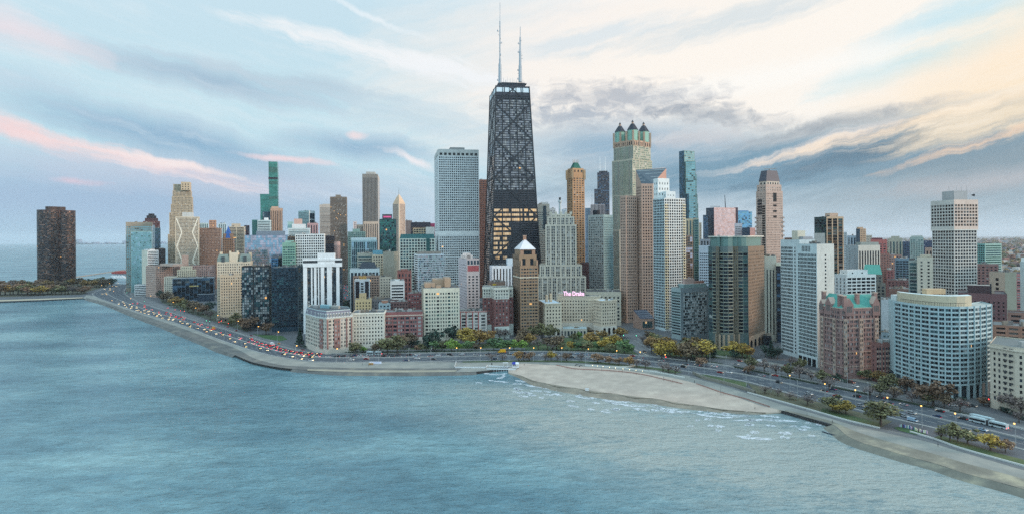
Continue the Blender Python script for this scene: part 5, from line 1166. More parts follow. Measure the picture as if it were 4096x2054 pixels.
# the hotel with the lettered roof sign
def hotel():
    b = Bld('hotel', 'H-shaped beige stone hotel with pink The Drake letters standing on its roof', 720, 2330, 1185)
    w = wall(200, 188, 168); st = S(w, 3.2, 3.6, .42, .48, [(gD, 6), (gN, 2), (gC, 1.2), (gL, .03)], top=2.6, base=11, edge=.9, rec=.3)
    rf = wall(176, 196, 208)
    lw = plan(2152, 2180, 2246, 690, 1213, 8); lw = [lw[0], lw[1], lw[1]+(lw[3]-lw[0])*1.0, lw[3]]
    zl = zof(2210, 1211, 690); b.tier(lw, 2, zl, st, True, rf)
    ce = plan(2230, 2230, 2400, 730, 1184, 8, 20); zc = zof(2310, 1182, 730); b.tier(ce, 2, zc, st.but(top=4))
    mid = plan(2342, 2342, 2412, 728, 1196, 8, 24); zm = zof(2370, 1196, 728); b.tier(mid, 2, zm, st, True, rf)
    rw = plan(2374, 2405, 2466, 695, 1200, 22); zr = zof(2430, 1200, 695); b.tier(rw, 2, zr, st, True, rf)
    for q, z in ((lw, zl), (ce, zc), (mid, zm), (rw, zr)):
        b.poly = q; corniced(b, z-1.2, wall(206, 196, 176), .8, .9)
        m = MB(); c = cen(q); ring = [c+(p-c)*1.004 for p in q]
        for i in range(4):
            j = (i+1) % 4; m.quad((*ring[i], 2), (*ring[j], 2), (*ring[j], 11.5), (*ring[i], 11.5), wall(206, 202, 190))
        m.build('stone_base', b.root)
    for q in (lw, rw):
        A, B = Vector((*q[0], 0)), Vector((*q[1], 0)); u = (B-A).normalized(); n = Vector((u.y, -u.x, 0))*.25; Lg = (B-A).length
        for k in range(3):
            p = A+u*Lg*(.2+.3*k)+n; m = MB(); arc = [p+u*1.5*cos(t)+Vector((0, 0, 8.6+1.5*sin(t))) for t in [pi*i/8 for i in range(9)]]; m.face([p-u*1.5+Vector((0, 0, 3)), p+u*1.5+Vector((0, 0, 3))]+arc, gN); m.build('arched_window', b.root)
    pv = plan(2252, 2252, 2348, 686, 1322, 8, 22); zp = zof(2300, 1312, 686); b.tier(pv, 2, zp, S(wall(176, 172, 160), 3.6, 9, .6, .75, [(gD, 2), (gB, 2)], top=1.6, rec=.4), True, wall(150, 168, 172))
    for s in (.3, .55): b.solid('chimney', sub(lw, s, s+.12, .5, .62), zl-.8, zl+5+s*6, wall(190, 172, 146))
    b.solid('roof_hut', sub(ce, .02, .6, .2, .9), zc-.8, zc+3, w, wall(150, 150, 146)); b.clutter(ce, zc, 2); b.clutter(rw, zr, 3)
    # letters
    A, B = Vector((*ce[0], 0)), Vector((*ce[1], 0)); u = (B-A).normalized(); n = Vector((u.y, -u.x, 0))
    s0 = ray(A.to_2d(), u.to_2d(), 2253, 1178); s1 = ray(A.to_2d(), u.to_2d(), 2337, 1178); base = A + u*s0 + n*.2
    glow, nt, p = new_mat('pink_neon'); p.inputs['Base Color'].default_value = (.9, .6, .75, 1); p.inputs['Emission Color'].default_value = (1, .55, .80, 1); p.inputs['Emission Strength'].default_value = 1.0
    tc = bpy.data.curves.new('letters', 'FONT'); tc.body = 'The Drake'; tc.size = 7.2; tc.extrude = .25; tc.offset = .14
    to = bpy.data.objects.new('roof_letters', tc); COL.objects.link(to); dg = bpy.context.evaluated_depsgraph_get()
    me = bpy.data.meshes.new_from_object(to.evaluated_get(dg)); bpy.data.objects.remove(to)
    xs = [v.co.x for v in me.vertices]; k = (s1-s0)/(max(xs)-min(xs)); zb = zc+.6
    me.materials.clear(); me.materials.append(glow); M = Matrix(((u.x*k, 0, -n.x*-1, 0), (u.y*k, 0, n.y, 0), (0, 1.0, 0, 0), (0, 0, 0, 1)))
    x0 = min(xs)
    for v in me.vertices: c = v.co.copy(); v.co = base + u*((c.x-x0)*k) + Vector((0, 0, zb + c.y)) + n*c.z - Vector(b.root['_b'])
    o = bpy.data.objects.new('roof_letters', me); COL.objects.link(o); o.parent = b.root
    m = MB(); m.tube(base+Vector((0, 0, zb-.4)), base+u*(s1-s0)+Vector((0, 0, zb-.4)), .2, .2, wDark)
    for i in range(8): q_ = base+u*(s1-s0)*i/7-n*.5; m.tube(q_+Vector((0, 0, zc-.8)), q_+Vector((0, 0, zb+4)), .12, .12, wDark, 4)
    m.build('sign_frame', b.root); b.finish()
hotel()
b = T('department_store', 'low ornate beige block with dark roof behind the right wing of the lettered hotel', (2345, 2345, 2484), 775, 1165, S(wall(186, 182, 166), 5, 4.4, .45, .6, DARK, top=5, base=6), None, 8, 40, n=5); b.finish()
T('office_block', 'dark maroon slab wedged between the stepped stone tower and the teal glass slab', (2326, 2326, 2356), 880, 1050, S(wall(84, 56, 58), wr=0), None, 8, 30, n=0).finish()
b = T('office_tower', 'plain teal-grey ribbed glass slab with dark rooftop tank', (2352, 2414, 2452), 905, 858, S(wall(150, 158, 156), 3, 3.5, .6, .6, [(gC, 3), (gP, 2), (gB, 2), (gW, 1)], top=3), S(wall(132, 160, 164), 1.7, 3.5, .55, .66, [(gT, 4), (gB, 3), (mT, 2)], sp=wall(120, 156, 160), top=3), 52, n=2)
m = MB(); c = cen(b.poly); m.tube((c.x-6, c.y, b.z1-.8), (c.x-6, c.y, b.z1+7), 5.5, 5.5, wDark, 12); m.build('rooftop_tank', b.root); b.finish()
b = T('apartment_tower', 'slim white tower with a dark blue window shaft right of the black tapered tower', (2150, 2150, 2198), 1000, 816, S(wall(190, 190, 180), 3, 3.4, .6, .5, [(gT, 3), (gB, 2), (gD, 2)], top=12), None, 8, 30, ph=[(2163, 2192, 808, wWhite)])
A, B = Vector((*b.poly[0], 0)), Vector((*b.poly[1], 0)); u = (B-A).normalized(); n = Vector((u.y, -u.x, 0))*.3; m = MB(); m.quad(A+u*9+n+Vector((0, 0, b.z1-40)), A+u*14+n+Vector((0, 0, b.z1-40)), A+u*14+n+Vector((0, 0, b.z1-3)), A+u*9+n+Vector((0, 0, b.z1-3)), gB); m.build('glass_shaft', b.root); b.finish()
T('apartment_tower', 'white block with pinkish window grid behind the slim white tower', (2196, 2196, 2222), 1250, 833, S(wall(206, 204, 202), 3, 3.4, .6, .5, [(gW, 2), (gC, 3)], top=4), None, None, 24).finish()
T('apartment_tower', 'small white block right of the slender antenna column', (2246, 2246, 2272), 1500, 836, S(wall(204, 210, 216), 3, 3.4, .6, .4, MIX), None, None, 20).finish()
def column():
    b = Bld('antenna_tower', 'slender pale column with a capped antenna top', 1400, 2240, 800); m = MB(); p = at(2240, 860, 1400)
    for (ya, ra), (yc, rc) in zip(((960, 4.2), (850, 3.2), (820, 2.6), (810, 4.2), (803, 4.4)), ((850, 3.2), (820, 2.6), (810, 2.6), (803, 4.4), (801, 3.2))):
        a, c = at(2240, ya, 1400), at(2240, yc, 1400); m.tube((p.x, p.y, 2 if ya == 960 else a.z), (p.x, p.y, c.z), ra, rc, wall(176, 188, 190), 12)
    m.build('shaft', b.root); m = MB(); z = zof(2240, 801, 1400); m.tube((p.x, p.y, z), (p.x, p.y, zof(2240, 790, 1400)), 2.2, 2.6, wDark, 10); m.build('antenna_drum', b.root); b.finish()
column()
def parktower():
    b = Bld('apartment_tower', 'tall brown tower with a green pyramid roof and pinnacles', 950, 2305, 680)
    br = wall(170, 134, 100); q = plan(2267, 2290, 2338, 950, 690, 26); z1 = zof(2300, 690, 950); st = S(br, 5.5, 3.6, .56, .5, [(gC, 3), (gD, 4), (gP, 1), (gW, 1)], top=7)
    b.tier(q, 2, z1, [st, st.but(bay=3.4, wr=.6, w=wall(150, 116, 88)), st, st]); q2 = inset(q, .9); z2 = zof(2300, 672, 952); b.tier(q2, z1-.8, z2, S(wall(176, 140, 104), 6, 5, .4, .5, DARK, top=1))
    for p in q:
        m = MB(); d = Vector(p); m.prism([d+Vector((-1.6, -1.6)), d+Vector((1.6, -1.6)), d+Vector((1.6, 1.6)), d+Vector((-1.6, 1.6))], z1-10, z1+5, wall(180, 146, 112)); m.build('corner_pinnacle', b.root)
    q3 = inset(q, .66); z3 = zof(2304, 648, 952); m = MB(); m.frustum(q3, z2-.6, inset(q3, .42), z3, wall(40, 98, 86, 1, .2)); ro = m.build('pyramid_roof', b.root)
    for p in inset(q3, .42): m = MB(); m.tube((p.x, p.y, z3), (p.x, p.y, z3+5), .5, .2, br); m.build('finial', ro, b.root['_b'])
    b.finish()
parktower()
def bundled():
    b = Bld('skyscraper', 'distant black bundled-tube tower with two white masts', 3400, 2406, 700)
    for xl, xr, y, d in ((2389, 2437, 690, 3400), (2377, 2392, 756, 3380), (2414, 2438, 820, 3370)):
        q = plan(xl, xl, xr, d, y, 10, 60); b.tier(q, 2, zof(xl, y, d), S(wall(54, 56, 70), 9, 9, .7, .55, [(gW, 2), (gD, 4), (mN, 2)], top=14))
    for z0, z1 in ((755, 750), (888, 880)): pass
    b.solid('penthouse', plan(2396, 2396, 2430, 3405, 684, 10, 40), zof(2400, 692, 3400), zof(2410, 684, 3405), wDark)
    for x, yt in ((2400, 625), (2421, 627)):
        p, t = at(x, 688, 3420), at(x, yt, 3420); m = MB(); m.tube(p, (p.x, p.y, t.z), 2.2, .9, wWhite); m.build('mast', b.root)
    b.finish()
bundled()
b = T('office_block', 'grey and pink distant block in front of the bundled-tube tower', (2362, 2362, 2420), 1850, 818, S(wall(166, 152, 152), 4, 40, .5, .98, [(gC, 1), (gD, 1)]), None, None, 30)
b.tier(plan(2340, 2340, 2364, 1860, 832, 5, 24), 2, zof(2350, 832, 1860), S(wall(120, 138, 156), 4, 4, .6, .5, BLUE)); m = MB(); p = at(2368, 818, 1860); m.tube(p, (p.x, p.y, p.z+34), .8, .3, wGrey); m.build('mast', b.root); b.finish()
# ================================================================ buildings, right third
# greenish tower with three lantern turrets
def turrets():
    b = Bld('skyscraper', 'pale green and stone tower crowned by turrets with dark domed roofs', 1080, 2530, 590)
    stn = wall(178, 150, 128); gs = S(wall(168, 168, 148), 3.2, 3.8, .60, .58, [(gG, 3), (gT, 3), (gP, 1), (gC, 3)], sp=wall(160, 168, 150), top=1.5)
    gw = S(wall(178, 174, 156), 2.6, 60, .5, .98, [(gT, 3), (gG, 2), (gB, 1)], top=2)
    lo = plan(2440, 2478, 2500, 1060, 922, 30); b.tier(lo, 2, zof(2478, 918, 1060), gw.but(w=wall(170, 166, 152)))
    body = plan(2448, 2530, 2608, 1080, 650, 40); z1 = zof(2530, 634, 1080); b.tier(body, 2, z1, [gs, gw, gs, gw])
    up = sub(body, .04, .93, .0, .96); z2 = zof(2530, 580, 1084); b.tier(up, z1-.8, z2, [gs, gw.but(w=wall(182, 176, 156)), gs, gw])
    # open stone arcade below the turrets
    z3 = zof(2530, 566, 1084); b.tier(up, z2-.8, z3+3, S(stn, 5, 8, .5, .7, [(gN, 1)], rec=1.5, top=1.6), True)
    slate = wall(52, 58, 68)
    for s0, s1, t0, t1 in ((.0, .34, .0, .34), (.62, .98, .0, .34), (.0, .34, .64, .98), (.62, .98, .64, .98)):
        p = sub(up, s0, s1, t0, t1); c = cen(p); hb = z3 + 2.2; ht = hb + 19
        for v in p:
            m = MB(); d = Vector(v); m.prism([d+Vector((-1.5, -1.5)), d+Vector((1.5, -1.5)), d+Vector((1.5, 1.5)), d+Vector((-1.5, 1.5))], hb-9, ht-2, stn); m.build('turret_pier', b.root)
        m = MB(); r = (p[0]-c).length*.80; oc = [c+Vector((cos(2*pi*k/8), sin(2*pi*k/8)))*r for k in range(8)]
        m.prism(oc, hb, ht, wall(128, 176, 160, 1, .15, .4)); tr = m.build('turret', b.root)
        m = MB(); m.frustum([c+(q-c)*1.12 for q in oc], ht, [c+(q-c)*.86 for q in oc], ht+4, slate); m.frustum([c+(q-c)*.86 for q in oc], ht+4, [c+(q-c)*.34 for q in oc], ht+11, slate); m.frustum([c+(q-c)*.2 for q in oc], ht+11, [c+(q-c)*.2 for q in oc], ht+14, stn); m.cone([c+(q-c)*.26 for q in oc], ht+14, (c.x, c.y, ht+18), slate)
        m.build('turret_roof', tr, b.root['_b'])
    b.finish()
turrets()
# pink granite tower of joined shafts with slanted glass roof
def granite():
    b = Bld('office_tower', 'pinkish-brown granite tower with a slanted black glass roof', 800, 2560, 680)
    g = wall(174, 148, 132); st = S(g, 3.3, 3.65, .52, .52, [(gD, 5), (gB, 2), (gN, 2), (gC, .8)], top=2, base=4, edge=1, rec=.3)
    lo = plan(2480, 2503, 2548, 792, 784, 24); zl = zof(2503, 782, 792); b.tier(lo, 2, zl, st)
    md = [at(2544, 800, 808).to_2d(), at(2566, 800, 790).to_2d(), at(2612, 800, 792).to_2d(), at(2666, 800, 830).to_2d(), at(2660, 800, 860).to_2d(), at(2590, 800, 862).to_2d()]
    z0 = zof(2590, 738, 795); b.tier(md, 2, z0, st, False)
    # slanted crown: high at the back, low at the front edge
    fr, bk = zof(2590, 735, 792), zof(2604, 676, 860); rs = wall(176, 140, 126)
    m = MB(); k = len(md); zz = [zof(2544, 680, 808), fr, fr, zof(2666, 673, 830), bk+2, bk]
    for i in range(k):
        j = (i+1) % k; m.quad((*md[i], z0), (*md[j], z0), (*md[j], zz[j]), (*md[i], zz[i]), g if i != 2 else rs)
    m.build('crown_wall', b.root)
    m = MB(); blk = wall(40, 62, 76, 1, .1, .2)
    m.face([(*md[0], zz[0]), (*md[1], zz[1]), (*md[2], zz[2]), (*md[3], zz[3])], blk); m.face([(*md[0], zz[0]), (*md[3], zz[3]), (*md[4], zz[4]), (*md[5], zz[5])], blk); sr = m.build('slanted_glass_roof', b.root)
    m = MB()
    for f in (.2, .42, .66, .88):
        a_ = Vector((*md[1], zz[1])).lerp(Vector((*md[0], zz[0])), f); c_ = Vector((*md[2], zz[2])).lerp(Vector((*md[3], zz[3])), f); m.tube(a_+Vector((0, 0, .3)), c_+Vector((0, 0, .3)), .45, .45, wall(130, 150, 156), 4)
    m.build('glazing_bar', sr, b.root['_b'])
    b.finish()
granite()
def atrium():
    b = Bld('shopping_arcade', 'low granite arcade building with sloping glass atrium roof on the avenue', 735, 2575, 1240)
    q = plan(2533, 2562, 2616, 735, 1275, 14); g = wall(160, 132, 118); zf = zof(2562, 1274, 735); zb = zof(2560, 1236, 760)
    m = MB(); zz = [zf, zf, zb, zb]
    for i in range(4):
        j = (i+1) % 4; m.quad((*q[i], 2), (*q[j], 2), (*q[j], zz[j]), (*q[i], zz[i]), g)
    m.build('wall', b.root)
    m = MB(); m.face([(*q[i], zz[i]+.3) for i in range(4)], wall(64, 74, 90, 1, .1, .3)); ro = m.build('atrium_roof', b.root)
    m = MB()
    for f in (.25, .5, .75): m.tube(Vector((*q[0], zf+.5)).lerp(Vector((*q[3], zb+.5)), f), Vector((*q[1], zf+.5)).lerp(Vector((*q[2], zb+.5)), f), .4, .4, wall(120, 130, 140), 4)
    m.build('roof_rib', ro, b.root['_b'])
    A, B = Vector((*q[0], 0)), Vector((*q[1], 0)); u = (B-A).normalized(); n = Vector((u.y, -u.x, 0))*.3; Lg = (B-A).length
    m = MB()
    for i in range(6):
        p = A+u*Lg*(.16+.12*i)+n; m.quad(p+Vector((0, 0, 4)), p+u*Lg*.105+Vector((0, 0, 4)), p+u*Lg*.105+Vector((0, 0, zf-3)), p+Vector((0, 0, zf-3)), gT)
    m.build('glass_front', b.root)
    m = MB(); p = A+u*Lg*.34+n*1.4; m.quad(p+Vector((0, 0, 9)), p+u*2+Vector((0, 0, 9)), p+u*2+Vector((0, 0, 11.4)), p+Vector((0, 0, 11.4)), gY); m.build('lit_window', b.root); b.finish()
atrium()
# white balcony tower
bal = [(gN, 6), (gD, 4), (gB, 1.4), (gT, .6), (gC, .4)]
b = T('apartment_tower', 'white tower with gridded balconies on its left face and bronze upper windows', (2612, 2657, 2741), 722, 792, S(wall(206, 208, 204), 3.3, 3.15, .68, .66, [(gN, 5), (gD, 3), (gW, 2), (gC, .5)], top=1, base=3, rec=.35, edge=.3), S(wall(186, 204, 208), 3.0, 3.15, .84, .76, bal, rec=1.3, top=1, base=3, edge=.3), 22, n=0)
A, B = Vector((*b.poly[0], 0)), Vector((*b.poly[1], 0)); u = (B-A).normalized(); n = Vector((u.y, -u.x, 0)); Lg = (B-A).length; cr_ = wall(206, 192, 156)
for f0, f1 in ((.0, .16), (.86, 1.0)):
    for k in range(int((b.z1-8)/3.15)):      # balcony trays on the corner bays
        m = b.part('balcony'); p0, p1 = A+u*Lg*f0, A+u*Lg*f1; z = 5.2+k*3.15
        m.prism([p0.to_2d(), (p0+n*1.1).to_2d(), (p1+n*1.1).to_2d(), p1.to_2d()], z, z+1.0, cr_, None, True)
for (x0, x1, yt, mat, s0, s1, t0, t1) in ((2646, 2704, 716, wall(216, 222, 220), .0, .55, .55, .95), (2680, 2712, 768, wall(206, 214, 214), .25, .7, .3, .55)):
    b.tier(sub(b.poly, s0, s1, t0, t1), b.z1-.8, zof(2680, yt, 745), S(mat, 4, 6.5, .3, .42, [(gN, 1)], top=3, base=3, rec=.3))
b.finish()
# tall glass tower with stepped right edge
def glasstall():
    b = Bld('apartment_tower', 'tall blue-green glass tower with stepped curved right edge', 1150, 2755, 610)
    lt, rt = S(wall(44, 92, 110), 3, 3.4, .9, .84, [(mN, 4), (gB, 3)], top=1), S(wall(130, 150, 142), 3, 3.4, .93, .76, [(mT, 6), (gT, 1)], sp=wall(166, 170, 158), top=1)
    q = plan(2716, 2737, 2778, 1150, 604, 26); b.tier(q, 2, zof(2737, 602, 1150), [rt, lt, rt, lt])
    for xr, y, k in ((2782, 646, .92), (2787, 700, .86), (2790, 780, .8), (2793, 815, .75)):
        p = plan(2742, 2742, xr, 1148-k*4, y, 26, 22*k); b.tier(p, 2, zof(2760, y, 1148), [rt, lt, rt, lt])
    p = plan(2737, 2750, 2762, 1140, 775, 40); b.tier(p, 2, zof(2750, 775, 1140), lt); b.finish()
glasstall()
b = T('apartment_tower', 'beige ribbed tower with green glass right bay below the tall glass tower', (2741, 2741, 2795), 905, 875, S(wall(196, 182, 152), 4.4, 60, .5, .98, [(gG, 2), (gT, 2), (gC, 1)], top=2), S(wall(150, 162, 150), 3, 3.5, .9, .7, [(gG, 3), (gT, 3)]), 16, n=2)
p = sub(b.poly, .62, 1.0, -.12, .4); b.tier(p, 2, b.z1-1, S(wall(120, 142, 134), 5, 3.5, .92, .76, [(gG, 4), (gT, 3), (gB, 1)], top=1)); b.finish()
T('office_block', 'bronze mirrored block with a pinkish grid right of the white balcony tower', (2738, 2738, 2772), 860, 943, S(wall(176, 142, 118), 3, 3.6, .9, .82, [(gW, 4), (mP, 1.2), (gC, 1)], top=1), None, 16, 22, n=1).finish()
T('office_block', 'pale blue-grey banded office slab behind the low glass slab', (2795, 2795, 2840), 850, 982, S(wall(176, 192, 204), 2.4, 3.6, .74, .42, [(gB, 4), (gD, 3)], top=9), None, 16, 26, n=0).finish()
T('apartment_block', 'beige slab with dark balcony column left of the navy glass cluster', (2796, 2796, 2806), 1300, 890, S(wall(196, 176, 152), 3, 3.4, .5, .5, NITE), None, None, 16, n=0).finish()
# low glass slab
b = T('apartment_block', 'flat-topped glass apartment slab with flickering blinds left of the curved balcony tower', (2685, 2722, 2836), 660, 1150, S(wall(120, 134, 140), 1.9, 2.95, .9, .78, [(glass('white_shade', (.56, .60, .61), 0, .3), 6), (gP, 3), (gB, 1.5), (gN, 4), (gT, 1), (mS, 2)], sp=wall(150, 166, 170), top=5, base=4, rec=.15, edge=3.6), S(wall(140, 158, 160), 30, 2.95, .97, .52, [(gT, 3), (gB, 2), (gD, 2)], top=4, base=4, edge=.5), 24, n=3)
b.solid('penthouse', sub(b.poly, .18, .98, .2, .85), b.z1-.8, b.z1+3.4, wall(116, 140, 140), wall(170, 174, 172)); b.solid('lift_house', sub(b.poly, .26, .6, .35, .6), b.z1+3.4, b.z1+9, wall(170, 146, 138)); b.solid('lift_house', sub(b.poly, .6, .95, .35, .55), b.z1+3.4, b.z1+6, wall(140, 100, 88)); b.finish()
# curved balcony tower
def curved_balcony():
    b = Bld('apartment_tower', 'dark brown tower with bowed dark balconies and a tan brick right side', 600, 2930, 985)
    tan, ol = wall(118, 102, 86), wall(104, 98, 84)
    zt = zof(2900, 985, 600)
    dk = [(gN, 5), (gD, 4), (gB, 2), (gT, 1.5), (gC, .8), (gL, .06)]
    bl = S(wall(90, 104, 104), 30, 3.3, .97, .74, dk, rec=1.4, top=6, base=16, edge=.3); gs = S(wall(70, 96, 98), 5, 3.3, .9, .8, [(gT, 4), (gB, 3), (gP, .6), (gN, 2)], rec=.2, top=6, base=16, edge=.2)
    pil = S(ol, 1.6, 3.3, .36, .6, [(gN, 2), (gB, 1), (gC, 1)], rec=.3, top=3, base=4, edge=.5); br = S(tan, 3.2, 3.3, .36, .5, [(gC, 3), (gP, 1), (gD, 3)], rec=.25, top=4, base=13, edge=.8)
    xs = [(2834, 612), (2850, 606), (2864, 602), (2864.5, 599), (2876, 599), (2876.5, 601), (2893, 596), (2912, 594.5), (2932, 596), (2932.5, 599), (2952, 598), (2952.5, 601), (2972, 600), (2993, 601), (3057, 640)]
    pts = [at(x, 1100, D).to_2d() for x, D in xs]
    sty = [gs, bl, ol, pil, ol, bl, bl, bl, ol, pil, ol, bl, gs, br]
    back = [at(3010, 1100, 668).to_2d(), at(2850, 1100, 640).to_2d()]
    poly = pts + back; st = [x if isinstance(x, S) else S(x, wr=0) for x in sty] + [br, S(tan, wr=0), gs]
    b.tier(poly, 2, zt, st)
    top = [p for p in poly]; c = cen(poly)
    m = MB(); m.prism([c+(p-c)*.9 for p in top], zt-.8, zt+9, wall(96, 126, 122)); m.build('glass_attic', b.root)
    m = MB(); m.prism([c+(p-c)*1.0 for p in top], zt+9, zt+10, wall(206, 206, 196), None, True); m.build('roof_slab', b.root)
    b.solid('penthouse', [c+Vector((-12, -8)), c+Vector((10, -6)), c+Vector((10, 8)), c+Vector((-12, 8))], zt+10, zof(2920, 948, 630), wall(96, 98, 82)); b.solid('penthouse', [c+Vector((10, -5)), c+Vector((17, -3)), c+Vector((17, 8)), c+Vector((10, 8))], zt+10, zof(2920, 950, 630), wall(166, 122, 80))
    # pale slab edges of the balconies
    edge = wall(150, 152, 136); n = int((zt-2-22)/3.3)
    for (i0, i1) in ((5, 8), (1, 2), (11, 12)):
        for k in range(n+1):
            z = 18 + k*(zt-2-22)/n; m = MB()
            for i in range(i0, i1):
                A, B = pts[i], pts[i+1]; u = (B-A).normalized(); o = Vector((u.y, -u.x))*.5
                m.quad((*(A+o), z-.3), (*(B+o), z-.3), (*(B+o), z+.3), (*(A+o), z+.3), edge); m.quad((*(A+o), z+.3), (*(B+o), z+.3), (*B, z+.3), (*A, z+.3), edge); m.quad((*A, z-.3), (*B, z-.3), (*(B+o), z-.3), (*(A+o), z-.3), edge)
            if m.f and len(b.root.children) < 95: m.build('balcony', b.root)
    m = MB()       # stone arcade at street level
    A, B = Vector((*pts[13], 0)), Vector((*pts[14], 0)); u = (B-A).normalized(); o = Vector((u.y, -u.x, 0))*.35; Lg = (B-A).length
    m.quad(A+o+Vector((0, 0, 2)), B+o+Vector((0, 0, 2)), B+o+Vector((0, 0, 14)), A+o+Vector((0, 0, 14)), wall(170, 146, 124)); m.build('stone_base', b.root)
    for k in range(4):
        p = A+u*Lg*(.14+.24*k)+o*1.3; m = MB(); m.face([p-u*3+Vector((0, 0, 2.2)), p+u*3+Vector((0, 0, 2.2))]+[p+u*3*cos(t)+Vector((0, 0, 7+3*sin(t))) for t in [pi*i/8 for i in range(9)]], gN); m.build('arched_opening', b.root)
    for i in (2, 4, 6, 7, 9, 11): m = MB(); m.prism([pts[i]+Vector((-.9, -1.2)), pts[i]+Vector((.9, -1.2)), pts[i]+Vector((.9, .4)), pts[i]+Vector((-.9, .4))], 2, 17, wall(168, 150, 130)); m.build('column', b.root)
    b.finish()
curved_balcony()
T('office_tower', 'pale stone tower with black vertical slots right of the tan brick side', (3057, 3057, 3105), 650, 1024, S(wall(196, 196, 182), 3.6, 300, .36, .98, [(gN, 1)], top=13, base=6, rec=.6, edge=1.2), None, 22, 26, n=2).finish()
T('office_tower', 'black glass slab with a cream top between the slotted tower and the white twin slabs', (3104, 3104, 3128), 640, 1062, S(wall(40, 44, 52), 8, 3.5, .94, .8, [(gN, 4), (mN, 2), (gD, 1)], top=7), None, 22, 24, ph=[(3104, 3128, 1050, wall(206, 204, 184), 0, .8)], n=0).finish()
b = T('apartment_block', 'low dark glass cube in shadow at the foot of the slotted tower', (3055, 3055, 3086), 622, 1340, S(wall(30, 38, 46), 4, 3.4, .85, .7, [(gN, 4), (gB, 1)]), None, 22, 14, n=1); b.finish()
# tall stone tower with a dark mansard
def mansardtower():
    b = Bld('hotel', 'tall pinkish stone tower with a dark steep mansard crown', 900, 3070, 745)
    w = wall(176, 156, 144); st = S(w, 2.7, 3.5, .4, .5, [(gC, 4), (gD, 2), (gP, 1)], top=3, rec=.25)
    lo = plan(3024, 3064, 3131, 900, 760, 24); zl = zof(3064, 762, 900); b.tier(lo, 2, zl, st)
    mi = sub(lo, .02, .94, .03, .95); zm = zof(3064, 737, 902); b.tier(mi, zl-.8, zm, st.but(bay=5, wr=.5))
    up = sub(lo, .1, .88, .12, .86); zu = zof(3064, 724, 904); b.tier(up, zm-.8, zu, S(wall(190, 178, 164), 5, 5, .5, .6, [(gD, 1), (gB, 1)], top=.8))
    z3 = zof(3070, 681, 906); m = MB(); m.frustum(inset(up, 1.04), zu, inset(up, .78), z3, wall(62, 68, 82, 1, .15, .6)); ro = m.build('mansard_roof', b.root)
    m = MB(); c = cen(up); m.tube((c.x-9, c.y-4, z3+2.4), (c.x+11, c.y+2, z3+3.4), .6, .6, wGrey, 6); m.tube((c.x, c.y, z3), (c.x, c.y, z3+3), .8, .8, wGrey); m.build('cleaning_crane', ro, b.root['_b'])
    A, B = Vector((*lo[3], 0)), Vector((*lo[0], 0)); u = (B-A).normalized(); n = Vector((u.y, -u.x, 0)); Lg = (B-A).length
    for k in range(44):
        z = zl-24-k*3.5
        if z < 40: break
        m = MB(); p = A+u*Lg*.62+n*.15; m.quad(p+Vector((0, 0, z)), p+u*Lg*.26+Vector((0, 0, z)), p+u*Lg*.26+Vector((0, 0, z+2.5)), p+Vector((0, 0, z+2.5)), gN); m.build('balcony_recess', b.root)
    for r in range(5):
        for cidx in range(3):
            z = zl-16-r*4.6; p = A+u*Lg*(.16+.15*cidx)+n*.15; m = MB(); m.quad(p+Vector((0, 0, z)), p+u*Lg*.12+Vector((0, 0, z)), p+u*Lg*.12+Vector((0, 0, z+3.8)), p+Vector((0, 0, z+3.8)), gD); m.build('tall_window', b.root)
    A, B = Vector((*lo[0], 0)), Vector((*lo[1], 0)); u = (B-A).normalized(); n = Vector((u.y, -u.x, 0)); Lg = (B-A).length
    for z, h in ((zl-16, 13), (zl-23, 3), (zl-31, 3), (zl-39, 3)):
        m = MB(); p = A+u*Lg*.42+n*.15; m.quad(p+Vector((0, 0, z)), p+u*Lg*.2+Vector((0, 0, z)), p+u*Lg*.2+Vector((0, 0, z+h)), p+Vector((0, 0, z+h)), gN); m.build('loggia', b.root)
    for i, sgn in ((1, 1), (3, -1)):
        for k in range(16):
            v = Vector(lo[i]); z = zl-40-k*6.5; m = MB(); m.prism([v+Vector((-1.6, -1.6)), v+Vector((1.6, -1.6)), v+Vector((1.6, 1.6)), v+Vector((-1.6, 1.6))], z, z+2.4, w, None, True); m.build('balcony', b.root)
    b.finish()
mansardtower()
# distant glass cluster
b = T('office_tower', 'far pink-reflecting glass block with a crane mast', (2824, 2856, 2942), 1800, 830, S(wall(196, 160, 152), 5, 4.6, .9, .8, [(mP, 5), (glass('rosy', (.60, .42, .40), .7, .1), 2)], top=3), S(wall(50, 66, 90), 3, 4, .9, .8, [(mN, 3), (gB, 2)]), 24, n=0)
m = MB(); c = cen(b.poly); z = b.z1
for k in range(1): m.tube((c.x+14, c.y, z-2), (c.x+12, c.y, z+38), 1.6, .7, wDark, 5); m.tube((c.x-30, c.y, z+5), (c.x-2, c.y, z+4), .9, .9, wGrey, 4)
m.build('crane_mast', b.root); b.finish()
T('office_tower', 'far navy glass block stepped against the pink glass block', (2812, 2812, 2832), 1790, 860, S(wall(54, 72, 92), 3, 4, .85, .7, [(mN, 3), (gB, 3)]), None, None, 30, n=0).finish()
T('office_tower', 'far reddish striped block right of the crane mast', (2936, 2936, 2952), 1850, 830, S(wall(120, 84, 90), 3, 4, .7, .5, [(gW, 2), (gB, 2)]), None, None, 30, n=0).finish()
T('office_tower', 'far blue glass tower with slightly arched top and pink right edge', (2947, 3008, 3020), 2000, 846, S(wall(110, 160, 190), 6, 4, .94, .85, [(glass('skyblue', (.16, .36, .52), .75, .07), 4), (gB, 1), (mT, 1)], top=1), S(wall(206, 176, 176), 4, 4, .8, .8, [(mP, 1)]), 100, ph=[(2958, 2994, 842, wall(70, 130, 176), .1, .9)], n=0).finish()
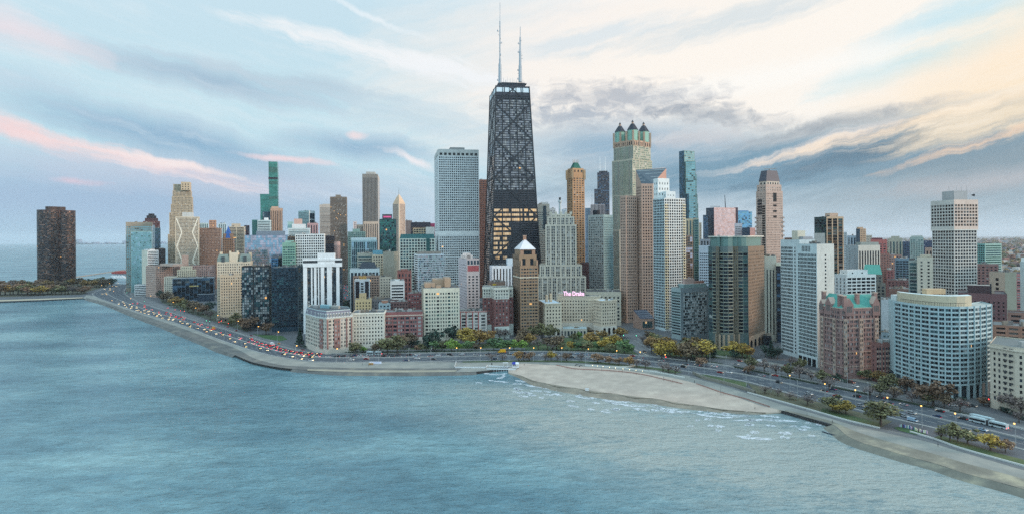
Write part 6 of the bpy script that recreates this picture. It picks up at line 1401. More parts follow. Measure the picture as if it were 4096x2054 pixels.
T('office_block', 'far pale banded block in front of the arched blue tower', (2938, 2938, 2969), 1500, 893, S(wall(196, 190, 194), 30, 4, .96, .4, [(gC, 2), (gB, 1)], top=7), None, None, 26, n=0).finish()
T('office_block', 'far navy block below the arched blue tower', (2968, 3000, 3022), 1450, 910, S(wall(48, 66, 90), 3, 3.8, .85, .7, [(mN, 2), (gB, 2)]), S(wall(150, 110, 104), 3, 3.8, .5, .5, [(gW, 1)]), 60, n=1).finish()
T('office_block', 'far grey block with dark vertical stripes left of the curved balcony tower', (2800, 2800, 2850), 1250, 956, S(wall(150, 154, 162), 5, 50, .5, .96, [(gD, 1)], top=3), None, None, 24, n=3).finish()
T('office_block', 'far low teal-roofed shed beside the pink glass block', (2838, 2838, 2902), 1300, 944, S(wall(112, 126, 120), 4, 4, .4, .4, DARK), None, None, 30, n=4).finish()
# white twin slabs
wA = wall(188, 200, 202)
b = Bld('apartment_tower', 'white slab with rows of grouped narrow windows, left of the gridded white slab', 548, 3150, 960)
q = plan(3122, 3198, 3260, 552, 962, 10); z1 = zof(3150, 958, 568)
sA = S(wA, 2.05, 3.05, .80, .70, [(gN, 8), (gD, 2), (gC, .3), (gW, .2)], top=6, base=3, rec=.35, edge=.4); sB = S(wA, wr=0)
L0, L1 = q[3], q[0]; m1, m2 = L0.lerp(L1, .66), L0.lerp(L1, .86); e_ = q[1]-q[0]
b.tier([m1, m1+e_, L0+e_, L0], 2, z1, [sB, sB, sB, sA]); b.tier([m2, m2+e_, m1+e_, m1], 2, z1, [sB, sB, sB, S(wA, 5, 3.05, .34, .6, [(gN, 1), (gD, 1)], top=6, base=3, rec=.35, edge=.2)]); b.tier([L1, L1+e_, m2+e_, m2], 2, z1, sB)
for x0, x1, y, mat, t0, t1 in ((.2, .7, 922, wall(196, 190, 172), .25, .55), (.3, .9, 946, wall(150, 152, 156), .05, .25), (.15, .6, 950, wall(120, 84, 70), .6, .9)): b.solid('penthouse', sub(q, x0, x1, t0, t1), z1-.8, zof(3180, y, 560), mat)
b.finish()
b = T('apartment_tower', 'white slab with a dense square window grid and a blank white right side', (3188, 3267, 3336), 514, 975, S(wall(202, 200, 192), 12, 3.05, .10, .5, [(gN, 1)], top=8, base=12, rec=.4, edge=1), S(wall(182, 196, 198), 1.85, 3.05, .80, .76, [(gN, 8), (gD, 2), (gG, .4), (gC, .3)], top=8, base=8, rec=.5, edge=1.0), 10, n=3)
A, B = Vector((*b.poly[3], 0)), Vector((*b.poly[0], 0)); u = (B-A).normalized(); n = Vector((u.y, -u.x, 0))*.15; Lg = (B-A).length
for k in range(6): m = MB(); p = A+u*Lg*(.26+.075*k)+n; m.quad(p+Vector((0, 0, b.z1-6.6)), p+u*.8+Vector((0, 0, b.z1-6.6)), p+u*.8+Vector((0, 0, b.z1-1.8)), p+Vector((0, 0, b.z1-1.8)), gN); m.build('louvre', b.root)
for k in range(4): m = MB(); p = A+u*Lg*(.06+.23*k)+n*2; m.quad(p+Vector((0, 0, 2.1)), p+u*Lg*.17+Vector((0, 0, 2.1)), p+u*Lg*.17+Vector((0, 0, 8.4)), p+Vector((0, 0, 8.4)), gN); m.build('ground_opening', b.root)
b.finish()
# dark glass tower with stone grid
b = T('apartment_tower', 'bronze-reflecting glass tower with pale stone piers behind the white slabs', (3257, 3306, 3374), 760, 866, S(wall(184, 160, 134), 6.6, 3.4, .82, .72, [(gW, 2), (gC, 2), (gD, 3), (gT, 2), (gN, 1.5)], sp=wall(96, 84, 72), top=2, rec=.5, edge=.6), S(wall(52, 70, 72), 4.6, 3.4, .9, .76, [(gT, 3), (gG, 1), (gB, 3), (gN, 2)], top=3), 10, ph=[(3320, 3352, 852, wall(186, 160, 140), .2, .6)], n=2)
b.solid('stair_wing', plan(3256, 3256, 3300, 735, 932, 40, 20), 2, zof(3278, 932, 735), wall(170, 166, 160)); b.finish()
T('apartment_tower', 'grey tower with blank left face and black vertical window ribs', (3384, 3433, 3520), 800, 980, S(wall(196, 194, 184), 4.0, 300, .55, .97, [(gN, 3), (gD, 1)], sp=wall(120, 120, 116), top=6, rec=.7, edge=.4), S(wall(160, 172, 176), 9, 3.5, .08, .4, [(gN, 1)], top=4), 10, ph=[(3442, 3515, 968, wall(140, 150, 146), .1, .5)], n=2).finish()
b = T('apartment_tower', 'pinkish-red brick tower rising behind the black-ribbed grey tower', (3482, 3482, 3548), 900, 958, S(wall(176, 104, 98), 4.2, 3.4, .62, .5, [(gC, 3), (gP, 1), (gD, 2)], top=5), None, 34, 30, ph=[(3486, 3530, 951, wall(120, 70, 76))], n=0)
b.tier(plan(3520, 3520, 3558, 880, 1015, 34, 30), 2, zof(3540, 1013, 880), S(wall(150, 108, 98), 3.4, 3.3, .42, .45, [(gC, 3), (gD, 2)], top=2)); b.finish()
def greenhip():
    b = Bld('apartment_block', 'stepped dark stone block with a green copper hipped roof', 700, 3490, 1110)
    w = wall(110, 108, 100); st = S(w, 3.6, 3.5, .6, .58, [(gN, 3), (gD, 3), (gB, 1)], top=2, rec=.5)
    for xl, xr, y, d in ((3456, 3543, 1132, 690), (3450, 3530, 1095, 700)):
        q = plan(xl, xl, xr, d, y, 36, 22); b.tier(q, 2, zof(xl, y, d), st)
    z = zof(3490, 1100, 700); e0, e1 = (q[1]-q[0]), (q[3]-q[0]); r0, r1 = q[0]+e0*.12+e1*.5, q[0]+e0*.88+e1*.5; zr = z+12; m = MB()
    m.quad((*q[0], z), (*q[1], z), (*r1, zr), (*r0, zr), wCopper); m.quad((*q[2], z), (*q[3], z), (*r0, zr), (*r1, zr), wCopper); m.face([(*q[1], z), (*q[2], z), (*r1, zr)], wCopper); m.face([(*q[3], z), (*q[0], z), (*r0, zr)], wCopper); m.build('hipped_roof', b.root); b.finish()
greenhip()
b = T('apartment_block', 'white-framed block of wide dark windows behind the green-roofed brick block', (3338, 3386, 3504), 620, 1098, S(wall(220, 222, 218), 5.4, 3.4, .86, .66, [(gN, 4), (gD, 3), (gB, 1.5), (gC, 1), (gW, .6)], top=2.4, rec=.6, edge=.6), S(wall(196, 206, 208), 4.6, 3.4, .3, .66, [(gN, 3)], top=3, rec=.6), 10, n=3)
b.tier(sub(b.poly, .08, .78, .15, .75), b.z1-.8, zof(3430, 1078, 625), S(wall(216, 220, 218), 9, 7, .14, .35, [(gN, 1)], top=1)); b.finish()
# chateau-style brick block with green copper roof
def chateau():
    b = Bld('apartment_block', 'red-brown brick mansion block with green copper roof, gables and tall chimneys', 472, 3400, 1235)
    br, lime = wall(134, 108, 104), wall(172, 152, 140)
    q = plan(3278, 3362, 3514, 472, 1232, 10); z1 = zof(3362, 1232, 472)
    pane = [(gD, 3), (gC, 2.5), (gB, 2), (gP, 2), (gN, .6), (gL, .03)]
    st = S(br, 11.2, 3.5, .6, .6, pane, top=1.5, base=4, rec=.3, edge=.7, sp=br, pat=[(.6, .9, .15), (.15, .9, .15), (.15, .9, .6), (.7, 1.1, .7), (.7, .8, .2), (.2, .8, .7)])
    b.tier(q, 2, z1, st, False); b.poly = q
    for z in (11, 22, z1-15, z1-9): corniced(b, z, lime, .35, .5, 'string_course')
    corniced(b, z1-.4, lime, .5, .7)
    # pale bays
    for i, f0, f1 in ((3, .08, .22), (3, .66, .80), (0, .06, .16), (0, .48, .58), (0, .88, .985)):
        A, B = Vector(q[i]), Vector(q[(i+1) % 4]); u = (B-A).normalized(); n = Vector((u.y, -u.x))*.7; p0, p1 = A.lerp(B, f0), A.lerp(B, f1); m = MB()
        facade(m, [], p0+n, p1+n, 4, z1-8, S(wall(166, 146, 132), 1.7, 3.5, .55, .58, pane, rec=0, top=1, base=1, edge=.25), b.rng, True)
        for x, y in ((p1+n, p1), (p0, p0+n)): m.quad((*x, 4), (*y, 4), (*y, z1-8), (*x, z1-8), br)
        m.quad((*(p0+n), z1-8), (*(p1+n), z1-8), (*p1, z1-8), (*p0, z1-8), lime); m.build('bay', b.root)
    # roof: two ridges along the street faces
    e0, e1 = q[1]-q[0], q[3]-q[0]; cop = wall(70, 140, 130, 1, .35)
    zr = z1 + 9.5; w = 17.; n0, n1 = e1.normalized(), e0.normalized()
    m = MB(); i0, i1, i3, i2 = q[0]+n0*w*.5+n1*w*.5, q[1]+n0*w*.5, q[3]+n1*w*.5, q[2]
    j0, j1, j3 = q[0]+n0*w+n1*w, q[1]+n0*w, q[3]+n1*w
    m.quad((*q[0], z1), (*q[1], z1), (*i1, zr), (*i0, zr), cop); m.quad((*i0, zr), (*i1, zr), (*j1, z1), (*j0, z1), cop)
    m.quad((*q[3], z1), (*q[0], z1), (*i0, zr), (*i3, zr), cop); m.quad((*i3, zr), (*i0, zr), (*j0, z1), (*j3, z1), cop); m.face([(*q[1], z1), (*j1, z1), (*i1, zr)], cop); m.face([(*q[3], z1), (*i3, zr), (*j3, z1)], cop)
    ro = m.build('copper_roof', b.root); b.rf([j0, j1, q[2], j3], z1, ROOF[1])
    for i, f, wd, h in ((3, .45, 7, 7.5), (0, .22, 7, 7.5), (0, .93, 6, 8.5), (3, .1, 4, 5)):
        A, B = Vector(q[i]), Vector(q[(i+1) % 4]); u = (B-A).normalized(); n = Vector((u.y, -u.x)); p = A.lerp(B, f)+n*.6; m = MB()
        f_ = [p-u*wd/2, p+u*wd/2]; back = -n*5
        for off, s in ((Vector((0, 0)), 1), (back, -1)):
            pts = [(*(f_[0]+off), z1-6), (*(f_[1]+off), z1-6), (*(f_[1]+off), z1+h*.35), (*(p+off), z1+h), (*(f_[0]+off), z1+h*.35)]; m.face(pts if s > 0 else pts[::-1], br)
        a0, a1, tp = f_[0], f_[1], p
        m.quad((*a1, z1+h*.35), (*(a1+back), z1+h*.35), (*(tp+back), z1+h), (*tp, z1+h), lime); m.quad((*tp, z1+h), (*(tp+back), z1+h), (*(a0+back), z1+h*.35), (*a0, z1+h*.35), lime)
        for x, y in ((a1, a1+back), (a0+back, a0)): m.quad((*x, z1-6), (*y, z1-6), (*y, z1+h*.35), (*x, z1+h*.35), br)
        g = m.build('gable', b.root); m = MB()
        for k in (-1, 0, 1): c = p+u*k*1.5+n*.06; m.quad((*(c-u*.5), z1-3), (*(c+u*.5), z1-3), (*(c+u*.5), z1+1.5), (*(c-u*.5), z1+1.5), gC)
        m.build('gable_window', g, b.root['_b'])
    for i, f, h in ((3, .97, 9), (3, .02, 10.5), (0, .07, 9.5), (0, .52, 10), (0, .99, 10.5)):
        A, B = Vector(q[i]), Vector(q[(i+1) % 4]); u = (B-A).normalized(); n = Vector((u.y, -u.x)); p = A.lerp(B, f)-n*3.5; m = MB(); m.prism([p-u*1.3-n*1.2, p+u*1.3-n*1.2, p+u*1.3+n*1.2, p-u*1.3+n*1.2][::1], z1-2, z1+h, br); ch = m.build('chimney', b.root)
        m = MB(); m.prism([p-u*1.6-n*1.5, p+u*1.6-n*1.5, p+u*1.6+n*1.5, p-u*1.6+n*1.5], z1+h, z1+h+.7, lime, None, True); m.build('chimney_cap', ch, b.root['_b'])
    b.finish()
chateau()
T('apartment_block', 'smaller brick block with pale trim beside the curved white block', (3485, 3500, 3580), 464, 1368, S(wall(140, 98, 92), 6.4, 3.5, .6, .56, [(gD, 3), (gC, 2), (gB, 2)], top=3, base=4, rec=.3, sp=wall(166, 146, 134), pat=[(.5, 1.1, .2), (.2, 1.1, .5), (.5, .9, .5)]), S(wall(128, 90, 86), 4, 3.5, .4, .5, DARK), 10, n=6).finish()
T('apartment_block', 'blank pale grey slab end between the brick mansion and the curved white block', (3524, 3524, 3582), 600, 1196, S(wall(172, 182, 186), wr=0), S(wall(86, 90, 92), 3, 3.2, .7, .6, NITE), 40, 30, n=4).finish()
T('school_block', 'small grey-blue low building behind the smaller brick block', (3526, 3526, 3582), 560, 1326, S(wall(130, 150, 158), 3.6, 3.6, .5, .5, BLUE, top=2), None, 30, 18, n=2).finish()
# curved white block
def curved():
    b = Bld('apartment_block', 'broad curved white apartment block with long window bands and a tan rooftop floor', 415, 3770, 1230)
    w = wall(160, 182, 186); pts = []
    for x, d in ((3578, 452), (3606, 444), (3636, 436), (3658, 431), (3684, 426), (3718, 420), (3754, 415.5), (3780, 413), (3806, 411.5), (3838, 411), (3872, 412), (3898, 414), (3922, 417), (3946, 421), (3966, 426)): pts.append(at(x, 1300, d).to_2d())
    n = len(pts); z1 = zof(3770, 1222, 415); zb = 11.
    pane = [(gD, 4), (gT, 2.2), (gB, 1.5), (gC, .8), (gP, .3), (gN, 4), (gL, .02)]
    back = [p+Vector((6, 17)) for p in pts][::-1]; poly = pts+back
    s = S(w, 30, 3.02, .94, .60, pane, rec=.3, top=1.0, base=.6, edge=.3, pat=[(.3, 3, .05), (.05, 1, .05), (.05, 3, .3)]); cb = S(w, wr=0)
    b.tier(poly, zb, z1, [s]*(n-1)+[cb]*(n+1), True, wall(150, 156, 150))
    m = MB(); m.prism([p.lerp(q_, .12) for p, q_ in zip(pts, pts)]+back, 2, zb, wall(70, 86, 92)); 
    for i in range(n):
        p = pts[i]; c = MB(); d = (pts[min(i+1, n-1)]-pts[max(0, i-1)]).normalized(); nn = Vector((d.y, -d.x)); c.prism([p-d*.6+nn*.5, p+d*.6+nn*.5, p+d*.6-nn*.9, p-d*.6-nn*.9], 2, zb+.1, w); c.build('column', b.root)
        c = MB(); c.prism([p-d*.28+nn*.45, p+d*.28+nn*.45, p+d*.28-nn*.2, p-d*.28-nn*.2], zb+.1, z1, w); c.build('pier', b.root)
    lob = [p+Vector((1.2, 3.2)) for p in pts]; m = MB(); m.prism(lob+back, 2, zb, wall(52, 66, 74)); m.build('lobby', b.root)
    ins = [p+Vector((1.6, 4.6)) for p in pts[1:12]]; bk = [p+Vector((5, 13)) for p in pts[1:12]][::-1]
    m = MB(); m.prism(ins+bk, z1-.8, z1+6.4, wall(186, 176, 152), wall(190, 204, 204)); m.build('rooftop_floor', b.root)
    m = MB()
    for i in range(1, 10):
        a, c = pts[i]+Vector((.9, 2.2)), pts[i+1]+Vector((.9, 2.2)); m.tube((*a, z1+2), (*c, z1+2), .12, .12, wDark, 4)
        for f in (0, .33, .66): p = a.lerp(c, f); m.tube((*p, z1-.8), (*p, z1+2), .09, .09, wDark, 4)
    m.build('roof_railing', b.root)
    m = MB(); c = Vector(at(3740, 1200, 432).to_2d()); m.prism([c+Vector((-7, -2)), c+Vector((6, -2)), c+Vector((6, 3)), c+Vector((-7, 3))], z1+6.4, z1+10, wall(186, 160, 128)); m.build('roof_hut', b.root)
    c = Vector(at(3600, 1215, 456).to_2d()); m = MB(); m.prism([c+Vector((-3, 0)), c+Vector((12, -2)), c+Vector((12, 5)), c+Vector((-3, 6))], z1-.8, z1+3.5, wall(196, 206, 206)); m.build('roof_hut', b.root)
    b.finish()
curved()
def beige_edge():
    b = Bld('apartment_block', 'beige stone apartment block cut by the right edge, with French balconies', 372, 4030, 1365)
    w = wall(186, 178, 162); q = [at(3960, 1400, 392).to_2d(), at(4060, 1400, 377).to_2d(), at(4420, 1400, 345).to_2d(), at(4460, 1400, 372).to_2d(), at(3985, 1400, 420).to_2d()]
    z1 = zof(3975, 1372, 390); st = S(w, 6.2, 3.45, .4, .55, [(gD, 4), (gB, 2), (gN, 2), (gC, 1)], top=4, base=5, rec=.3, edge=1.2, pat=[(.7, 1, .7), (.5, 1, .9)])
    b.tier(q, 2, z1, st, True, wall(100, 108, 108)); b.poly = q
    corniced(b, z1-2.6, wall(196, 188, 172), .8, .9); corniced(b, 11, wall(190, 182, 166), .3, .6, 'string_course')
    A, B = Vector((*q[0], 0)), Vector((*q[1], 0)); u = (B-A).normalized(); n = Vector((u.y, -u.x, 0))
    for k in range(9):
        for f in (.62, .86):
            p = A+u*(B-A).length*f; z = 12.5+k*3.45; m = MB(); m.prism([(p-u*1).to_2d(), (p-u*1+n*.7).to_2d(), (p+u*1+n*.7).to_2d(), (p+u*1).to_2d()], z, z+.9, wall(50, 54, 58), None, True); m.build('balcony_rail', b.root)
    b.clutter(q, z1, 5); b.finish()
beige_edge()
b = T('apartment_block', 'brick and white terraced block behind the beige right-edge block', (3972, 3972, 4140), 480, 1296, S(wall(142, 108, 92), 9, 3.3, .7, .5, [(gD, 2), (gC, 2), (gB, 1)], sp=wall(150, 116, 100), top=1, rec=1), None, -4, 30, n=4)
b.tier(plan(4030, 4030, 4160, 495, 1248, -4, 18), b.z1-.8, zof(4080, 1246, 495), S(wall(132, 102, 92), 9, 3.3, .7, .45, [(gD, 2), (gC, 1)], top=1)); b.finish()
T('apartment_block', 'dark maroon brick block with a tall black flue behind the curved white block', (3832, 3832, 4028), 560, 1168, S(wall(104, 76, 78), 3.4, 3.4, .36, .5, [(gN, 3), (gC, 1), (gD, 2)], top=6, rec=.25), None, -2, 40, ph=[(3870, 3960, 1140, wall(70, 54, 58), .2, .5), (3960, 3966, 1132, wDark, .0, .04)], n=4).finish()
# gridded corner tower
def cornertower():
    b = Bld('apartment_tower', 'tall white gridded corner tower with overhanging upper storeys and rosy right face', 650, 3818, 800)
    pane = [(gN, 5), (gD, 4), (gB, 1.5), (gC, .8)]; rosy = [(gW, 3), (gC, 2), (gD, 2)]
    w = wall(186, 186, 180); q = plan(3728, 3817, 3908, 652, 930, 10); z1 = zof(3817, 918, 652); st = S(w, 3.35, 3.3, .74, .68, pane, rec=.45, top=.6, base=3, edge=.5)
    b.tier(q, 2, z1, st); q2 = inset(q, 1.055); z2 = zof(3817, 798, 650)
    b.solid('overhang', q2, z1-1.0, z1, wall(206, 206, 198)); b.tier(q2, z1, z2, [st.but(panes=rosy, w=wall(206, 186, 172), top=4.5), st.but(top=4.5), st, st.but(top=4.5)])  # right face coloured rosy: warm western light painted into walls and panes
    b.solid('penthouse', sub(q2, .12, .68, .12, .62), z2-.8, zof(3817, 763, 655), wall(160, 162, 162)); m = MB(); c = cen(q2)
    for dx in (-8, 0, 5, 11): m.tube((c.x+dx, c.y-4, z2+8), (c.x+dx, c.y-4, z2+15), .25, .12, wGrey, 4)
    m.build('whip_antenna', b.root); m = MB(); p = q2[1].lerp(q2[2], .3); m.tube((c.x+13, c.y-8, z2+5), (c.x+15.5, c.y-8.6, z2+5), .4, 1.4, wDark, 8); m.build('dish_antenna', b.root); b.finish()
cornertower()
T('apartment_tower', 'slim banded glass tower left of the beige punched tower', (3634, 3634, 3670), 625, 1040, S(wall(140, 152, 150), 30, 3.4, .97, .7, [(gT, 2), (gB, 3), (gC, 1)], top=2), None, 34, 20, n=2).finish()
T('apartment_tower', 'plain beige tower with paired small windows left of the gridded corner tower', (3668, 3668, 3732), 610, 1028, S(wall(188, 182, 166), 4.6, 3.4, .3, .5, DARK, top=3, rec=.25), None, 34, 22, ph=[(3680, 3725, 1018, wall(180, 172, 152))]).finish()
T('apartment_block', 'blue glass grid block behind the slim banded tower', (3580, 3580, 3640), 900, 1032, S(wall(110, 140, 156), 4, 3.5, .85, .76, [(gB, 4), (mN, 2), (gT, 1)], top=3), None, 30, 30, n=3).finish()
T('apartment_tower', 'beige-grey high-rise with a stepped top beyond the brick tower', (3554, 3554, 3610), 1150, 952, S(wall(170, 166, 150), 5, 60, .5, .97, [(gT, 1), (gC, 2)], top=6), None, 30, 26, ph=[(3564, 3598, 944, wall(176, 172, 156))], n=0).finish()
T('apartment_tower', 'dark blue slab right of the beige-grey high-rise', (3609, 3609, 3642), 1180, 966, S(wall(70, 84, 110), 3, 3.5, .6, .6, BLUE), None, 30, 24, n=0).finish()
T('apartment_tower', 'pale teal high-rise with a flat capped top beyond the beige punched tower', (3639, 3639, 3694), 1100, 948, S(wall(150, 166, 160), 4, 3.5, .7, .5, TEAL, top=4), None, 30, 26, ph=[(3644, 3690, 942, wall(176, 184, 176), .05, .9)], n=0).finish()
T('office_block', 'low dark navy block left of the gridded corner tower', (3692, 3692, 3730), 1400, 962, S(wall(56, 70, 100), 3, 3.5, .6, .5, BLUE), None, 30, 30, n=0).finish()
b = T('apartment_block', 'small rounded brown arched block beside the gridded corner tower', (3700, 3700, 3732), 1000, 990, S(wall(160, 136, 122), 4, 40, .45, .9, [(gD, 1)], top=3), None, 30, 20, n=0); b.finish()
T('office_block', 'green glass office block right of the gridded corner tower', (3895, 3940, 4006), 1000, 974, S(wall(150, 180, 170), 30, 3.7, .97, .55, [(gT, 3), (gG, 2)], top=2), S(wall(110, 160, 156), 4, 3.7, .8, .7, [(gT, 3), (gG, 2)], top=2), 10, n=1).finish()
T('apartment_block', 'low brick terrace with white parapets right of the gridded corner tower', (3905, 3905, 3994), 760, 1056, S(wall(132, 100, 96), 3.6, 3.4, .5, .5, MIX, top=1.5), None, 10, 30, n=6).finish()
b = T('apartment_block', 'blank beige slab joined to a grey-green slab behind the maroon brick block', (3957, 4020, 4066), 620, 1088, S(wall(116, 128, 118), wr=0), S(wall(172, 158, 142), 14, 4.6, .22, .6, [(gN, 2), (gD, 1)], top=5), 10, n=2); b.finish()
T('apartment_tower', 'plain grey tower slab cut by the right edge', (4080, 4080, 4150), 640, 1046, S(wall(160, 172, 172), wr=0), None, 0, 24, ph=[(4084, 4140, 1030, wall(206, 214, 212))], n=0).finish()
T('apartment_block', 'red-trimmed small block with white balconies left of the grey right-edge slab', (4064, 4064, 4086), 780, 1096, S(wall(176, 120, 120), 20, 3.3, .9, .5, [(gP, 2), (gB, 1)]), None, 0, 20, n=0).finish()
b = T('apartment_tower', 'dark-sided high-rise with a beige right half beyond the ribbed grey tower', (3424, 3440, 3464), 1200, 914, S(wall(176, 150, 124), 3.4, 3.5, .5, .5, DARK), S(wall(64, 82, 100), 3, 3.5, .6, .6, BLUE), 10, ph=[(3434, 3452, 908, wall(176, 150, 124))], n=0); b.finish()
T('apartment_tower', 'pale blue-grey twin-ribbed block beyond the ribbed grey tower', (3388, 3388, 3426), 1220, 942, S(wall(150, 166, 178), 5, 60, .5, .95, [(gB, 1), (gC, 1)], top=3), None, 30, 24, n=1).finish()
T('apartment_tower', 'slim pale block left of the twin-ribbed block', (3370, 3370, 3388), 1180, 928, S(wall(176, 182, 184), 3, 3.4, .5, .5, MIX), None, 30, 18, n=0).finish()
T('office_block', 'small cream block right of the dark-sided high-rise', (3463, 3463, 3488), 1250, 940, S(wall(196, 182, 166), 3, 3.5, .5, .5, MIX), None, 30, 18, n=0).finish()
T('apartment_block', 'low brick block with flat roofs in the gap right of the brick tower', (3548, 3548, 3640), 800, 1118, S(wall(124, 88, 86), 3.6, 3.4, .42, .5, DARK, top=1.6), None, 26, 30, n=6).finish()
T('apartment_block', 'small red-brown mid-rise left of the blue glass grid block', (3546, 3546, 3576), 860, 1078, S(wall(140, 92, 90), 3.4, 3.4, .45, .5, DARK), None, 30, 20, n=1).finish()
T('apartment_block', 'brown mid-rise below the beige-grey high-rise', (3552, 3552, 3608), 1000, 1018, S(wall(150, 120, 112), 3.4, 3.4, .5, .5, MIX), None, 30, 24, n=2).finish()
T('market_hall', 'long low white-roofed hall among the autumn trees right of the brick tower', (3556, 3556, 3640), 720, 1152, S(wall(140, 110, 100), wr=0), None, 20, 30, n=3).finish()
for m in list(bpy.data.objects):
    if '_b' in m: del m['_b']
# ================================================================ the low city beyond, too many roofs to count
def far_city():
    mats = [wall(*c) for c in ((132, 100, 92), (150, 128, 112), (170, 160, 146), (110, 112, 118), (186, 186, 182), (96, 84, 84), (120, 134, 140), (160, 112, 98))]
    rf = [wall(*c) for c in ((150, 150, 150), (110, 112, 112), (190, 190, 186), (90, 90, 94), (130, 116, 108))]
    rg = random.Random(11); mb = MB()
    for k in range(5200):
        D = 700*math.exp(rg.random()*3.0); kx = rg.uniform(-.42, .92)
        if kx < .46 and D < 1250: continue
        if -.285 < kx < -.248 and D < 2300: continue
        if kx < -.05 and D > 3200: continue
        if kx > .46 and D < 820: continue
        X = kx*D; a = R(12) + (rg.random() < .5)*pi/2; w, d = rg.uniform(10, 34)*(1+D/9000), rg.uniform(10, 26)*(1+D/9000)
        h = rg.uniform(7, 17) if rg.random() < .9 else rg.uniform(18, 42)
        if kx > .5: h = min(h, rg.uniform(7, 24))
        c, s = cos(a), sin(a); q = [(X+x*c-y*s, D+x*s+y*c) for x, y in ((-w/2, -d/2), (w/2, -d/2), (w/2, d/2), (-w/2, d/2))]
        mb.prism(q, 1.9, 2+h, rg.choice(mats), rg.choice(rf))
    tag(mb.build('distant_city'), kind='stuff')
    mb = MB(); leaf = [wall(*c, 1, .3) for c in ((92, 84, 58), (116, 96, 60), (80, 84, 60), (112, 80, 66))]
    for k in range(3600):
        D = 720*math.exp(rg.random()*3.0); kx = rg.uniform(.45, .95) if rg.random() < .8 else rg.uniform(-.1, .5)
        if kx < .46 and D < 1300: continue
        if kx < 0: continue
        X = kx*D; r = rg.uniform(3.5, 8)*(1+D/6000); z = 2+r*1.1; m = rg.choice(leaf); n = 6; rings = []
        for zz, rr in ((-.9, .5), (-.2, 1.), (.5, .8), (1., .15)): rings.append([(X+cos(6.283*i/n+zz)*r*rr*rg.uniform(.75, 1.2), D+sin(6.283*i/n+zz)*r*rr*rg.uniform(.75, 1.2), z+zz*r) for i in range(n)])
        for a, b in zip(rings[:-1], rings[1:]):
            for i in range(n): mb.quad(a[i], a[(i+1) % n], b[(i+1) % n], b[i], m)
    tag(mb.build('distant_trees'), kind='stuff')
far_city()
# ================================================================ trees
def leafmat(name, c, c2):
    c, c2 = tuple(min(255, int(v*1.1)) for v in c), tuple(min(255, int(v*1.12)) for v in c2)
    m, nt, p = new_mat('leaf_' + name); g = nt.nodes.new('ShaderNodeNewGeometry'); oi = nt.nodes.new('ShaderNodeObjectInfo')
    ad = nt.nodes.new('ShaderNodeMath'); ad.operation = 'MULTIPLY_ADD'; ad.inputs[1].default_value = .6
    a2 = nt.nodes.new('ShaderNodeMath'); a2.operation = 'MULTIPLY'; a2.inputs[1].default_value = .4
    nt.links.new(oi.outputs['Random'], a2.inputs[0]); nt.links.new(g.outputs['Random Per Island'], ad.inputs[0]); nt.links.new(a2.outputs[0], ad.inputs[2])
    a, b = L(*c), L(*c2); rr = ramp(nt, ad.outputs[0], [(.1, sc3(a, .55)), (.5, a), (.9, b)]); nt.links.new(rr.outputs[0], p.inputs['Base Color'])
    p.inputs['Roughness'].default_value = .8; return m
LEAF = {'yellow': leafmat('yellow', (142, 122, 54), (178, 154, 70)), 'amber': leafmat('amber', (126, 102, 58), (156, 128, 70)), 'olive': leafmat('olive', (100, 100, 70), (132, 128, 86)),
        'lime': leafmat('lime', (102, 134, 60), (142, 168, 76)), 'green': leafmat('green', (78, 108, 70), (112, 138, 82)), 'dark green': leafmat('dark_green', (44, 68, 60), (64, 88, 72)),
        'orange': leafmat('orange', (140, 110, 68), (168, 136, 80)), 'rust': leafmat('rust', (118, 96, 78), (146, 118, 90)), 'bare': leafmat('bare', (104, 94, 92), (128, 116, 108)),
        'brown': leafmat('brown', (104, 90, 72), (134, 114, 86))}
BARK = wall(78, 68, 62)
PROTO = {}
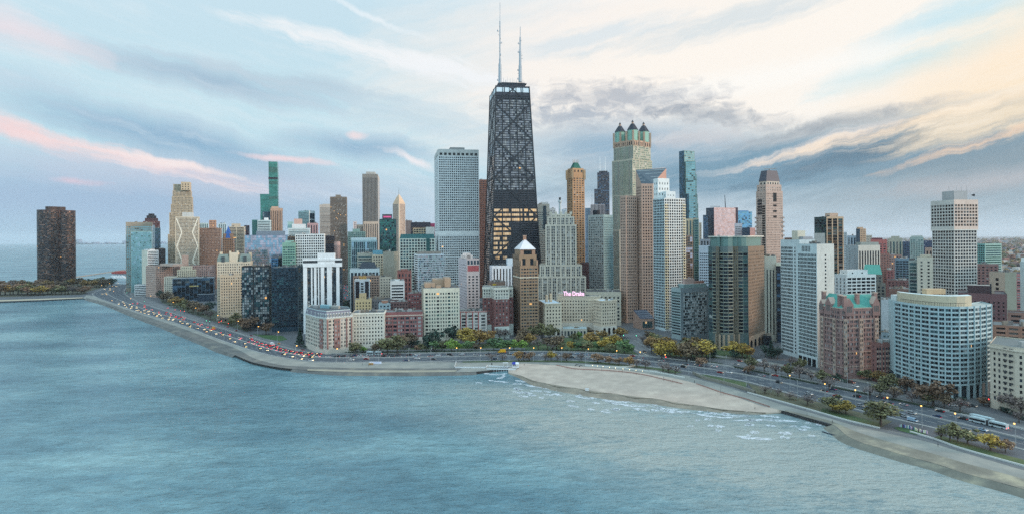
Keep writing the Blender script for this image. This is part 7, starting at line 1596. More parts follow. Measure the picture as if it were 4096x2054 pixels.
def tree_mesh(kind, v):
    k = (kind, v)
    if k in PROTO: return PROTO[k]
    rg = random.Random(hash_str(kind) + v*17); conifer = kind == 'dark green' and v == 2
    tr = MB(); tips = []
    tr.tube((0, 0, -.02), (0, 0, .34), .028, .02, BARK, 6)
    if not conifer:
        for i in range(6 if kind != 'bare' else 9):
            a = 6.283*i/6 + rg.uniform(-.4, .4); r = rg.uniform(.14, .30); z = rg.uniform(.55, .85); tr.tube((0, 0, rg.uniform(.22, .34)), (cos(a)*r, sin(a)*r, z), .014, .004, BARK, 4); tips.append((cos(a)*r, sin(a)*r, z))
            e = a + rg.uniform(-.8, .8); tr.tube((cos(a)*r*.6, sin(a)*r*.6, .2+z*.5), (cos(a)*r*.6+cos(e)*.16, sin(a)*r*.6+sin(e)*.16, z*.95), .008, .003, BARK, 4)
        tr.tube((0, 0, .33), (rg.uniform(-.04, .04), rg.uniform(-.04, .04), .88), .018, .004, BARK, 5)
    else: tr.tube((0, 0, .3), (0, 0, .97), .02, .004, BARK, 5)
    cr_ = MB(); m = LEAF[kind]; lobes = []
    if conifer:
        for i in range(12): f = i/11; lobes.append((0, 0, .16+.78*f, .24*(1-f)+.03, .09))
    else:
        for t in tips: lobes.append((t[0]*1.05, t[1]*1.05, t[2]*.86, rg.uniform(.14, .22), rg.uniform(.12, .2)))
        lobes.append((rg.uniform(-.06, .06), rg.uniform(-.06, .06), .78, .17, .16)); lobes.append((rg.uniform(-.3, .3), rg.uniform(-.3, .3), rg.uniform(.5, .9), .09, .08)); lobes.append((rg.uniform(-.34, .34), rg.uniform(-.34, .34), rg.uniform(.4, .7), .09, .07)); lobes.append((rg.uniform(-.1, .1), rg.uniform(-.1, .1), .5, .28, .2)); lobes.append((rg.uniform(-.15, .15), rg.uniform(-.15, .15), .38, .24, .14))
    n = 800 if kind != 'bare' else 460
    for i in range(n):
        x, y, z, r, h = rg.choice(lobes)
        while True:
            d = Vector((rg.uniform(-1, 1), rg.uniform(-1, 1), rg.uniform(-1, 1)))
            if .35 < d.length < 1: break
        c = Vector((x+d.x*r, y+d.y*r, z+d.z*h)); s = rg.uniform(.018, .042)*(1.0 if kind != 'bare' else .7)
        u = Vector((rg.uniform(-1, 1), rg.uniform(-1, 1), rg.uniform(-.6, .6))).normalized(); w = u.cross(Vector((rg.uniform(-1, 1), rg.uniform(-1, 1), rg.uniform(.2, 1)))).normalized()
        cr_.quad(c-u*s-w*s, c+u*s-w*s*.7, c+u*s*.8+w*s, c-u*s+w*s*.8, m)
    PROTO[k] = (tr.mesh('trunk'), cr_.mesh('crown')); return PROTO[k]
ORD = ['', 'second', 'third', 'fourth', 'fifth', 'sixth', 'seventh', 'eighth', 'ninth', 'tenth', 'eleventh', 'twelfth', 'thirteenth', 'fourteenth', 'fifteenth', 'sixteenth', 'seventeenth', 'eighteenth', 'nineteenth', 'twentieth']
TREES = []
def trees(place, group, rows, wf=1.0):
    for x, yb, h, kind in rows: TREES.append((place, group, x, yb, h, kind, wf))
trees('before the mansard corner block', 'street trees', [(1347, 1395, 55, 'bare'), (1200, 1382, 60, 'dark green'), (1255, 1392, 14, 'dark green'), (1282, 1396, 14, 'dark green')])
trees('before the white stone block', 'street trees', [(1420, 1416, 46, 'olive'), (1453, 1410, 26, 'lime'), (1501, 1409, 36, 'brown'), (1520, 1404, 30, 'olive')])
trees('at the near end of the traffic-filled side street', 'side street trees', [(1376, 1236, 40, 'rust'), (1392, 1244, 42, 'dark green'), (1384, 1252, 36, 'dark green')])
trees('before the long red brick block', 'street trees', [(1550, 1413, 62, 'olive'), (1590, 1414, 70, 'olive'), (1612, 1396, 55, 'brown'), (1646, 1384, 52, 'brown'), (1564, 1388, 22, 'dark green'), (1634, 1387, 26, 'dark green'), (1651, 1386, 26, 'dark green'), (1671, 1387, 26, 'dark green'), (1672, 1404, 24, 'rust')])
trees('before the large pale stone block', 'park strip trees', [(1732, 1397, 76, 'dark green'), (1706, 1402, 38, 'dark green'), (1742, 1404, 42, 'green'), (1768, 1402, 40, 'olive'), (1805, 1406, 50, 'lime'), (1812, 1370, 62, 'dark green'), (1831, 1402, 32, 'lime'), (1690, 1404, 30, 'olive')])
trees('before the red-striped white block', 'park strip trees', [(1865, 1378, 66, 'yellow'), (1882, 1388, 56, 'yellow'), (1872, 1402, 42, 'green'), (1917, 1385, 68, 'amber'), (1955, 1374, 52, 'orange'), (1900, 1402, 30, 'brown')])
trees('before the dark red brick tower', 'park strip trees', [(1975, 1402, 50, 'green'), (2006, 1404, 44, 'green'), (2032, 1404, 46, 'green'), (2055, 1402, 44, 'lime'), (1998, 1356, 42, 'bare'), (2020, 1352, 38, 'bare')])
trees('before the pyramid-roofed tower', 'park strip trees', [(2088, 1400, 40, 'lime'), (2098, 1370, 56, 'brown'), (2120, 1380, 48, 'amber'), (2131, 1352, 44, 'olive'), (2153, 1398, 52, 'bare'), (2078, 1380, 40, 'brown')])
trees('left before the lettered hotel', 'park strip trees', [(2168, 1352, 58, 'olive'), (2200, 1356, 54, 'olive'), (2190, 1394, 44, 'brown'), (2227, 1397, 54, 'brown'), (2245, 1402, 34, 'olive'), (2210, 1403, 30, 'bare')])
trees('in the middle before the lettered hotel', 'park strip trees', [(2285, 1402, 38, 'yellow'), (2312, 1402, 34, 'green'), (2294, 1364, 32, 'olive'), (2314, 1356, 30, 'lime'), (2304, 1338, 32, 'brown'), (2351, 1404, 40, 'olive'), (2365, 1382, 54, 'amber'), (2358, 1340, 30, 'brown'), (2330, 1400, 28, 'brown')])
trees('before the right wing of the lettered hotel', 'park strip trees', [(2413, 1362, 42, 'amber'), (2420, 1404, 56, 'yellow'), (2463, 1400, 62, 'yellow'), (2497, 1414, 54, 'green'), (2483, 1350, 42, 'amber'), (2440, 1408, 36, 'olive'), (2392, 1400, 34, 'green'), (2512, 1416, 34, 'green'), (2388, 1372, 36, 'olive')])
trees('on the lakeside verge of the road', 'lakeside verge trees', [(2075, 1440, 36, 'orange'), (2118, 1440, 32, 'rust'), (2181, 1441, 28, 'bare'), (2204, 1439, 36, 'yellow'), (2230, 1441, 25, 'bare'), (2265, 1441, 30, 'rust'), (2325, 1442, 30, 'bare'), (2391, 1449, 36, 'rust'), (2437, 1453, 30, 'rust'), (2477, 1457, 30, 'rust'), (2518, 1464, 38, 'orange'), (2546, 1468, 34, 'bare'), (2581, 1473, 36, 'bare'), (2652, 1484, 38, 'bare'), (2674, 1490, 30, 'bare'), (2700, 1495, 34, 'bare'), (1966, 1440, 26, 'bare'), (2009, 1440, 26, 'bare'), (2095, 1441, 26, 'bare')], 1.0)
trees('at the avenue corner by the white balcony tower', 'park trees right of the avenue', [(2607, 1408, 62, 'orange'), (2630, 1418, 64, 'amber'), (2647, 1436, 72, 'yellow'), (2680, 1424, 60, 'yellow'), (2704, 1433, 52, 'yellow'), (2664, 1404, 56, 'amber'), (2595, 1390, 34, 'bare')])
trees('before the low glass slab', 'park trees right of the avenue', [(2746, 1442, 76, 'brown'), (2725, 1436, 58, 'amber'), (2765, 1430, 70, 'olive'), (2809, 1438, 78, 'yellow'), (2826, 1428, 64, 'olive'), (2852, 1426, 56, 'dark green'), (2788, 1440, 60, 'brown'), (2776, 1410, 64, 'amber')])
trees('before the curved balcony tower', 'park trees right of the avenue', [(2934, 1424, 58, 'yellow'), (2969, 1432, 60, 'yellow'), (2988, 1430, 50, 'amber'), (2940, 1434, 36, 'dark green')])
trees('on the median before the curved balcony tower', 'median trees', [(2806, 1464, 34, 'rust'), (2996, 1492, 32, 'rust')])
trees('before the white twin slabs', 'street trees', [(3206, 1476, 40, 'olive'), (3172, 1474, 46, 'bare'), (3190, 1478, 34, 'olive'), (3085, 1430, 60, 'dark green'), (3110, 1436, 50, 'dark green'), (3062, 1424, 44, 'dark green')])
trees('on the lawn along the lakeshore road', 'lakeside lawn trees', [(3230, 1618, 40, 'bare'), (3060, 1572, 30, 'bare'), (3112, 1582, 30, 'bare'), (3331, 1642, 56, 'olive'), (3383, 1654, 52, 'yellow'), (3358, 1650, 44, 'yellow'), (3160, 1596, 28, 'bare')], 1.25)
trees('alone on the verge above the mural', 'lakeside lawn trees', [(3523, 1700, 92, 'olive')], 1.25)
trees('on the grass strip at lower right', 'lakeside lawn trees', [(3800, 1762, 66, 'olive'), (3830, 1766, 40, 'bare'), (3870, 1774, 56, 'olive'), (3962, 1798, 62, 'yellow'), (4022, 1808, 48, 'rust'), (3765, 1756, 36, 'bare')], 1.1)
trees('along the inner road before the white twin slabs', 'inner road trees', [(x, 1446 + (x-2900)*.196 + 10, 40 + (x*7) % 17, ('bare', 'olive', 'bare')[x % 3]) for x in range(3010, 3300, 47)])
trees('along the inner road before the curved white block', 'inner road trees', [(x, 1446 + (x-2900)*.2 + 12, 44 + (x*5) % 19, ('bare', 'olive', 'brown')[x % 3]) for x in range(3520, 3900, 64)])
trees('along the avenue beside the glass atrium', 'avenue trees', [(2572, 1374, 34, 'bare'), (2588, 1386, 36, 'bare'), (2600, 1364, 40, 'brown'), (2618, 1378, 44, 'olive')])
trees('before the brick mansion block', 'street trees', [(3317, 1560, 52, 'bare'), (3450, 1510, 34, 'green'), (3478, 1520, 40, 'olive'), (3400, 1500, 30, 'olive'), (3360, 1512, 24, 'dark green'), (3300, 1492, 22, 'dark green')])
trees('before the smaller brick block', 'street trees', [(3514, 1534, 52, 'amber'), (3556, 1562, 64, 'olive'), (3540, 1550, 40, 'brown')])
trees('before the curved white block', 'street trees', [(3626, 1572, 66, 'rust'), (3733, 1622, 98, 'rust'), (3700, 1598, 52, 'rust'), (3664, 1590, 40, 'bare'), (3790, 1600, 20, 'dark green'), (3850, 1604, 18, 'dark green'), (3480, 1590, 50, 'bare'), (3574, 1598, 44, 'bare')])
trees('before the beige right-edge block', 'street trees', [(4053, 1650, 84, 'bare'), (4028, 1628, 60, 'bare'), (4085, 1660, 70, 'bare'), (3982, 1618, 30, 'olive'), (3935, 1622, 34, 'rust'), (4076, 1690, 46, 'bare')])
trees('beside the dark glass museum', 'lakeshore drive trees', [(640, 1192, 30, 'dark green'), (668, 1208, 42, 'brown'), (708, 1228, 42, 'amber'), (733, 1238, 38, 'olive'), (773, 1248, 46, 'brown'), (792, 1253, 42, 'brown'), (810, 1258, 38, 'rust'), (835, 1250, 44, 'dark green'), (841, 1278, 38, 'bare'), (880, 1290, 28, 'bare'), (690, 1218, 36, 'brown'), (752, 1246, 34, 'olive'), (654, 1204, 30, 'brown')])
trees('before the hotel with mansard pavilions', 'lakeshore drive trees', [(947, 1294, 42, 'olive'), (905, 1294, 28, 'bare'), (925, 1300, 26, 'olive')])
trees('before the black glass twins', 'lakeshore drive trees', [(970, 1314, 44, 'rust'), (1000, 1321, 52, 'rust'), (1064, 1336, 46, 'rust'), (985, 1318, 34, 'brown')])
lp = []
rg = random.Random(21); K_ = ['brown', 'rust', 'olive', 'bare', 'rust', 'brown', 'amber', 'olive']
for i, x in enumerate(range(4, 352, 17)): lp.append((x + rg.uniform(-4, 4), 1180 + rg.uniform(-3, 1) - x*.02, rg.uniform(32, 50)*(1 - x*.0011), K_[(i*3) % 8]))
trees('on the front edge of the lake park', 'lake park trees', lp + [(161, 1179, 38, 'yellow'), (112, 1180, 34, 'rust')], 1.25)
lp = [(x + rg.uniform(-5, 5), 1150 + rg.uniform(-8, 6), rg.uniform(22, 32), K_[(i*5+1) % 8]) for i, x in enumerate(range(-4, 290, 21))]
trees('at the back of the lake park', 'lake park trees', lp, 1.25)
lp = [(x, 1146 + rg.uniform(-7, 3), rg.uniform(26, 32), ('amber', 'olive', 'brown', 'amber', 'dark green', 'amber')[i % 6]) for i, x in enumerate(range(296, 458, 15))]
trees('right of the dark trefoil tower', 'lake park trees', lp, 1.3)
cnt = {}
for t in TREES: cnt[(t[0], t[5])] = cnt.get((t[0], t[5]), 0) + 1
seen = {}; TREES.sort(key=lambda t: t[2])
DESC = {'yellow': 'yellow autumn tree', 'amber': 'amber-brown autumn tree', 'olive': 'olive half-turned tree', 'lime': 'bright yellow-green tree', 'green': 'green leafy tree', 'dark green': 'dark evergreen', 'orange': 'orange autumn tree', 'rust': 'rusty red autumn tree', 'bare': 'bare purplish tree', 'brown': 'brown-leaved tree'}
for place, group, x, yb, h, kind, wf in TREES:
    p = G(x, yb); hm = h/F*p.y*1.14; k = (place, kind); seen[k] = seen.get(k, 0) + 1; n = seen[k]; v = hash_str('%d%s' % (x, kind)) % 3
    if kind == 'dark green' and h/F*p.y < 11 and v == 2: v = 1
    lab = DESC[kind] + ' ' + place
    if cnt[k] > 1: lab = (('leftmost ' if n == 1 else ORD[n-1] + ' ') + lab) + (' from the left' if n > 1 else '')
    words = lab.split()
    nm = 'bare_tree' if kind == 'bare' else 'evergreen_tree' if kind == 'dark green' else 'autumn_tree'
    r = empty(nm, (p.x, p.y, 2.0), lab, 'tree', group); del r['_b']
    rgt = random.Random(int(x*7+yb)); wv = wf*rgt.uniform(1.2, 1.6)*(1.15 if hm < 9 else 1.0)*(.8 if kind == 'dark green' else 1); tm, cm = tree_mesh(kind, v)
    for nm2, me in (('trunk', tm), ('crown', cm)):
        o = bpy.data.objects.new(nm2, me); COL.objects.link(o); o.parent = r; o.scale = (hm*wv, hm*wv, hm); o.rotation_euler = (0, 0, rgt.uniform(0, 6.28))
# clipped hedges under the blocks
def hedge(label, pts, w, h):
    ln = cr(gp(pts), 26); mb = MB(); rg = random.Random(hash_str(label)); a, b = offs(ln, w/2), offs(ln, -w/2); m = LEAF['dark green']
    for i in range(25):
        hh = h*rg.uniform(.8, 1.15)
        for k in range(26):
            p = a[i].lerp(b[i], rg.random()).lerp(a[i+1].lerp(b[i+1], rg.random()), rg.random()); p = Vector((p.x, p.y, 2 + hh*rg.random()**.6)); s = .42
            u = Vector((rg.uniform(-1, 1), rg.uniform(-1, 1), rg.uniform(-.5, .5))).normalized(); v = u.cross(Vector((rg.uniform(-1, 1), rg.uniform(-1, 1), 1))).normalized()
            mb.quad(p-u*s-v*s, p+u*s-v*s, p+u*s+v*s, p-u*s+v*s, m)
    tag(mb.build('hedge'), label, 'hedge')
hedge('dark hedge along the foot of the mansard corner block', [(1216, 1388), (1260, 1397), (1310, 1404), (1400, 1404)], 3, 2.2)
hedge('dark hedge along the road before the stone blocks', [(1380, 1412), (1560, 1411), (1746, 1409)], 2.5, 2)
hedge('dark hedge along the road before the park strip', [(1760, 1409), (1900, 1406), (2100, 1403), (2273, 1402)], 2.5, 2)
hedge('dark hedge before the brick mansion block', [(3270, 1494), (3330, 1510), (3390, 1530)], 3, 2.2)
hedge('dark hedge at the entrance of the curved white block', [(3740, 1588), (3800, 1606), (3860, 1598)], 3, 1.8)
hedge('dark hedge at the foot of the beige right-edge block', [(3966, 1616), (4010, 1640), (4096, 1680)], 3.4, 2.4)

# ================================================================ street lamps
def lampmat():
    m, nt, p = new_mat('lamp_glow'); p.inputs['Base Color'].default_value = (1, .6, .2, 1); p.inputs['Emission Color'].default_value = (1, .50, .10, 1); p.inputs['Emission Strength'].default_value = 3.5; return m
GLOW, POLE = lampmat(), wall(150, 156, 158, 1, .1, .5)
def lamp_mesh(lit):
    pm = MB(); pm.tube((0, 0, 0), (0, 0, 11.2), .17, .10, POLE, 6); pm.tube((0, 0, 0), (0, 0, .7), .3, .28, POLE, 6); pm.tube((0, 0, 11.0), (1.3, 0, 11.6), .08, .06, POLE, 5)
    hm = MB(); hm.box(.9, 1.9, -.3, .3, 11.55, 11.8, POLE if not lit else GLOW); hm.box(1.0, 1.8, -.22, .22, 11.3, 11.55, GLOW if lit else POLE)
    return pm.mesh('pole'), hm.mesh('lamp_head')
LM, UM = lamp_mesh(True), lamp_mesh(False)
lamps = [(x, 1443, True) for x in (1824, 1921, 2037, 2133, 2246)] + [(2352, 1448, True), (2466, 1456, True), (2560, 1462, True), (2660, 1474, True), (1345, 1446, True), (3301, 1606, True), (3423, 1634, True), (3552, 1668, True), (3688, 1706, True), (3824, 1740, True), (4062, 1786, True), (1183, 1432, True), (3160, 1568, True)]
lamps += [(1388, 1447, False), (1515, 1447, False), (1634, 1446, False), (1724, 1446, False), (2343, 1458, False), (2755, 1496, False), (2817, 1512, False), (2896, 1530, False), (2985, 1548, False), (3084, 1566, False), (3190, 1592, False), (2840, 1468, False), (2905, 1480, False), (3080, 1520, False), (3120, 1536, False), (3390, 1560, False), (3472, 1600, False)]
far_l = [(404, 1160), (436, 1152), (470, 1150), (452, 1186), (520, 1220), (600, 1208), (690, 1236), (780, 1262), (868, 1296), (950, 1322), (1030, 1346), (1110, 1370)]
lamps += [(x, y, True) for x, y in far_l]
lamps.sort()
nl = {True: 0, False: 0}; tot = {True: sum(l[2] for l in lamps), False: sum(not l[2] for l in lamps)}
def ordinal(n):
    w = ORD + ['twenty-first', 'twenty-second', 'twenty-third', 'twenty-fourth', 'twenty-fifth', 'twenty-sixth', 'twenty-seventh', 'twenty-eighth', 'twenty-ninth', 'thirtieth', 'thirty-first', 'thirty-second', 'thirty-third', 'thirty-fourth', 'thirty-fifth']
    return 'first' if n == 1 else w[n-1]
for x, y, lit in lamps:
    p = G(x, y); nl[lit] += 1
    lab = '%s %s street lamp from the left along the lakeshore road' % (ordinal(nl[lit]), 'glowing orange' if lit else 'unlit grey')
    r = empty('street_lamp', (p.x, p.y, 2.0), lab, 'street lamp', 'lit street lamps' if lit else 'unlit street lamps'); del r['_b']; r.rotation_euler = (0, 0, 1.2)
    for nm, me in zip(('pole', 'lamp_head'), LM if lit else UM):
        o = bpy.data.objects.new(nm, me); COL.objects.link(o); o.parent = r

# ================================================================ vehicles
def paint():
    m, nt, p = new_mat('car_paint'); oi = nt.nodes.new('ShaderNodeObjectInfo'); nt.links.new(oi.outputs['Color'], p.inputs['Base Color'])
    p.inputs['Roughness'].default_value = .25; p.inputs['Coat Weight'].default_value = .4; return m
PAINT = paint()
def emat(name, c, s):
    m, nt, p = new_mat(name); p.inputs['Base Color'].default_value = (*c, 1); p.inputs['Emission Color'].default_value = (*c, 1); p.inputs['Emission Strength'].default_value = s; return m
HEADL, TAILL, CARG, TYRE = emat('headlight', (1, .74, .34), 7), emat('taillight', (1, .03, .04), 5), glass('car_window', (.02, .025, .03), 0, .05), wall(20, 20, 22)
HEADN, TAILN = emat('dim_headlight', (1, .86, .66), 1.0), emat('dim_taillight', (.7, .03, .04), .7)
def body(prof, w, mat, taper=.0):
    """extruded side profile: list of (x, z); x forward"""
    mb = MB(); n = len(prof)
    Lp = [(x, w/2 - taper*max(0, z-.8), z) for x, z in prof]; Rp = [(x, -w/2 + taper*max(0, z-.8), z) for x, z in prof]
    for i in range(n):
        j = (i+1) % n; mb.quad(Lp[i], Rp[i], Rp[j], Lp[j], mat)
    mb.face(Lp, mat); mb.face(Rp[::-1], mat); return mb
CARP = {}
def car_parts(kind):
    far = kind.endswith('_far'); key = kind; kind = kind.replace('_far', '')
    if key in CARP: return CARP[key]
    P = []; HL, TLm_ = (HEADL, TAILL) if far else (HEADN, TAILN)
    if kind == 'sedan':
        P.append(('body', body([(-2.3, .35), (-2.35, .8), (-2.1, 1.0), (-1.5, 1.02), (1.0, .98), (2.1, .82), (2.3, .6), (2.25, .35)], 1.8, PAINT).mesh('body')))
        P.append(('cabin', body([(-1.75, 1.0), (-1.05, 1.42), (.15, 1.45), (.95, .98)], 1.68, CARG, .25).mesh('cabin')))
        P.append(('car_roof', body([(-1.0, 1.42), (-.95, 1.49), (.05, 1.5), (.12, 1.44)], 1.42, PAINT).mesh('car_roof'))); L_, W_ = 2.3, 1.8
    elif kind == 'suv':
        P.append(('body', body([(-2.35, .4), (-2.4, 1.0), (-2.3, 1.1), (1.1, 1.08), (2.2, .98), (2.35, .7), (2.3, .4)], 1.92, PAINT).mesh('body')))
        P.append(('cabin', body([(-2.25, 1.1), (-2.0, 1.65), (.3, 1.68), (1.1, 1.08)], 1.8, CARG, .2).mesh('cabin')))
        P.append(('car_roof', body([(-2.0, 1.65), (-1.9, 1.76), (.2, 1.76), (.3, 1.67)], 1.62, PAINT).mesh('car_roof'))); L_, W_ = 2.35, 1.92
    else:
        P.append(('body', body([(-2.6, .45), (-2.65, 2.0), (-2.5, 2.1), (.9, 2.1), (1.3, 1.9), (2.0, 1.2), (2.6, 1.05), (2.65, .45)], 2.0, PAINT).mesh('body')))
        P.append(('windscreen', body([(1.34, 1.86), (1.36, 1.9), (2.03, 1.24), (2.0, 1.2)], 1.8, CARG).mesh('windscreen'))); L_, W_ = 2.62, 2.0
    for sx in (-1, 1):
        for sy in (-1, 1):
            m = MB(); m.tube((sx*L_*.6, sy*(W_/2-.12), .34), (sx*L_*.6, sy*(W_/2+.04), .34), .34, .34, TYRE, 10); P.append(('wheel', m.mesh('wheel')))
    for nm, x, mt in (('headlight', L_, HL), ('taillight', -L_-.05, TLm_)):
        for sy in (-1, 1): m = MB(); m.box(x-.05, x+.06, sy*W_*.36-.24, sy*W_*.36+.24, .62, .88, mt); P.append((nm, m.mesh(nm)))
    CARP[key] = P; return P
CCOL = {'white': (216, 218, 220), 'black': (24, 26, 30), 'silver': (160, 164, 168), 'dark grey': (70, 74, 80), 'red': (140, 26, 30), 'blue': (42, 62, 104), 'pale blue': (150, 176, 196), 'brown': (96, 70, 56), 'yellow': (200, 150, 36)}
CARS = []
def car(p, d, kind, col, label, group, far=False):
    r = empty('van' if kind == 'van' else 'car', (p.x, p.y, 2.11), label, 'van' if kind == 'van' else 'car', group); del r['_b']; r.rotation_euler = (0, 0, atan2(d.y, d.x))
    for nm, me in car_parts(kind + ('_far' if far else '')):
        if far and nm in ('wheel', 'car_roof'): continue
        o = bpy.data.objects.new(nm, me); COL.objects.link(o); o.parent = r; o.color = L(*CCOL[col])
TL = [.065, .185, .305, .42, .53, .655, .77, .885]
LN = [cr(lane(t), 700) for t in TL]
def lane_at(t, x):
    ln = LN[t]; best = min(range(2, len(ln)-2), key=lambda i: abs(proj_x(ln[i]) - x) if ln[i].y > 0 else 1e9); d = (ln[best+1]-ln[best-1]).normalized(); return ln[best], d
def proj_x(p):
    dx = p.x/p.y*F; dy = -(p.z-H)/p.y*F; return 2048 + dx + ROLL*dy
rg = random.Random(77); pos = []
def zone(x): return ('at the far bend by the lake park' if x < 560 else 'beside the dark glass museum' if x < 820 else 'beside the hotel with mansard pavilions' if x < 960 else 'beside the black glass twins' if x < 1140 else
    'at the bend by the mansard corner block' if x < 1330 else 'before the white stone and red brick blocks' if x < 1690 else 'before the large pale stone block' if x < 1900 else 'before the park strip trees' if x < 2180 else 'before the lettered hotel' if x < 2480 else
    'by the avenue mouth' if x < 2760 else 'before the curved balcony tower' if x < 3060 else 'before the white twin slabs' if x < 3300 else 'before the brick mansion block' if x < 3520 else 'before the curved white block' if x < 3860 else 'before the beige right-edge block')
def add_cars(t0, x0, x1, step, cols, jit=.35, skip=0):
    for t in t0:
        x = x0 + rg.uniform(0, step)
        while x < x1:
            if rg.random() >= skip: pos.append((t, x, rg.choice(cols), 'suv' if rg.random() < .35 else 'van' if rg.random() < .06 else 'sedan'))
            x += step*rg.uniform(1-jit, 1+jit)
MIXC = ['white', 'white', 'silver', 'silver', 'dark grey', 'black', 'black', 'blue', 'red', 'pale blue']
add_cars((0, 1, 2, 3), 400, 760, 23, MIXC, .4, .1)            # toward the viewer, headlights
add_cars((4, 5, 6, 7), 520, 740, 40, MIXC, .4, .3)
add_cars((5, 6, 7), 674, 742, 15, MIXC, .2)                    # queue of brake lights
add_cars((0, 1, 2, 3), 780, 1240, 60, MIXC, .5, .35)
add_cars((4, 5, 6), 760, 1000, 36, MIXC, .4, .2)
add_cars((4, 5, 6, 7), 1000, 1290, 17, MIXC, .25, .05)         # dense jam at the bend
add_cars((0, 1, 2), 1290, 2500, 190, MIXC, .5, .25)
add_cars((4, 5, 6), 1290, 2120, 50, MIXC, .3, .15)
add_cars((4, 5, 6, 7), 2130, 2660, 120, MIXC, .5, .2)
add_cars((0, 1, 2, 3), 2560, 4060, 250, MIXC, .5, .3)
add_cars((4, 5, 6, 7), 2680, 4060, 190, MIXC, .5, .3)
items = []
for t, x, col, kind in pos:
    if t >= 4 and 3870 < x < 4060: continue
    if 1440 < x < 1560 and t >= 6: continue
    if 1985 < x < 2040 and t >= 6: continue
    p, d = lane_at(t, x)
    if any((p - q[0]).length < 6.2 for q in items): continue
    items.append((p, d if t >= 4 else -d, col, kind, x, t))
# heading: lakeside lanes come toward the right of the picture, inland lanes drive away to the left
def lab_car(col, kind, x, t): return '%s %s %s %s' % (col, {'sedan': 'car', 'suv': 'tall car', 'van': 'van'}[kind], 'in the lakeside lanes' if t < 4 else 'in the inland lanes', zone(x))
items.sort(key=lambda q: q[4]); tot = {}; num = {}
for q in items: tot[lab_car(*q[2:])] = tot.get(lab_car(*q[2:]), 0) + 1
for p, d, col, kind, x, t in items:
    l0 = lab_car(col, kind, x, t); num[l0] = num.get(l0, 0) + 1; lab = l0
    if tot[l0] > 1: lab = ('leftmost ' if num[l0] == 1 else ordinal(num[l0]) + ' ') + l0 + ('' if num[l0] == 1 else ' from the left')
    w = lab.split()
    if len(w) > 16: lab = lab.replace(' from the left', '').replace('the lakeside', 'lakeside').replace('the inland', 'inland')
    fd = d if t < 4 else d
    car(p, -fd if t >= 4 else -fd, kind, col, lab, 'cars in the lakeside lanes' if t < 4 else 'cars in the inland lanes', x < 1300)
# cars on the avenue, inner road and side streets
for x, y, dx, dy, col, kind, lab in ((2578, 1408, 1, .6, 'black', 'suv', 'black car climbing the avenue beside its stone kerb'), (2945, 1456, 1, .2, 'silver', 'sedan', 'silver car on the inner road before the tan brick side'), (3040, 1446, 1, .25, 'white', 'van', 'white van parked by the stone arcade'), (3052, 1462, 1, .25, 'white', 'sedan', 'white car on the inner road left of the twin slabs'), (3160, 1489, 1, .3, 'white', 'sedan', 'white car on the inner road before the white twin slabs'), (3146, 1462, 1, .3, 'red', 'sedan', 'red-lit car waiting under the white twin slabs'), (3422, 1545, 1, .3, 'white', 'sedan', 'white car turning before the brick mansion block'), (3408, 1530, 1, .3, 'red', 'suv', 'dark red car parked before the brick mansion block'), (3855, 1612, 1, .1, 'silver', 'sedan', 'silver car at the entrance of the curved white block'), (3812, 1622, 1, .1, 'white', 'sedan', 'white car leaving the entrance of the curved white block'), (3735, 1584, 1, .1, 'silver', 'suv', 'silver car parked under the curved white block'),
    (1208, 1401, 1, .1, 'red', 'sedan', 'red car on the inner drive before the mansard corner block'), (1115, 1374, 1, .5, 'yellow', 'sedan', 'yellow taxi on the inner drive beside the lawn'), (944, 1322, 1, .5, 'black', 'sedan', 'black car on the inner drive beside the black glass twins'), (910, 1306, 1, .5, 'red', 'sedan', 'red car on the inner drive beside the hotel with mansard pavilions'), (1004, 1342, 1, .5, 'dark grey', 'suv', 'dark grey car on the inner drive beside the black glass twins'), (1374, 1470, 1, 0, 'black', 'sedan', None)):
    if lab is None: continue
    p = G(x, y, 2.1); q = G(x+dx*30, y+dy*30, 2.1); d = (q-p).normalized(); car(p, -d if x < 2000 else d, kind, col, lab, None)
rg = random.Random(12); pk = []
for x in list(range(2960, 3420, 26)) + list(range(3560, 3900, 30)):
    if rg.random() < .35: continue
    pk.append((x, 1428 + (x-2860)*.1 + max(0, x-2900)*.094, rg.choice(['white', 'silver', 'black', 'dark grey', 'blue', 'red', 'brown'])))
c0 = {}
for x, y, col in pk: k = (col, zone(x)); c0[k] = c0.get(k, 0) + 1
c1 = {}
for x, y, col in pk:
    k = (col, zone(x)); c1[k] = c1.get(k, 0) + 1; lab = '%s car parked %s' % k
    if c0[k] > 1: lab = ordinal(c1[k]) + ' ' + lab + ' from the left'
    p = G(x, y, 2.1); d = (G(x+30, y+6, 2.1)-p).normalized(); car(p, d, 'suv' if x % 3 == 0 else 'sedan', col, lab, 'cars parked on the inner road')
# brake lights far down the side street between towers
rg = random.Random(5)
for i, (x, y) in enumerate(((1384, 1086), (1378, 1092), (1390, 1096), (1374, 1108), (1386, 1112), (1394, 1118), (1376, 1126), (1388, 1130), (1396, 1136), (1380, 1142), (1390, 1146), (1376, 1152), (1384, 1160), (1392, 1164), (1378, 1170), (1388, 1180), (1382, 1190))):
    p = G(x, y, 2.1); car(p, (G(x, y-6, 2.1)-p).normalized(), 'sedan', 'dark grey', '%s car from the far end of the brake-lit queue in the side street' % ordinal(i+1), 'cars queueing in the side street', True)
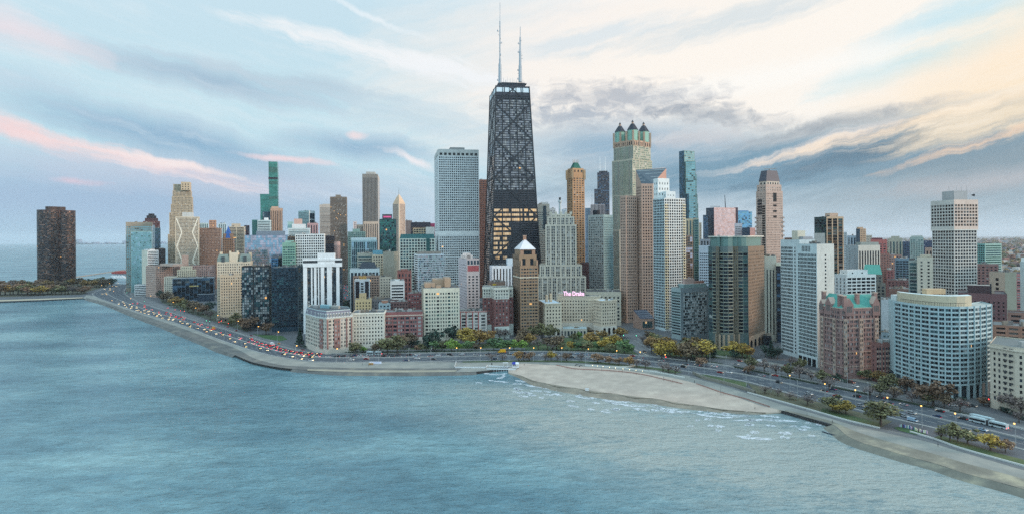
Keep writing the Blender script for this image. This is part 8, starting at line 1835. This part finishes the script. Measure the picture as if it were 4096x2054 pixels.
# buses and trucks
def bus_mesh(Lb, h, w=2.6): return Lb
def bus(p, d, label, Lb=17., art=True, colr=(168, 182, 186)):
    r = empty('bus', (p.x, p.y, 2.11), label, 'bus', 'city buses'); del r['_b']; r.rotation_euler = (0, 0, atan2(d.y, d.x)); wb = wall(*colr, 1, .06, .4)
    secs = ((-Lb/2, -.7), (.7, Lb/2)) if art else ((-Lb/2, Lb/2),)
    for x0, x1 in secs:
        m = MB(); m.box(x0, x1, -1.3, 1.3, .4, 3.15, wb); bo = m.build('body', r, (0, 0, 0))
        for sy in (-1, 1):
            m = MB(); m.box(x0+.3, x1-.3, sy*1.31-.02, sy*1.31+.02, 1.35, 2.45, CARG); m.build('side_window', bo, (0, 0, 0))
        m = MB(); m.box(x0+1.2, x1-1.2, -.8, .8, 3.15, 3.4, wall(176, 196, 200)); m.build('roof_pod', bo, (0, 0, 0))
        for xx in (x0+2, x1-2):
            for sy in (-1, 1): m = MB(); m.tube((xx, sy*1.2, .48), (xx, sy*1.34, .48), .48, .48, TYRE, 10); m.build('wheel', r, (0, 0, 0))
    if art: m = MB(); m.box(-.7, .7, -1.15, 1.15, .6, 2.95, wall(60, 62, 66)); m.build('bellows', r, (0, 0, 0))
    m = MB(); m.box(Lb/2-.02, Lb/2+.03, -1.2, 1.2, 1.1, 2.7, CARG); m.build('windscreen', r, (0, 0, 0))
    for sy in (-1, 1):
        m = MB(); m.box(Lb/2, Lb/2+.06, sy*.9-.25, sy*.9+.25, .6, .9, HEADL); m.build('headlight', r, (0, 0, 0))
        m = MB(); m.box(-Lb/2-.06, -Lb/2, sy*1.0-.2, sy*1.0+.2, .8, 1.2, TAILL); m.build('taillight', r, (0, 0, 0))
p, d = lane_at(6, 3955); bus(p, -d, 'long white articulated bus nearer the lake at lower right', 19)
p, d = lane_at(7, 3935); bus(p + Vector((0, 1.2, 0)), -d, 'white bus alongside the long articulated bus, on its inland side', 12, False)
p, d = lane_at(7, 1500); bus(p, -d, 'white articulated bus before the white stone and red brick blocks', 14, True)
def truck(p, d, label, cab, box, name='box_truck'):
    r = empty(name, (p.x, p.y, 2.11), label, 'truck'); del r['_b']; r.rotation_euler = (0, 0, atan2(d.y, d.x))
    m = MB(); m.box(-3.6, 1.6, -1.2, 1.2, .9, 3.5, wall(*box, 1, .06, .5)); m.build('cargo_box', r, (0, 0, 0)); bc = body([(1.7, .5), (1.7, 2.3), (2.6, 2.3), (3.2, 1.4), (3.7, 1.3), (3.7, .5)], 2.2, wall(*cab, 1, .06, .4)).build('cab', r, (0, 0, 0))
    m = MB(); m.box(2.7, 3.1, -1.0, 1.0, 1.5, 2.1, CARG); m.build('windscreen', bc, (0, 0, 0))
    for x in (-2.4, 2.7):
        for sy in (-1, 1): m = MB(); m.tube((x, sy*1.0, .5), (x, sy*1.22, .5), .5, .5, TYRE, 10); m.build('wheel', r, (0, 0, 0))
    for sy in (-1, 1): m = MB(); m.box(-3.68, -3.6, sy*.9-.2, sy*.9+.2, .9, 1.2, TAILL); m.build('taillight', r, (0, 0, 0))
p, d = lane_at(7, 2012); truck(p, -d, 'yellow box truck before the park strip trees', (210, 160, 30), (216, 164, 28))
p, d = lane_at(7, 1086); truck(p, -d, 'white box truck in the jam at the bend', (216, 216, 214), (222, 222, 220))
p, d = lane_at(5, 852); truck(p, -d, 'orange-yellow truck beside the hotel with mansard pavilions', (196, 140, 50), (206, 150, 60))

# ================================================================ beach and promenade furniture
wF = wall(216, 220, 222, 1, .05)
def fence(label, pts, h=1.3, sp=2.0):
    P_ = gp(pts, 2.06); mb = MB()
    for a, b in zip(P_[:-1], P_[1:]):
        n = max(1, int((b-a).length/sp))
        for i in range(n+1): q = a.lerp(b, i/n); mb.box(q.x-.09, q.x+.09, q.y-.09, q.y+.09, .2, 2.06+h, wF)
        for z in (.45, .9, 1.25): mb.tube(a+Vector((0, 0, z)), b+Vector((0, 0, z)), .07, .07, wF, 4)
        d = (b-a).normalized(); nn = Vector((-d.y, d.x, 0))*.03
        mb.quad(a+nn+Vector((0, 0, .1)), b+nn+Vector((0, 0, .1)), b+nn+Vector((0, 0, 1.0)), a+nn+Vector((0, 0, 1.0)), wF)
    tag(mb.build('fence'), label, 'fence')
fence('long white railing along the ledge left of the beach hut', [(1825, 1446), (1818, 1470), (1944, 1471), (1950, 1463)])
fence('lower white railing running to the beach hut', [(1946, 1476), (2065, 1478), (2067, 1456)])
fence('short white railing behind the lower one', [(1954, 1464), (2020, 1468), (2048, 1466)])
def hut():
    p = G(2062, 1468); r = empty('beach_hut', (p.x, p.y, 2.05), 'white beach hut with blue and white roof at the end of the railings', 'beach hut'); del r['_b']
    for x in (-2.6, 2.6):
        for y in (-2, 2): m = MB(); m.box(x-.12, x+.12, y-.12, y+.12, 0, 3.2, wF); m.build('post', r, (0, 0, 0))
    m = MB(); m.box(-2.5, 2.5, -1.9, 1.9, 0, 1.2, wF); m.build('counter', r, (0, 0, 0))
    m = MB(); m.frustum([(-3, -2.4), (0, -2.4), (0, 2.4), (-3, 2.4)], 3.2, [(-2.4, -.6), (0, -.6), (0, .6), (-2.4, .6)], 4.7, wall(40, 54, 150)); ro = m.build('roof', r, (0, 0, 0))
    m = MB(); m.frustum([(0.01, -2.4), (3, -2.4), (3, 2.4), (0.01, 2.4)], 3.2, [(0.01, -.6), (2.4, -.6), (2.4, .6), (0.01, .6)], 4.5, wall(206, 214, 222)); m.build('roof_half', ro, (0, 0, 0))
hut()
def pergola():
    p = G(2022, 1464); r = empty('pergola', (p.x, p.y, 2.05), 'small white open frame left of the beach hut', 'pergola'); del r['_b']
    for x in (-1.9, 1.9): m = MB(); m.box(x-.12, x+.12, -.12, .12, 0, 3, wF); m.build('post', r, (0, 0, 0))
    m = MB(); m.box(-2.2, 2.2, -.9, .9, 3, 3.3, wF); m.build('top', r, (0, 0, 0))
pergola()
p = G(1967, 1457); m = MB(); m.tube((p.x, p.y, 2.05), (p.x, p.y, 3.3), .5, .55, wDark, 10); m.tube((p.x, p.y, 3.3), (p.x, p.y, 3.5), .58, .3, wDark, 10); tag(m.build('litter_bin'), 'black litter bin behind the long white railing', 'litter bin')
def banner():
    p = G(1496, 1456); r = empty('banner', (p.x, p.y, 2.05), 'long pale blue-white banner on the promenade wall', 'banner'); del r['_b']
    m = MB(); m.box(-4, 6.4, -.06, .06, .5, 2.6, wall(206, 214, 230, 1, .04)); m.build('cloth', r, (0, 0, 0))
    for x in (-4, 1, 6.4): m = MB(); m.tube((x, .1, 0), (x, .1, 2.7), .07, .07, wGrey, 5); m.build('post', r, (0, 0, 0))
    m = MB(); m.box(-.2, 4.6, -.1, -.07, 1.3, 1.9, wall(168, 182, 212, 1, .1)); m.build('faded_print', r, (0, 0, 0))
banner()
m = MB()
for dx, dz, w in ((-1.5, .1, 2.2), (.4, .15, 1.6)):
    p = G(1484 + dx*3, 1456); m.box(p.x-w/2, p.x+w/2, p.y-.8, p.y+.8, 2.05, 3.6, wall(150, 120, 80))
p = G(1482, 1457); 
for k in range(2):
    p = G(1480+k*8, 1457); m = MB(); m.box(p.x-.9, p.x+.9, p.y-.7, p.y+.7, 2.05, 3.5, wall(150, 118, 76)); m.box(p.x-1., p.x+1., p.y-.8, p.y+.8, 3.5, 3.65, wall(176, 146, 104)); tag(m.build('crate'), 'tan crate %s before the pale banner' % ('on the left' if k == 0 else 'on the right'), 'crate')
def mural():
    a, b = G(3596, 1704, 2.1), G(3712, 1732, 2.1); d = (b-a).normalized(); n = Vector((-d.y, d.x, 0)); Lw = (b-a).length
    r = empty('mural_wall', (a.x, a.y, 2.05), 'low curved wall painted with teal and white shapes on the lakeside lawn', 'mural'); del r['_b']
    cs = [(60, 140, 136), (206, 214, 206), (54, 90, 140), (176, 160, 186), (40, 80, 84), (150, 190, 186), (90, 60, 90), (206, 206, 176)]; rg = random.Random(8); m = MB(); k = 22
    for i in range(k):
        h = 1.0 + .7*abs(sin(i*.7)) ; p0, p1 = d*(Lw*i/k) + n*sin(i*.25), d*(Lw*(i+1)/k) + n*sin((i+1)*.25)
        m.prism([p0.to_2d(), p1.to_2d(), (p1+n*.5).to_2d(), (p0+n*.5).to_2d()], 0, h, wall(*rg.choice(cs)))
    m.build('painted_panel', r, (0, 0, 0))
mural()
lawn('mural_lawn', [(3574, 1708), (3596, 1704), (3712, 1732), (3664, 1736), (3600, 1720)], bpy.data.materials['mown_grass'], 2.16)
def stairwell():
    p = G(2486, 1466); r = empty('underpass_stairs', (p.x, p.y, 2.1), 'sunken underpass stair with pale walls and blue rail by the verge', 'underpass'); del r['_b']
    for pts, nm in (([(-9, -2.6), (5, -2.6), (5, -2.0), (-9, -2.0)], 'wall'), ([(5, -2.6), (12, 3.2), (11.4, 3.6), (4.4, -2.2)], 'wall')): m = MB(); m.prism(pts, 0, 1.3, wall(190, 190, 180)); m.build(nm, r, (0, 0, 0))
    m = MB(); m.prism([(-3, -1.8), (4, -1.8), (8, 1.6), (1, 1.6)], .02, .5, wall(46, 70, 110)); m.build('stair_rail', r, (0, 0, 0))
stairwell()
p = G(2322, 1463)
def sculpture(x, y, label):
    p = G(x, y); m = MB(); m.tube((p.x, p.y, 2.05), (p.x+.4, p.y, 3.6), .35, .2, wDark, 6); m.tube((p.x+.3, p.y, 3.4), (p.x+2.6, p.y, 3.0), .3, .15, wDark, 6); m.tube((p.x-.6, p.y, 2.05), (p.x+.2, p.y, 3.0), .2, .15, wDark, 6); tag(m.build('sculpture'), label, 'sculpture')
sculpture(2303, 1461, 'small dark sculpture left end of the white path wall'); sculpture(2318, 1465, 'low dark object just right of the small sculpture')
p = G(2348, 1558, .9); m = MB(); m.box(p.x-1.2, p.x+1.2, p.y-.8, p.y+.8, .3, 1.9, wF); m.box(p.x-1.3, p.x+1.3, p.y-.9, p.y+.9, 1.9, 2.05, wall(190, 196, 200)); tag(m.build('beach_cabinet'), 'small white cabinet at the water line of the beach', 'cabinet')
def snowfence(label, pts):
    P_ = cr(gp(pts, 2.05), 50); mb = MB(); mt = wall(150, 112, 104)
    for i in range(49):
        a, b = P_[i], P_[i+1]
        mb.quad(a+Vector((0, 0, .25)), b+Vector((0, 0, .25)), b+Vector((0, 0, .95)), a+Vector((0, 0, .95)), mt)
        if i % 3 == 0: mb.box(a.x-.06, a.x+.06, a.y-.06, a.y+.06, 1.6, 3.2, mt)
    tag(mb.build('snow_fence'), label, 'fence')
snowfence('long reddish slat fence along the upper edge of the beach', [(2225, 1460), (2290, 1474), (2380, 1479), (2500, 1488), (2600, 1504), (2730, 1535)])
snowfence('shorter reddish slat fence near the pointed end of the beach', [(2786, 1535), (2880, 1568), (2990, 1598), (3080, 1628)])
for i, (x, y) in enumerate(((2407, 1482), (2490, 1490), (2545, 1497), (2655, 1522), (2883, 1578))):
    p = G(x, y); m = MB(); m.tube((p.x, p.y, 2.0), (p.x, p.y, 2.0+(3.4 if i != 4 else 7)), .09, .07, wDark, 5); m.box(p.x-.3, p.x+.3, p.y-.05, p.y+.05, 4.3, 4.9, wGrey); tag(m.build('beach_post'), '%s thin dark post from the left on the beach' % ordinal(i+1), 'post', 'thin posts on the beach')
# path lights on the white wall
for i, x in enumerate((2370, 2390, 2412, 2438, 2462, 2492, 2518, 2544, 2570)):
    p = G(x, 1460 + (x-2340)*.115); m = MB(); m.tube((p.x, p.y, 2.8), (p.x, p.y, 3.3), .2, .2, emat('path_light', (1, .85, .5), 3) if 'path_light' not in bpy.data.materials else bpy.data.materials['path_light'], 6); m.tube((p.x, p.y, 3.3), (p.x, p.y, 3.4), .28, .1, wGrey, 6); tag(m.build('path_light'), '%s small light from the left on the white path wall' % ordinal(i+1), 'path light', 'lights on the path wall')
# harbour beyond the tower
m = MB(); a = G(446, 1094); m.box(a.x, a.x+90, a.y, a.y+30, 2, 8, wall(150, 70, 66)); m.box(a.x+10, a.x+80, a.y+2, a.y+26, 8, 11, wall(160, 80, 72)); tag(m.build('pier_shed'), 'long red-roofed pier shed in the far harbour', 'pier building')
rg = random.Random(6)
for i in range(12):
    p = G(452 + i*4.2, 1104 + (i % 3)*4, 0.); r = empty('boat', (p.x, p.y, 0), 'tiny white moored boat in the far harbour', 'boat', 'moored boats'); del r['_b']
    m = MB(); m.prism([(-7, -1.6), (4, -1.8), (8, 0), (4, 1.8), (-7, 1.6)], -.3, 1.6, wF); m.build('hull', r, (0, 0, 0)); m = MB(); m.box(-4, 1, -1.2, 1.2, 1.6, 3.2, wF); m.build('cabin', r, (0, 0, 0))
# pilings at the foot of the apron, right
def pilings(label, pts):
    P_ = cr(gp(pts, 0.), 30); mb = MB(); mt = wall(48, 60, 74)
    for p in P_: mb.tube((p.x, p.y, -1), (p.x, p.y, .55), .36, .33, mt, 6)
    for a, b in zip(P_[:-1], P_[1:]): mb.tube(a+Vector((0, 0, .25)), b+Vector((0, 0, .25)), .14, .14, mt, 4)
    tag(mb.build('piling_row'), label, 'pilings')
pilings('dark row of pilings below the damp slab, left of two', [(3290, 1726), (3330, 1738), (3372, 1752), (3430, 1768)])
pilings('dark row of pilings below the damp slab, right of two', [(3506, 1788), (3560, 1806), (3620, 1822)])
pilings('long dark row of pilings at the lower right water edge', [(3730, 1852), (3853, 1894), (3982, 1928), (4096, 1960)])

# ================================================================ people
def person_mesh(cl, leg):
    me = bpy.data.meshes.new('person'); J = [(0, 0, .92), (0, 0, 1.15), (0, 0, 1.42), (0, 0, 1.52), (0, 0, 1.60), (0, .02, 1.72), (.2, 0, 1.38), (.26, .04, 1.12), (.25, .16, .90), (-.2, 0, 1.38), (-.26, -.04, 1.12), (-.24, .06, .88), (.1, 0, .88), (.11, .14, .5), (.11, .12, .08), (.11, .26, .04), (-.1, 0, .88), (-.11, -.06, .5), (-.11, -.24, .1), (-.11, -.12, .04)]
    E = [(0, 1), (1, 2), (2, 3), (3, 4), (4, 5), (2, 6), (6, 7), (7, 8), (2, 9), (9, 10), (10, 11), (0, 12), (12, 13), (13, 14), (14, 15), (0, 16), (16, 17), (17, 18), (18, 19)]
    rad = [.17, .16, .17, .07, .10, .10, .08, .055, .04, .08, .055, .04, .10, .075, .05, .045, .10, .075, .05, .045]
    me.from_pydata(J, E, []); o = bpy.data.objects.new('tmp', me); COL.objects.link(o); md = o.modifiers.new('skin', 'SKIN')
    for v, r in zip(me.skin_vertices[0].data, rad): v.radius = (r, r)
    me.skin_vertices[0].data[0].use_root = True; o.modifiers.new('sub', 'SUBSURF').levels = 1
    dg = bpy.context.evaluated_depsgraph_get(); m2 = bpy.data.meshes.new_from_object(o.evaluated_get(dg)); bpy.data.objects.remove(o)
    mats = [wall(*cl), wall(*leg), wall(180, 140, 120)]; m2.materials.clear()
    for m in mats: m2.materials.append(m)
    for p in m2.polygons: z = p.center.z; p.material_index = 2 if z > 1.50 else 0 if z > .88 else 1
    return m2
hair = MB(); hair.tube((0, 0, 1.66), (0, 0, 1.80), .12, .08, wall(50, 40, 36), 8); HAIR = hair.mesh('hair')
for x, y, cl, lg, rz, lab in ((3020, 1636, (40, 44, 54), (34, 36, 44), .5, 'person in dark clothes walking on the wet sand'), (3228, 1660, (90, 110, 96), (60, 62, 70), 1.0, 'person in a greyish top on the promenade near the beach point'), (3330, 1690, (40, 50, 64), (36, 40, 48), 1.4, 'person in dark clothes at the end of the dark sea wall'), (3752, 1784, (30, 40, 56), (30, 34, 44), .2, 'person in dark clothes on the promenade at lower right'), (1449, 1458, (50, 54, 70), (50, 50, 60), 0, 'person sitting-height figure in dark clothes left of the banner'), (1474, 1462, (110, 90, 60), (60, 56, 60), 0, 'person in a brown top below the banner'), (2097, 1461, (60, 60, 64), (44, 44, 50), 0, 'person in grey just right of the beach hut'), (2778, 1528, (40, 44, 50), (40, 44, 50), 0, 'person in dark clothes at the gap between the slat fences')):
    p = G(x, y, 2.1 if x != 3020 else .9); r = empty('person', (p.x, p.y, p.z), lab.replace('sitting-height figure ', ''), 'person', 'people by the water'); del r['_b']; r.rotation_euler = (0, 0, rz)
    b_ = bpy.data.objects.new('body', person_mesh(cl, lg)); COL.objects.link(b_); b_.parent = r; h_ = bpy.data.objects.new('hair', HAIR); COL.objects.link(h_); h_.parent = r

# ================================================================ traffic lights
def tl_mesh(c):
    pm = MB(); pm.tube((0, 0, 0), (0, 0, 5.4), .11, .09, wDark, 5); hm = MB(); hm.box(-.22, .22, -.2, .2, 5.0, 6.2, wDark); lm = MB(); lm.tube((0, -.24, 5.6), (0, -.2, 5.6), .2, .2, c, 8); return pm.mesh('pole'), hm.mesh('signal_box'), lm.mesh('lens')
TLm = {'red': tl_mesh(emat('signal_red', (1, .05, .04), 14)), 'green': tl_mesh(emat('signal_green', (.1, 1, .55), 9))}
for c, pts in (('red', [(672, 1244), (700, 1250), (722, 1256), (738, 1258), (886, 1300), (876, 1304), (914, 1310), (2663, 1452), (2788, 1462), (3954, 1630)]), ('green', [(826, 1298), (838, 1300), (508, 1180), (578, 1216), (2757, 1430), (2545, 1362), (2494, 1360)])):
    for i, (x, y) in enumerate(pts):
        p = G(x, y); r = empty('traffic_light', (p.x, p.y, 2.05), '%s %s traffic light from the left' % (ordinal(i+1), c), 'traffic light', c + ' traffic lights'); del r['_b']
        for nm, me in zip(('pole', 'signal_box', 'lens'), TLm[c]): o = bpy.data.objects.new(nm, me); COL.objects.link(o); o.parent = r
# ================================================================ the air
def haze():
    mb = MB(); mb.box(-42000, 47000, -400, 41000, -2.5, 520, None)
    m = bpy.data.materials.new('haze'); m.use_nodes = True; nt = m.node_tree; nt.nodes.clear()
    o = nt.nodes.new('ShaderNodeOutputMaterial'); v = nt.nodes.new('ShaderNodeVolumePrincipled'); nt.links.new(v.outputs[0], o.inputs['Volume'])
    v.inputs['Color'].default_value = (.80, .88, .95, 1); v.inputs['Density'].default_value = HAZE; v.inputs['Anisotropy'].default_value = .2
    mb.mats = [m]; mb.m = [0]*len(mb.f); tag(mb.build('haze'), kind='stuff')
HAZE = 2.4e-5
haze()
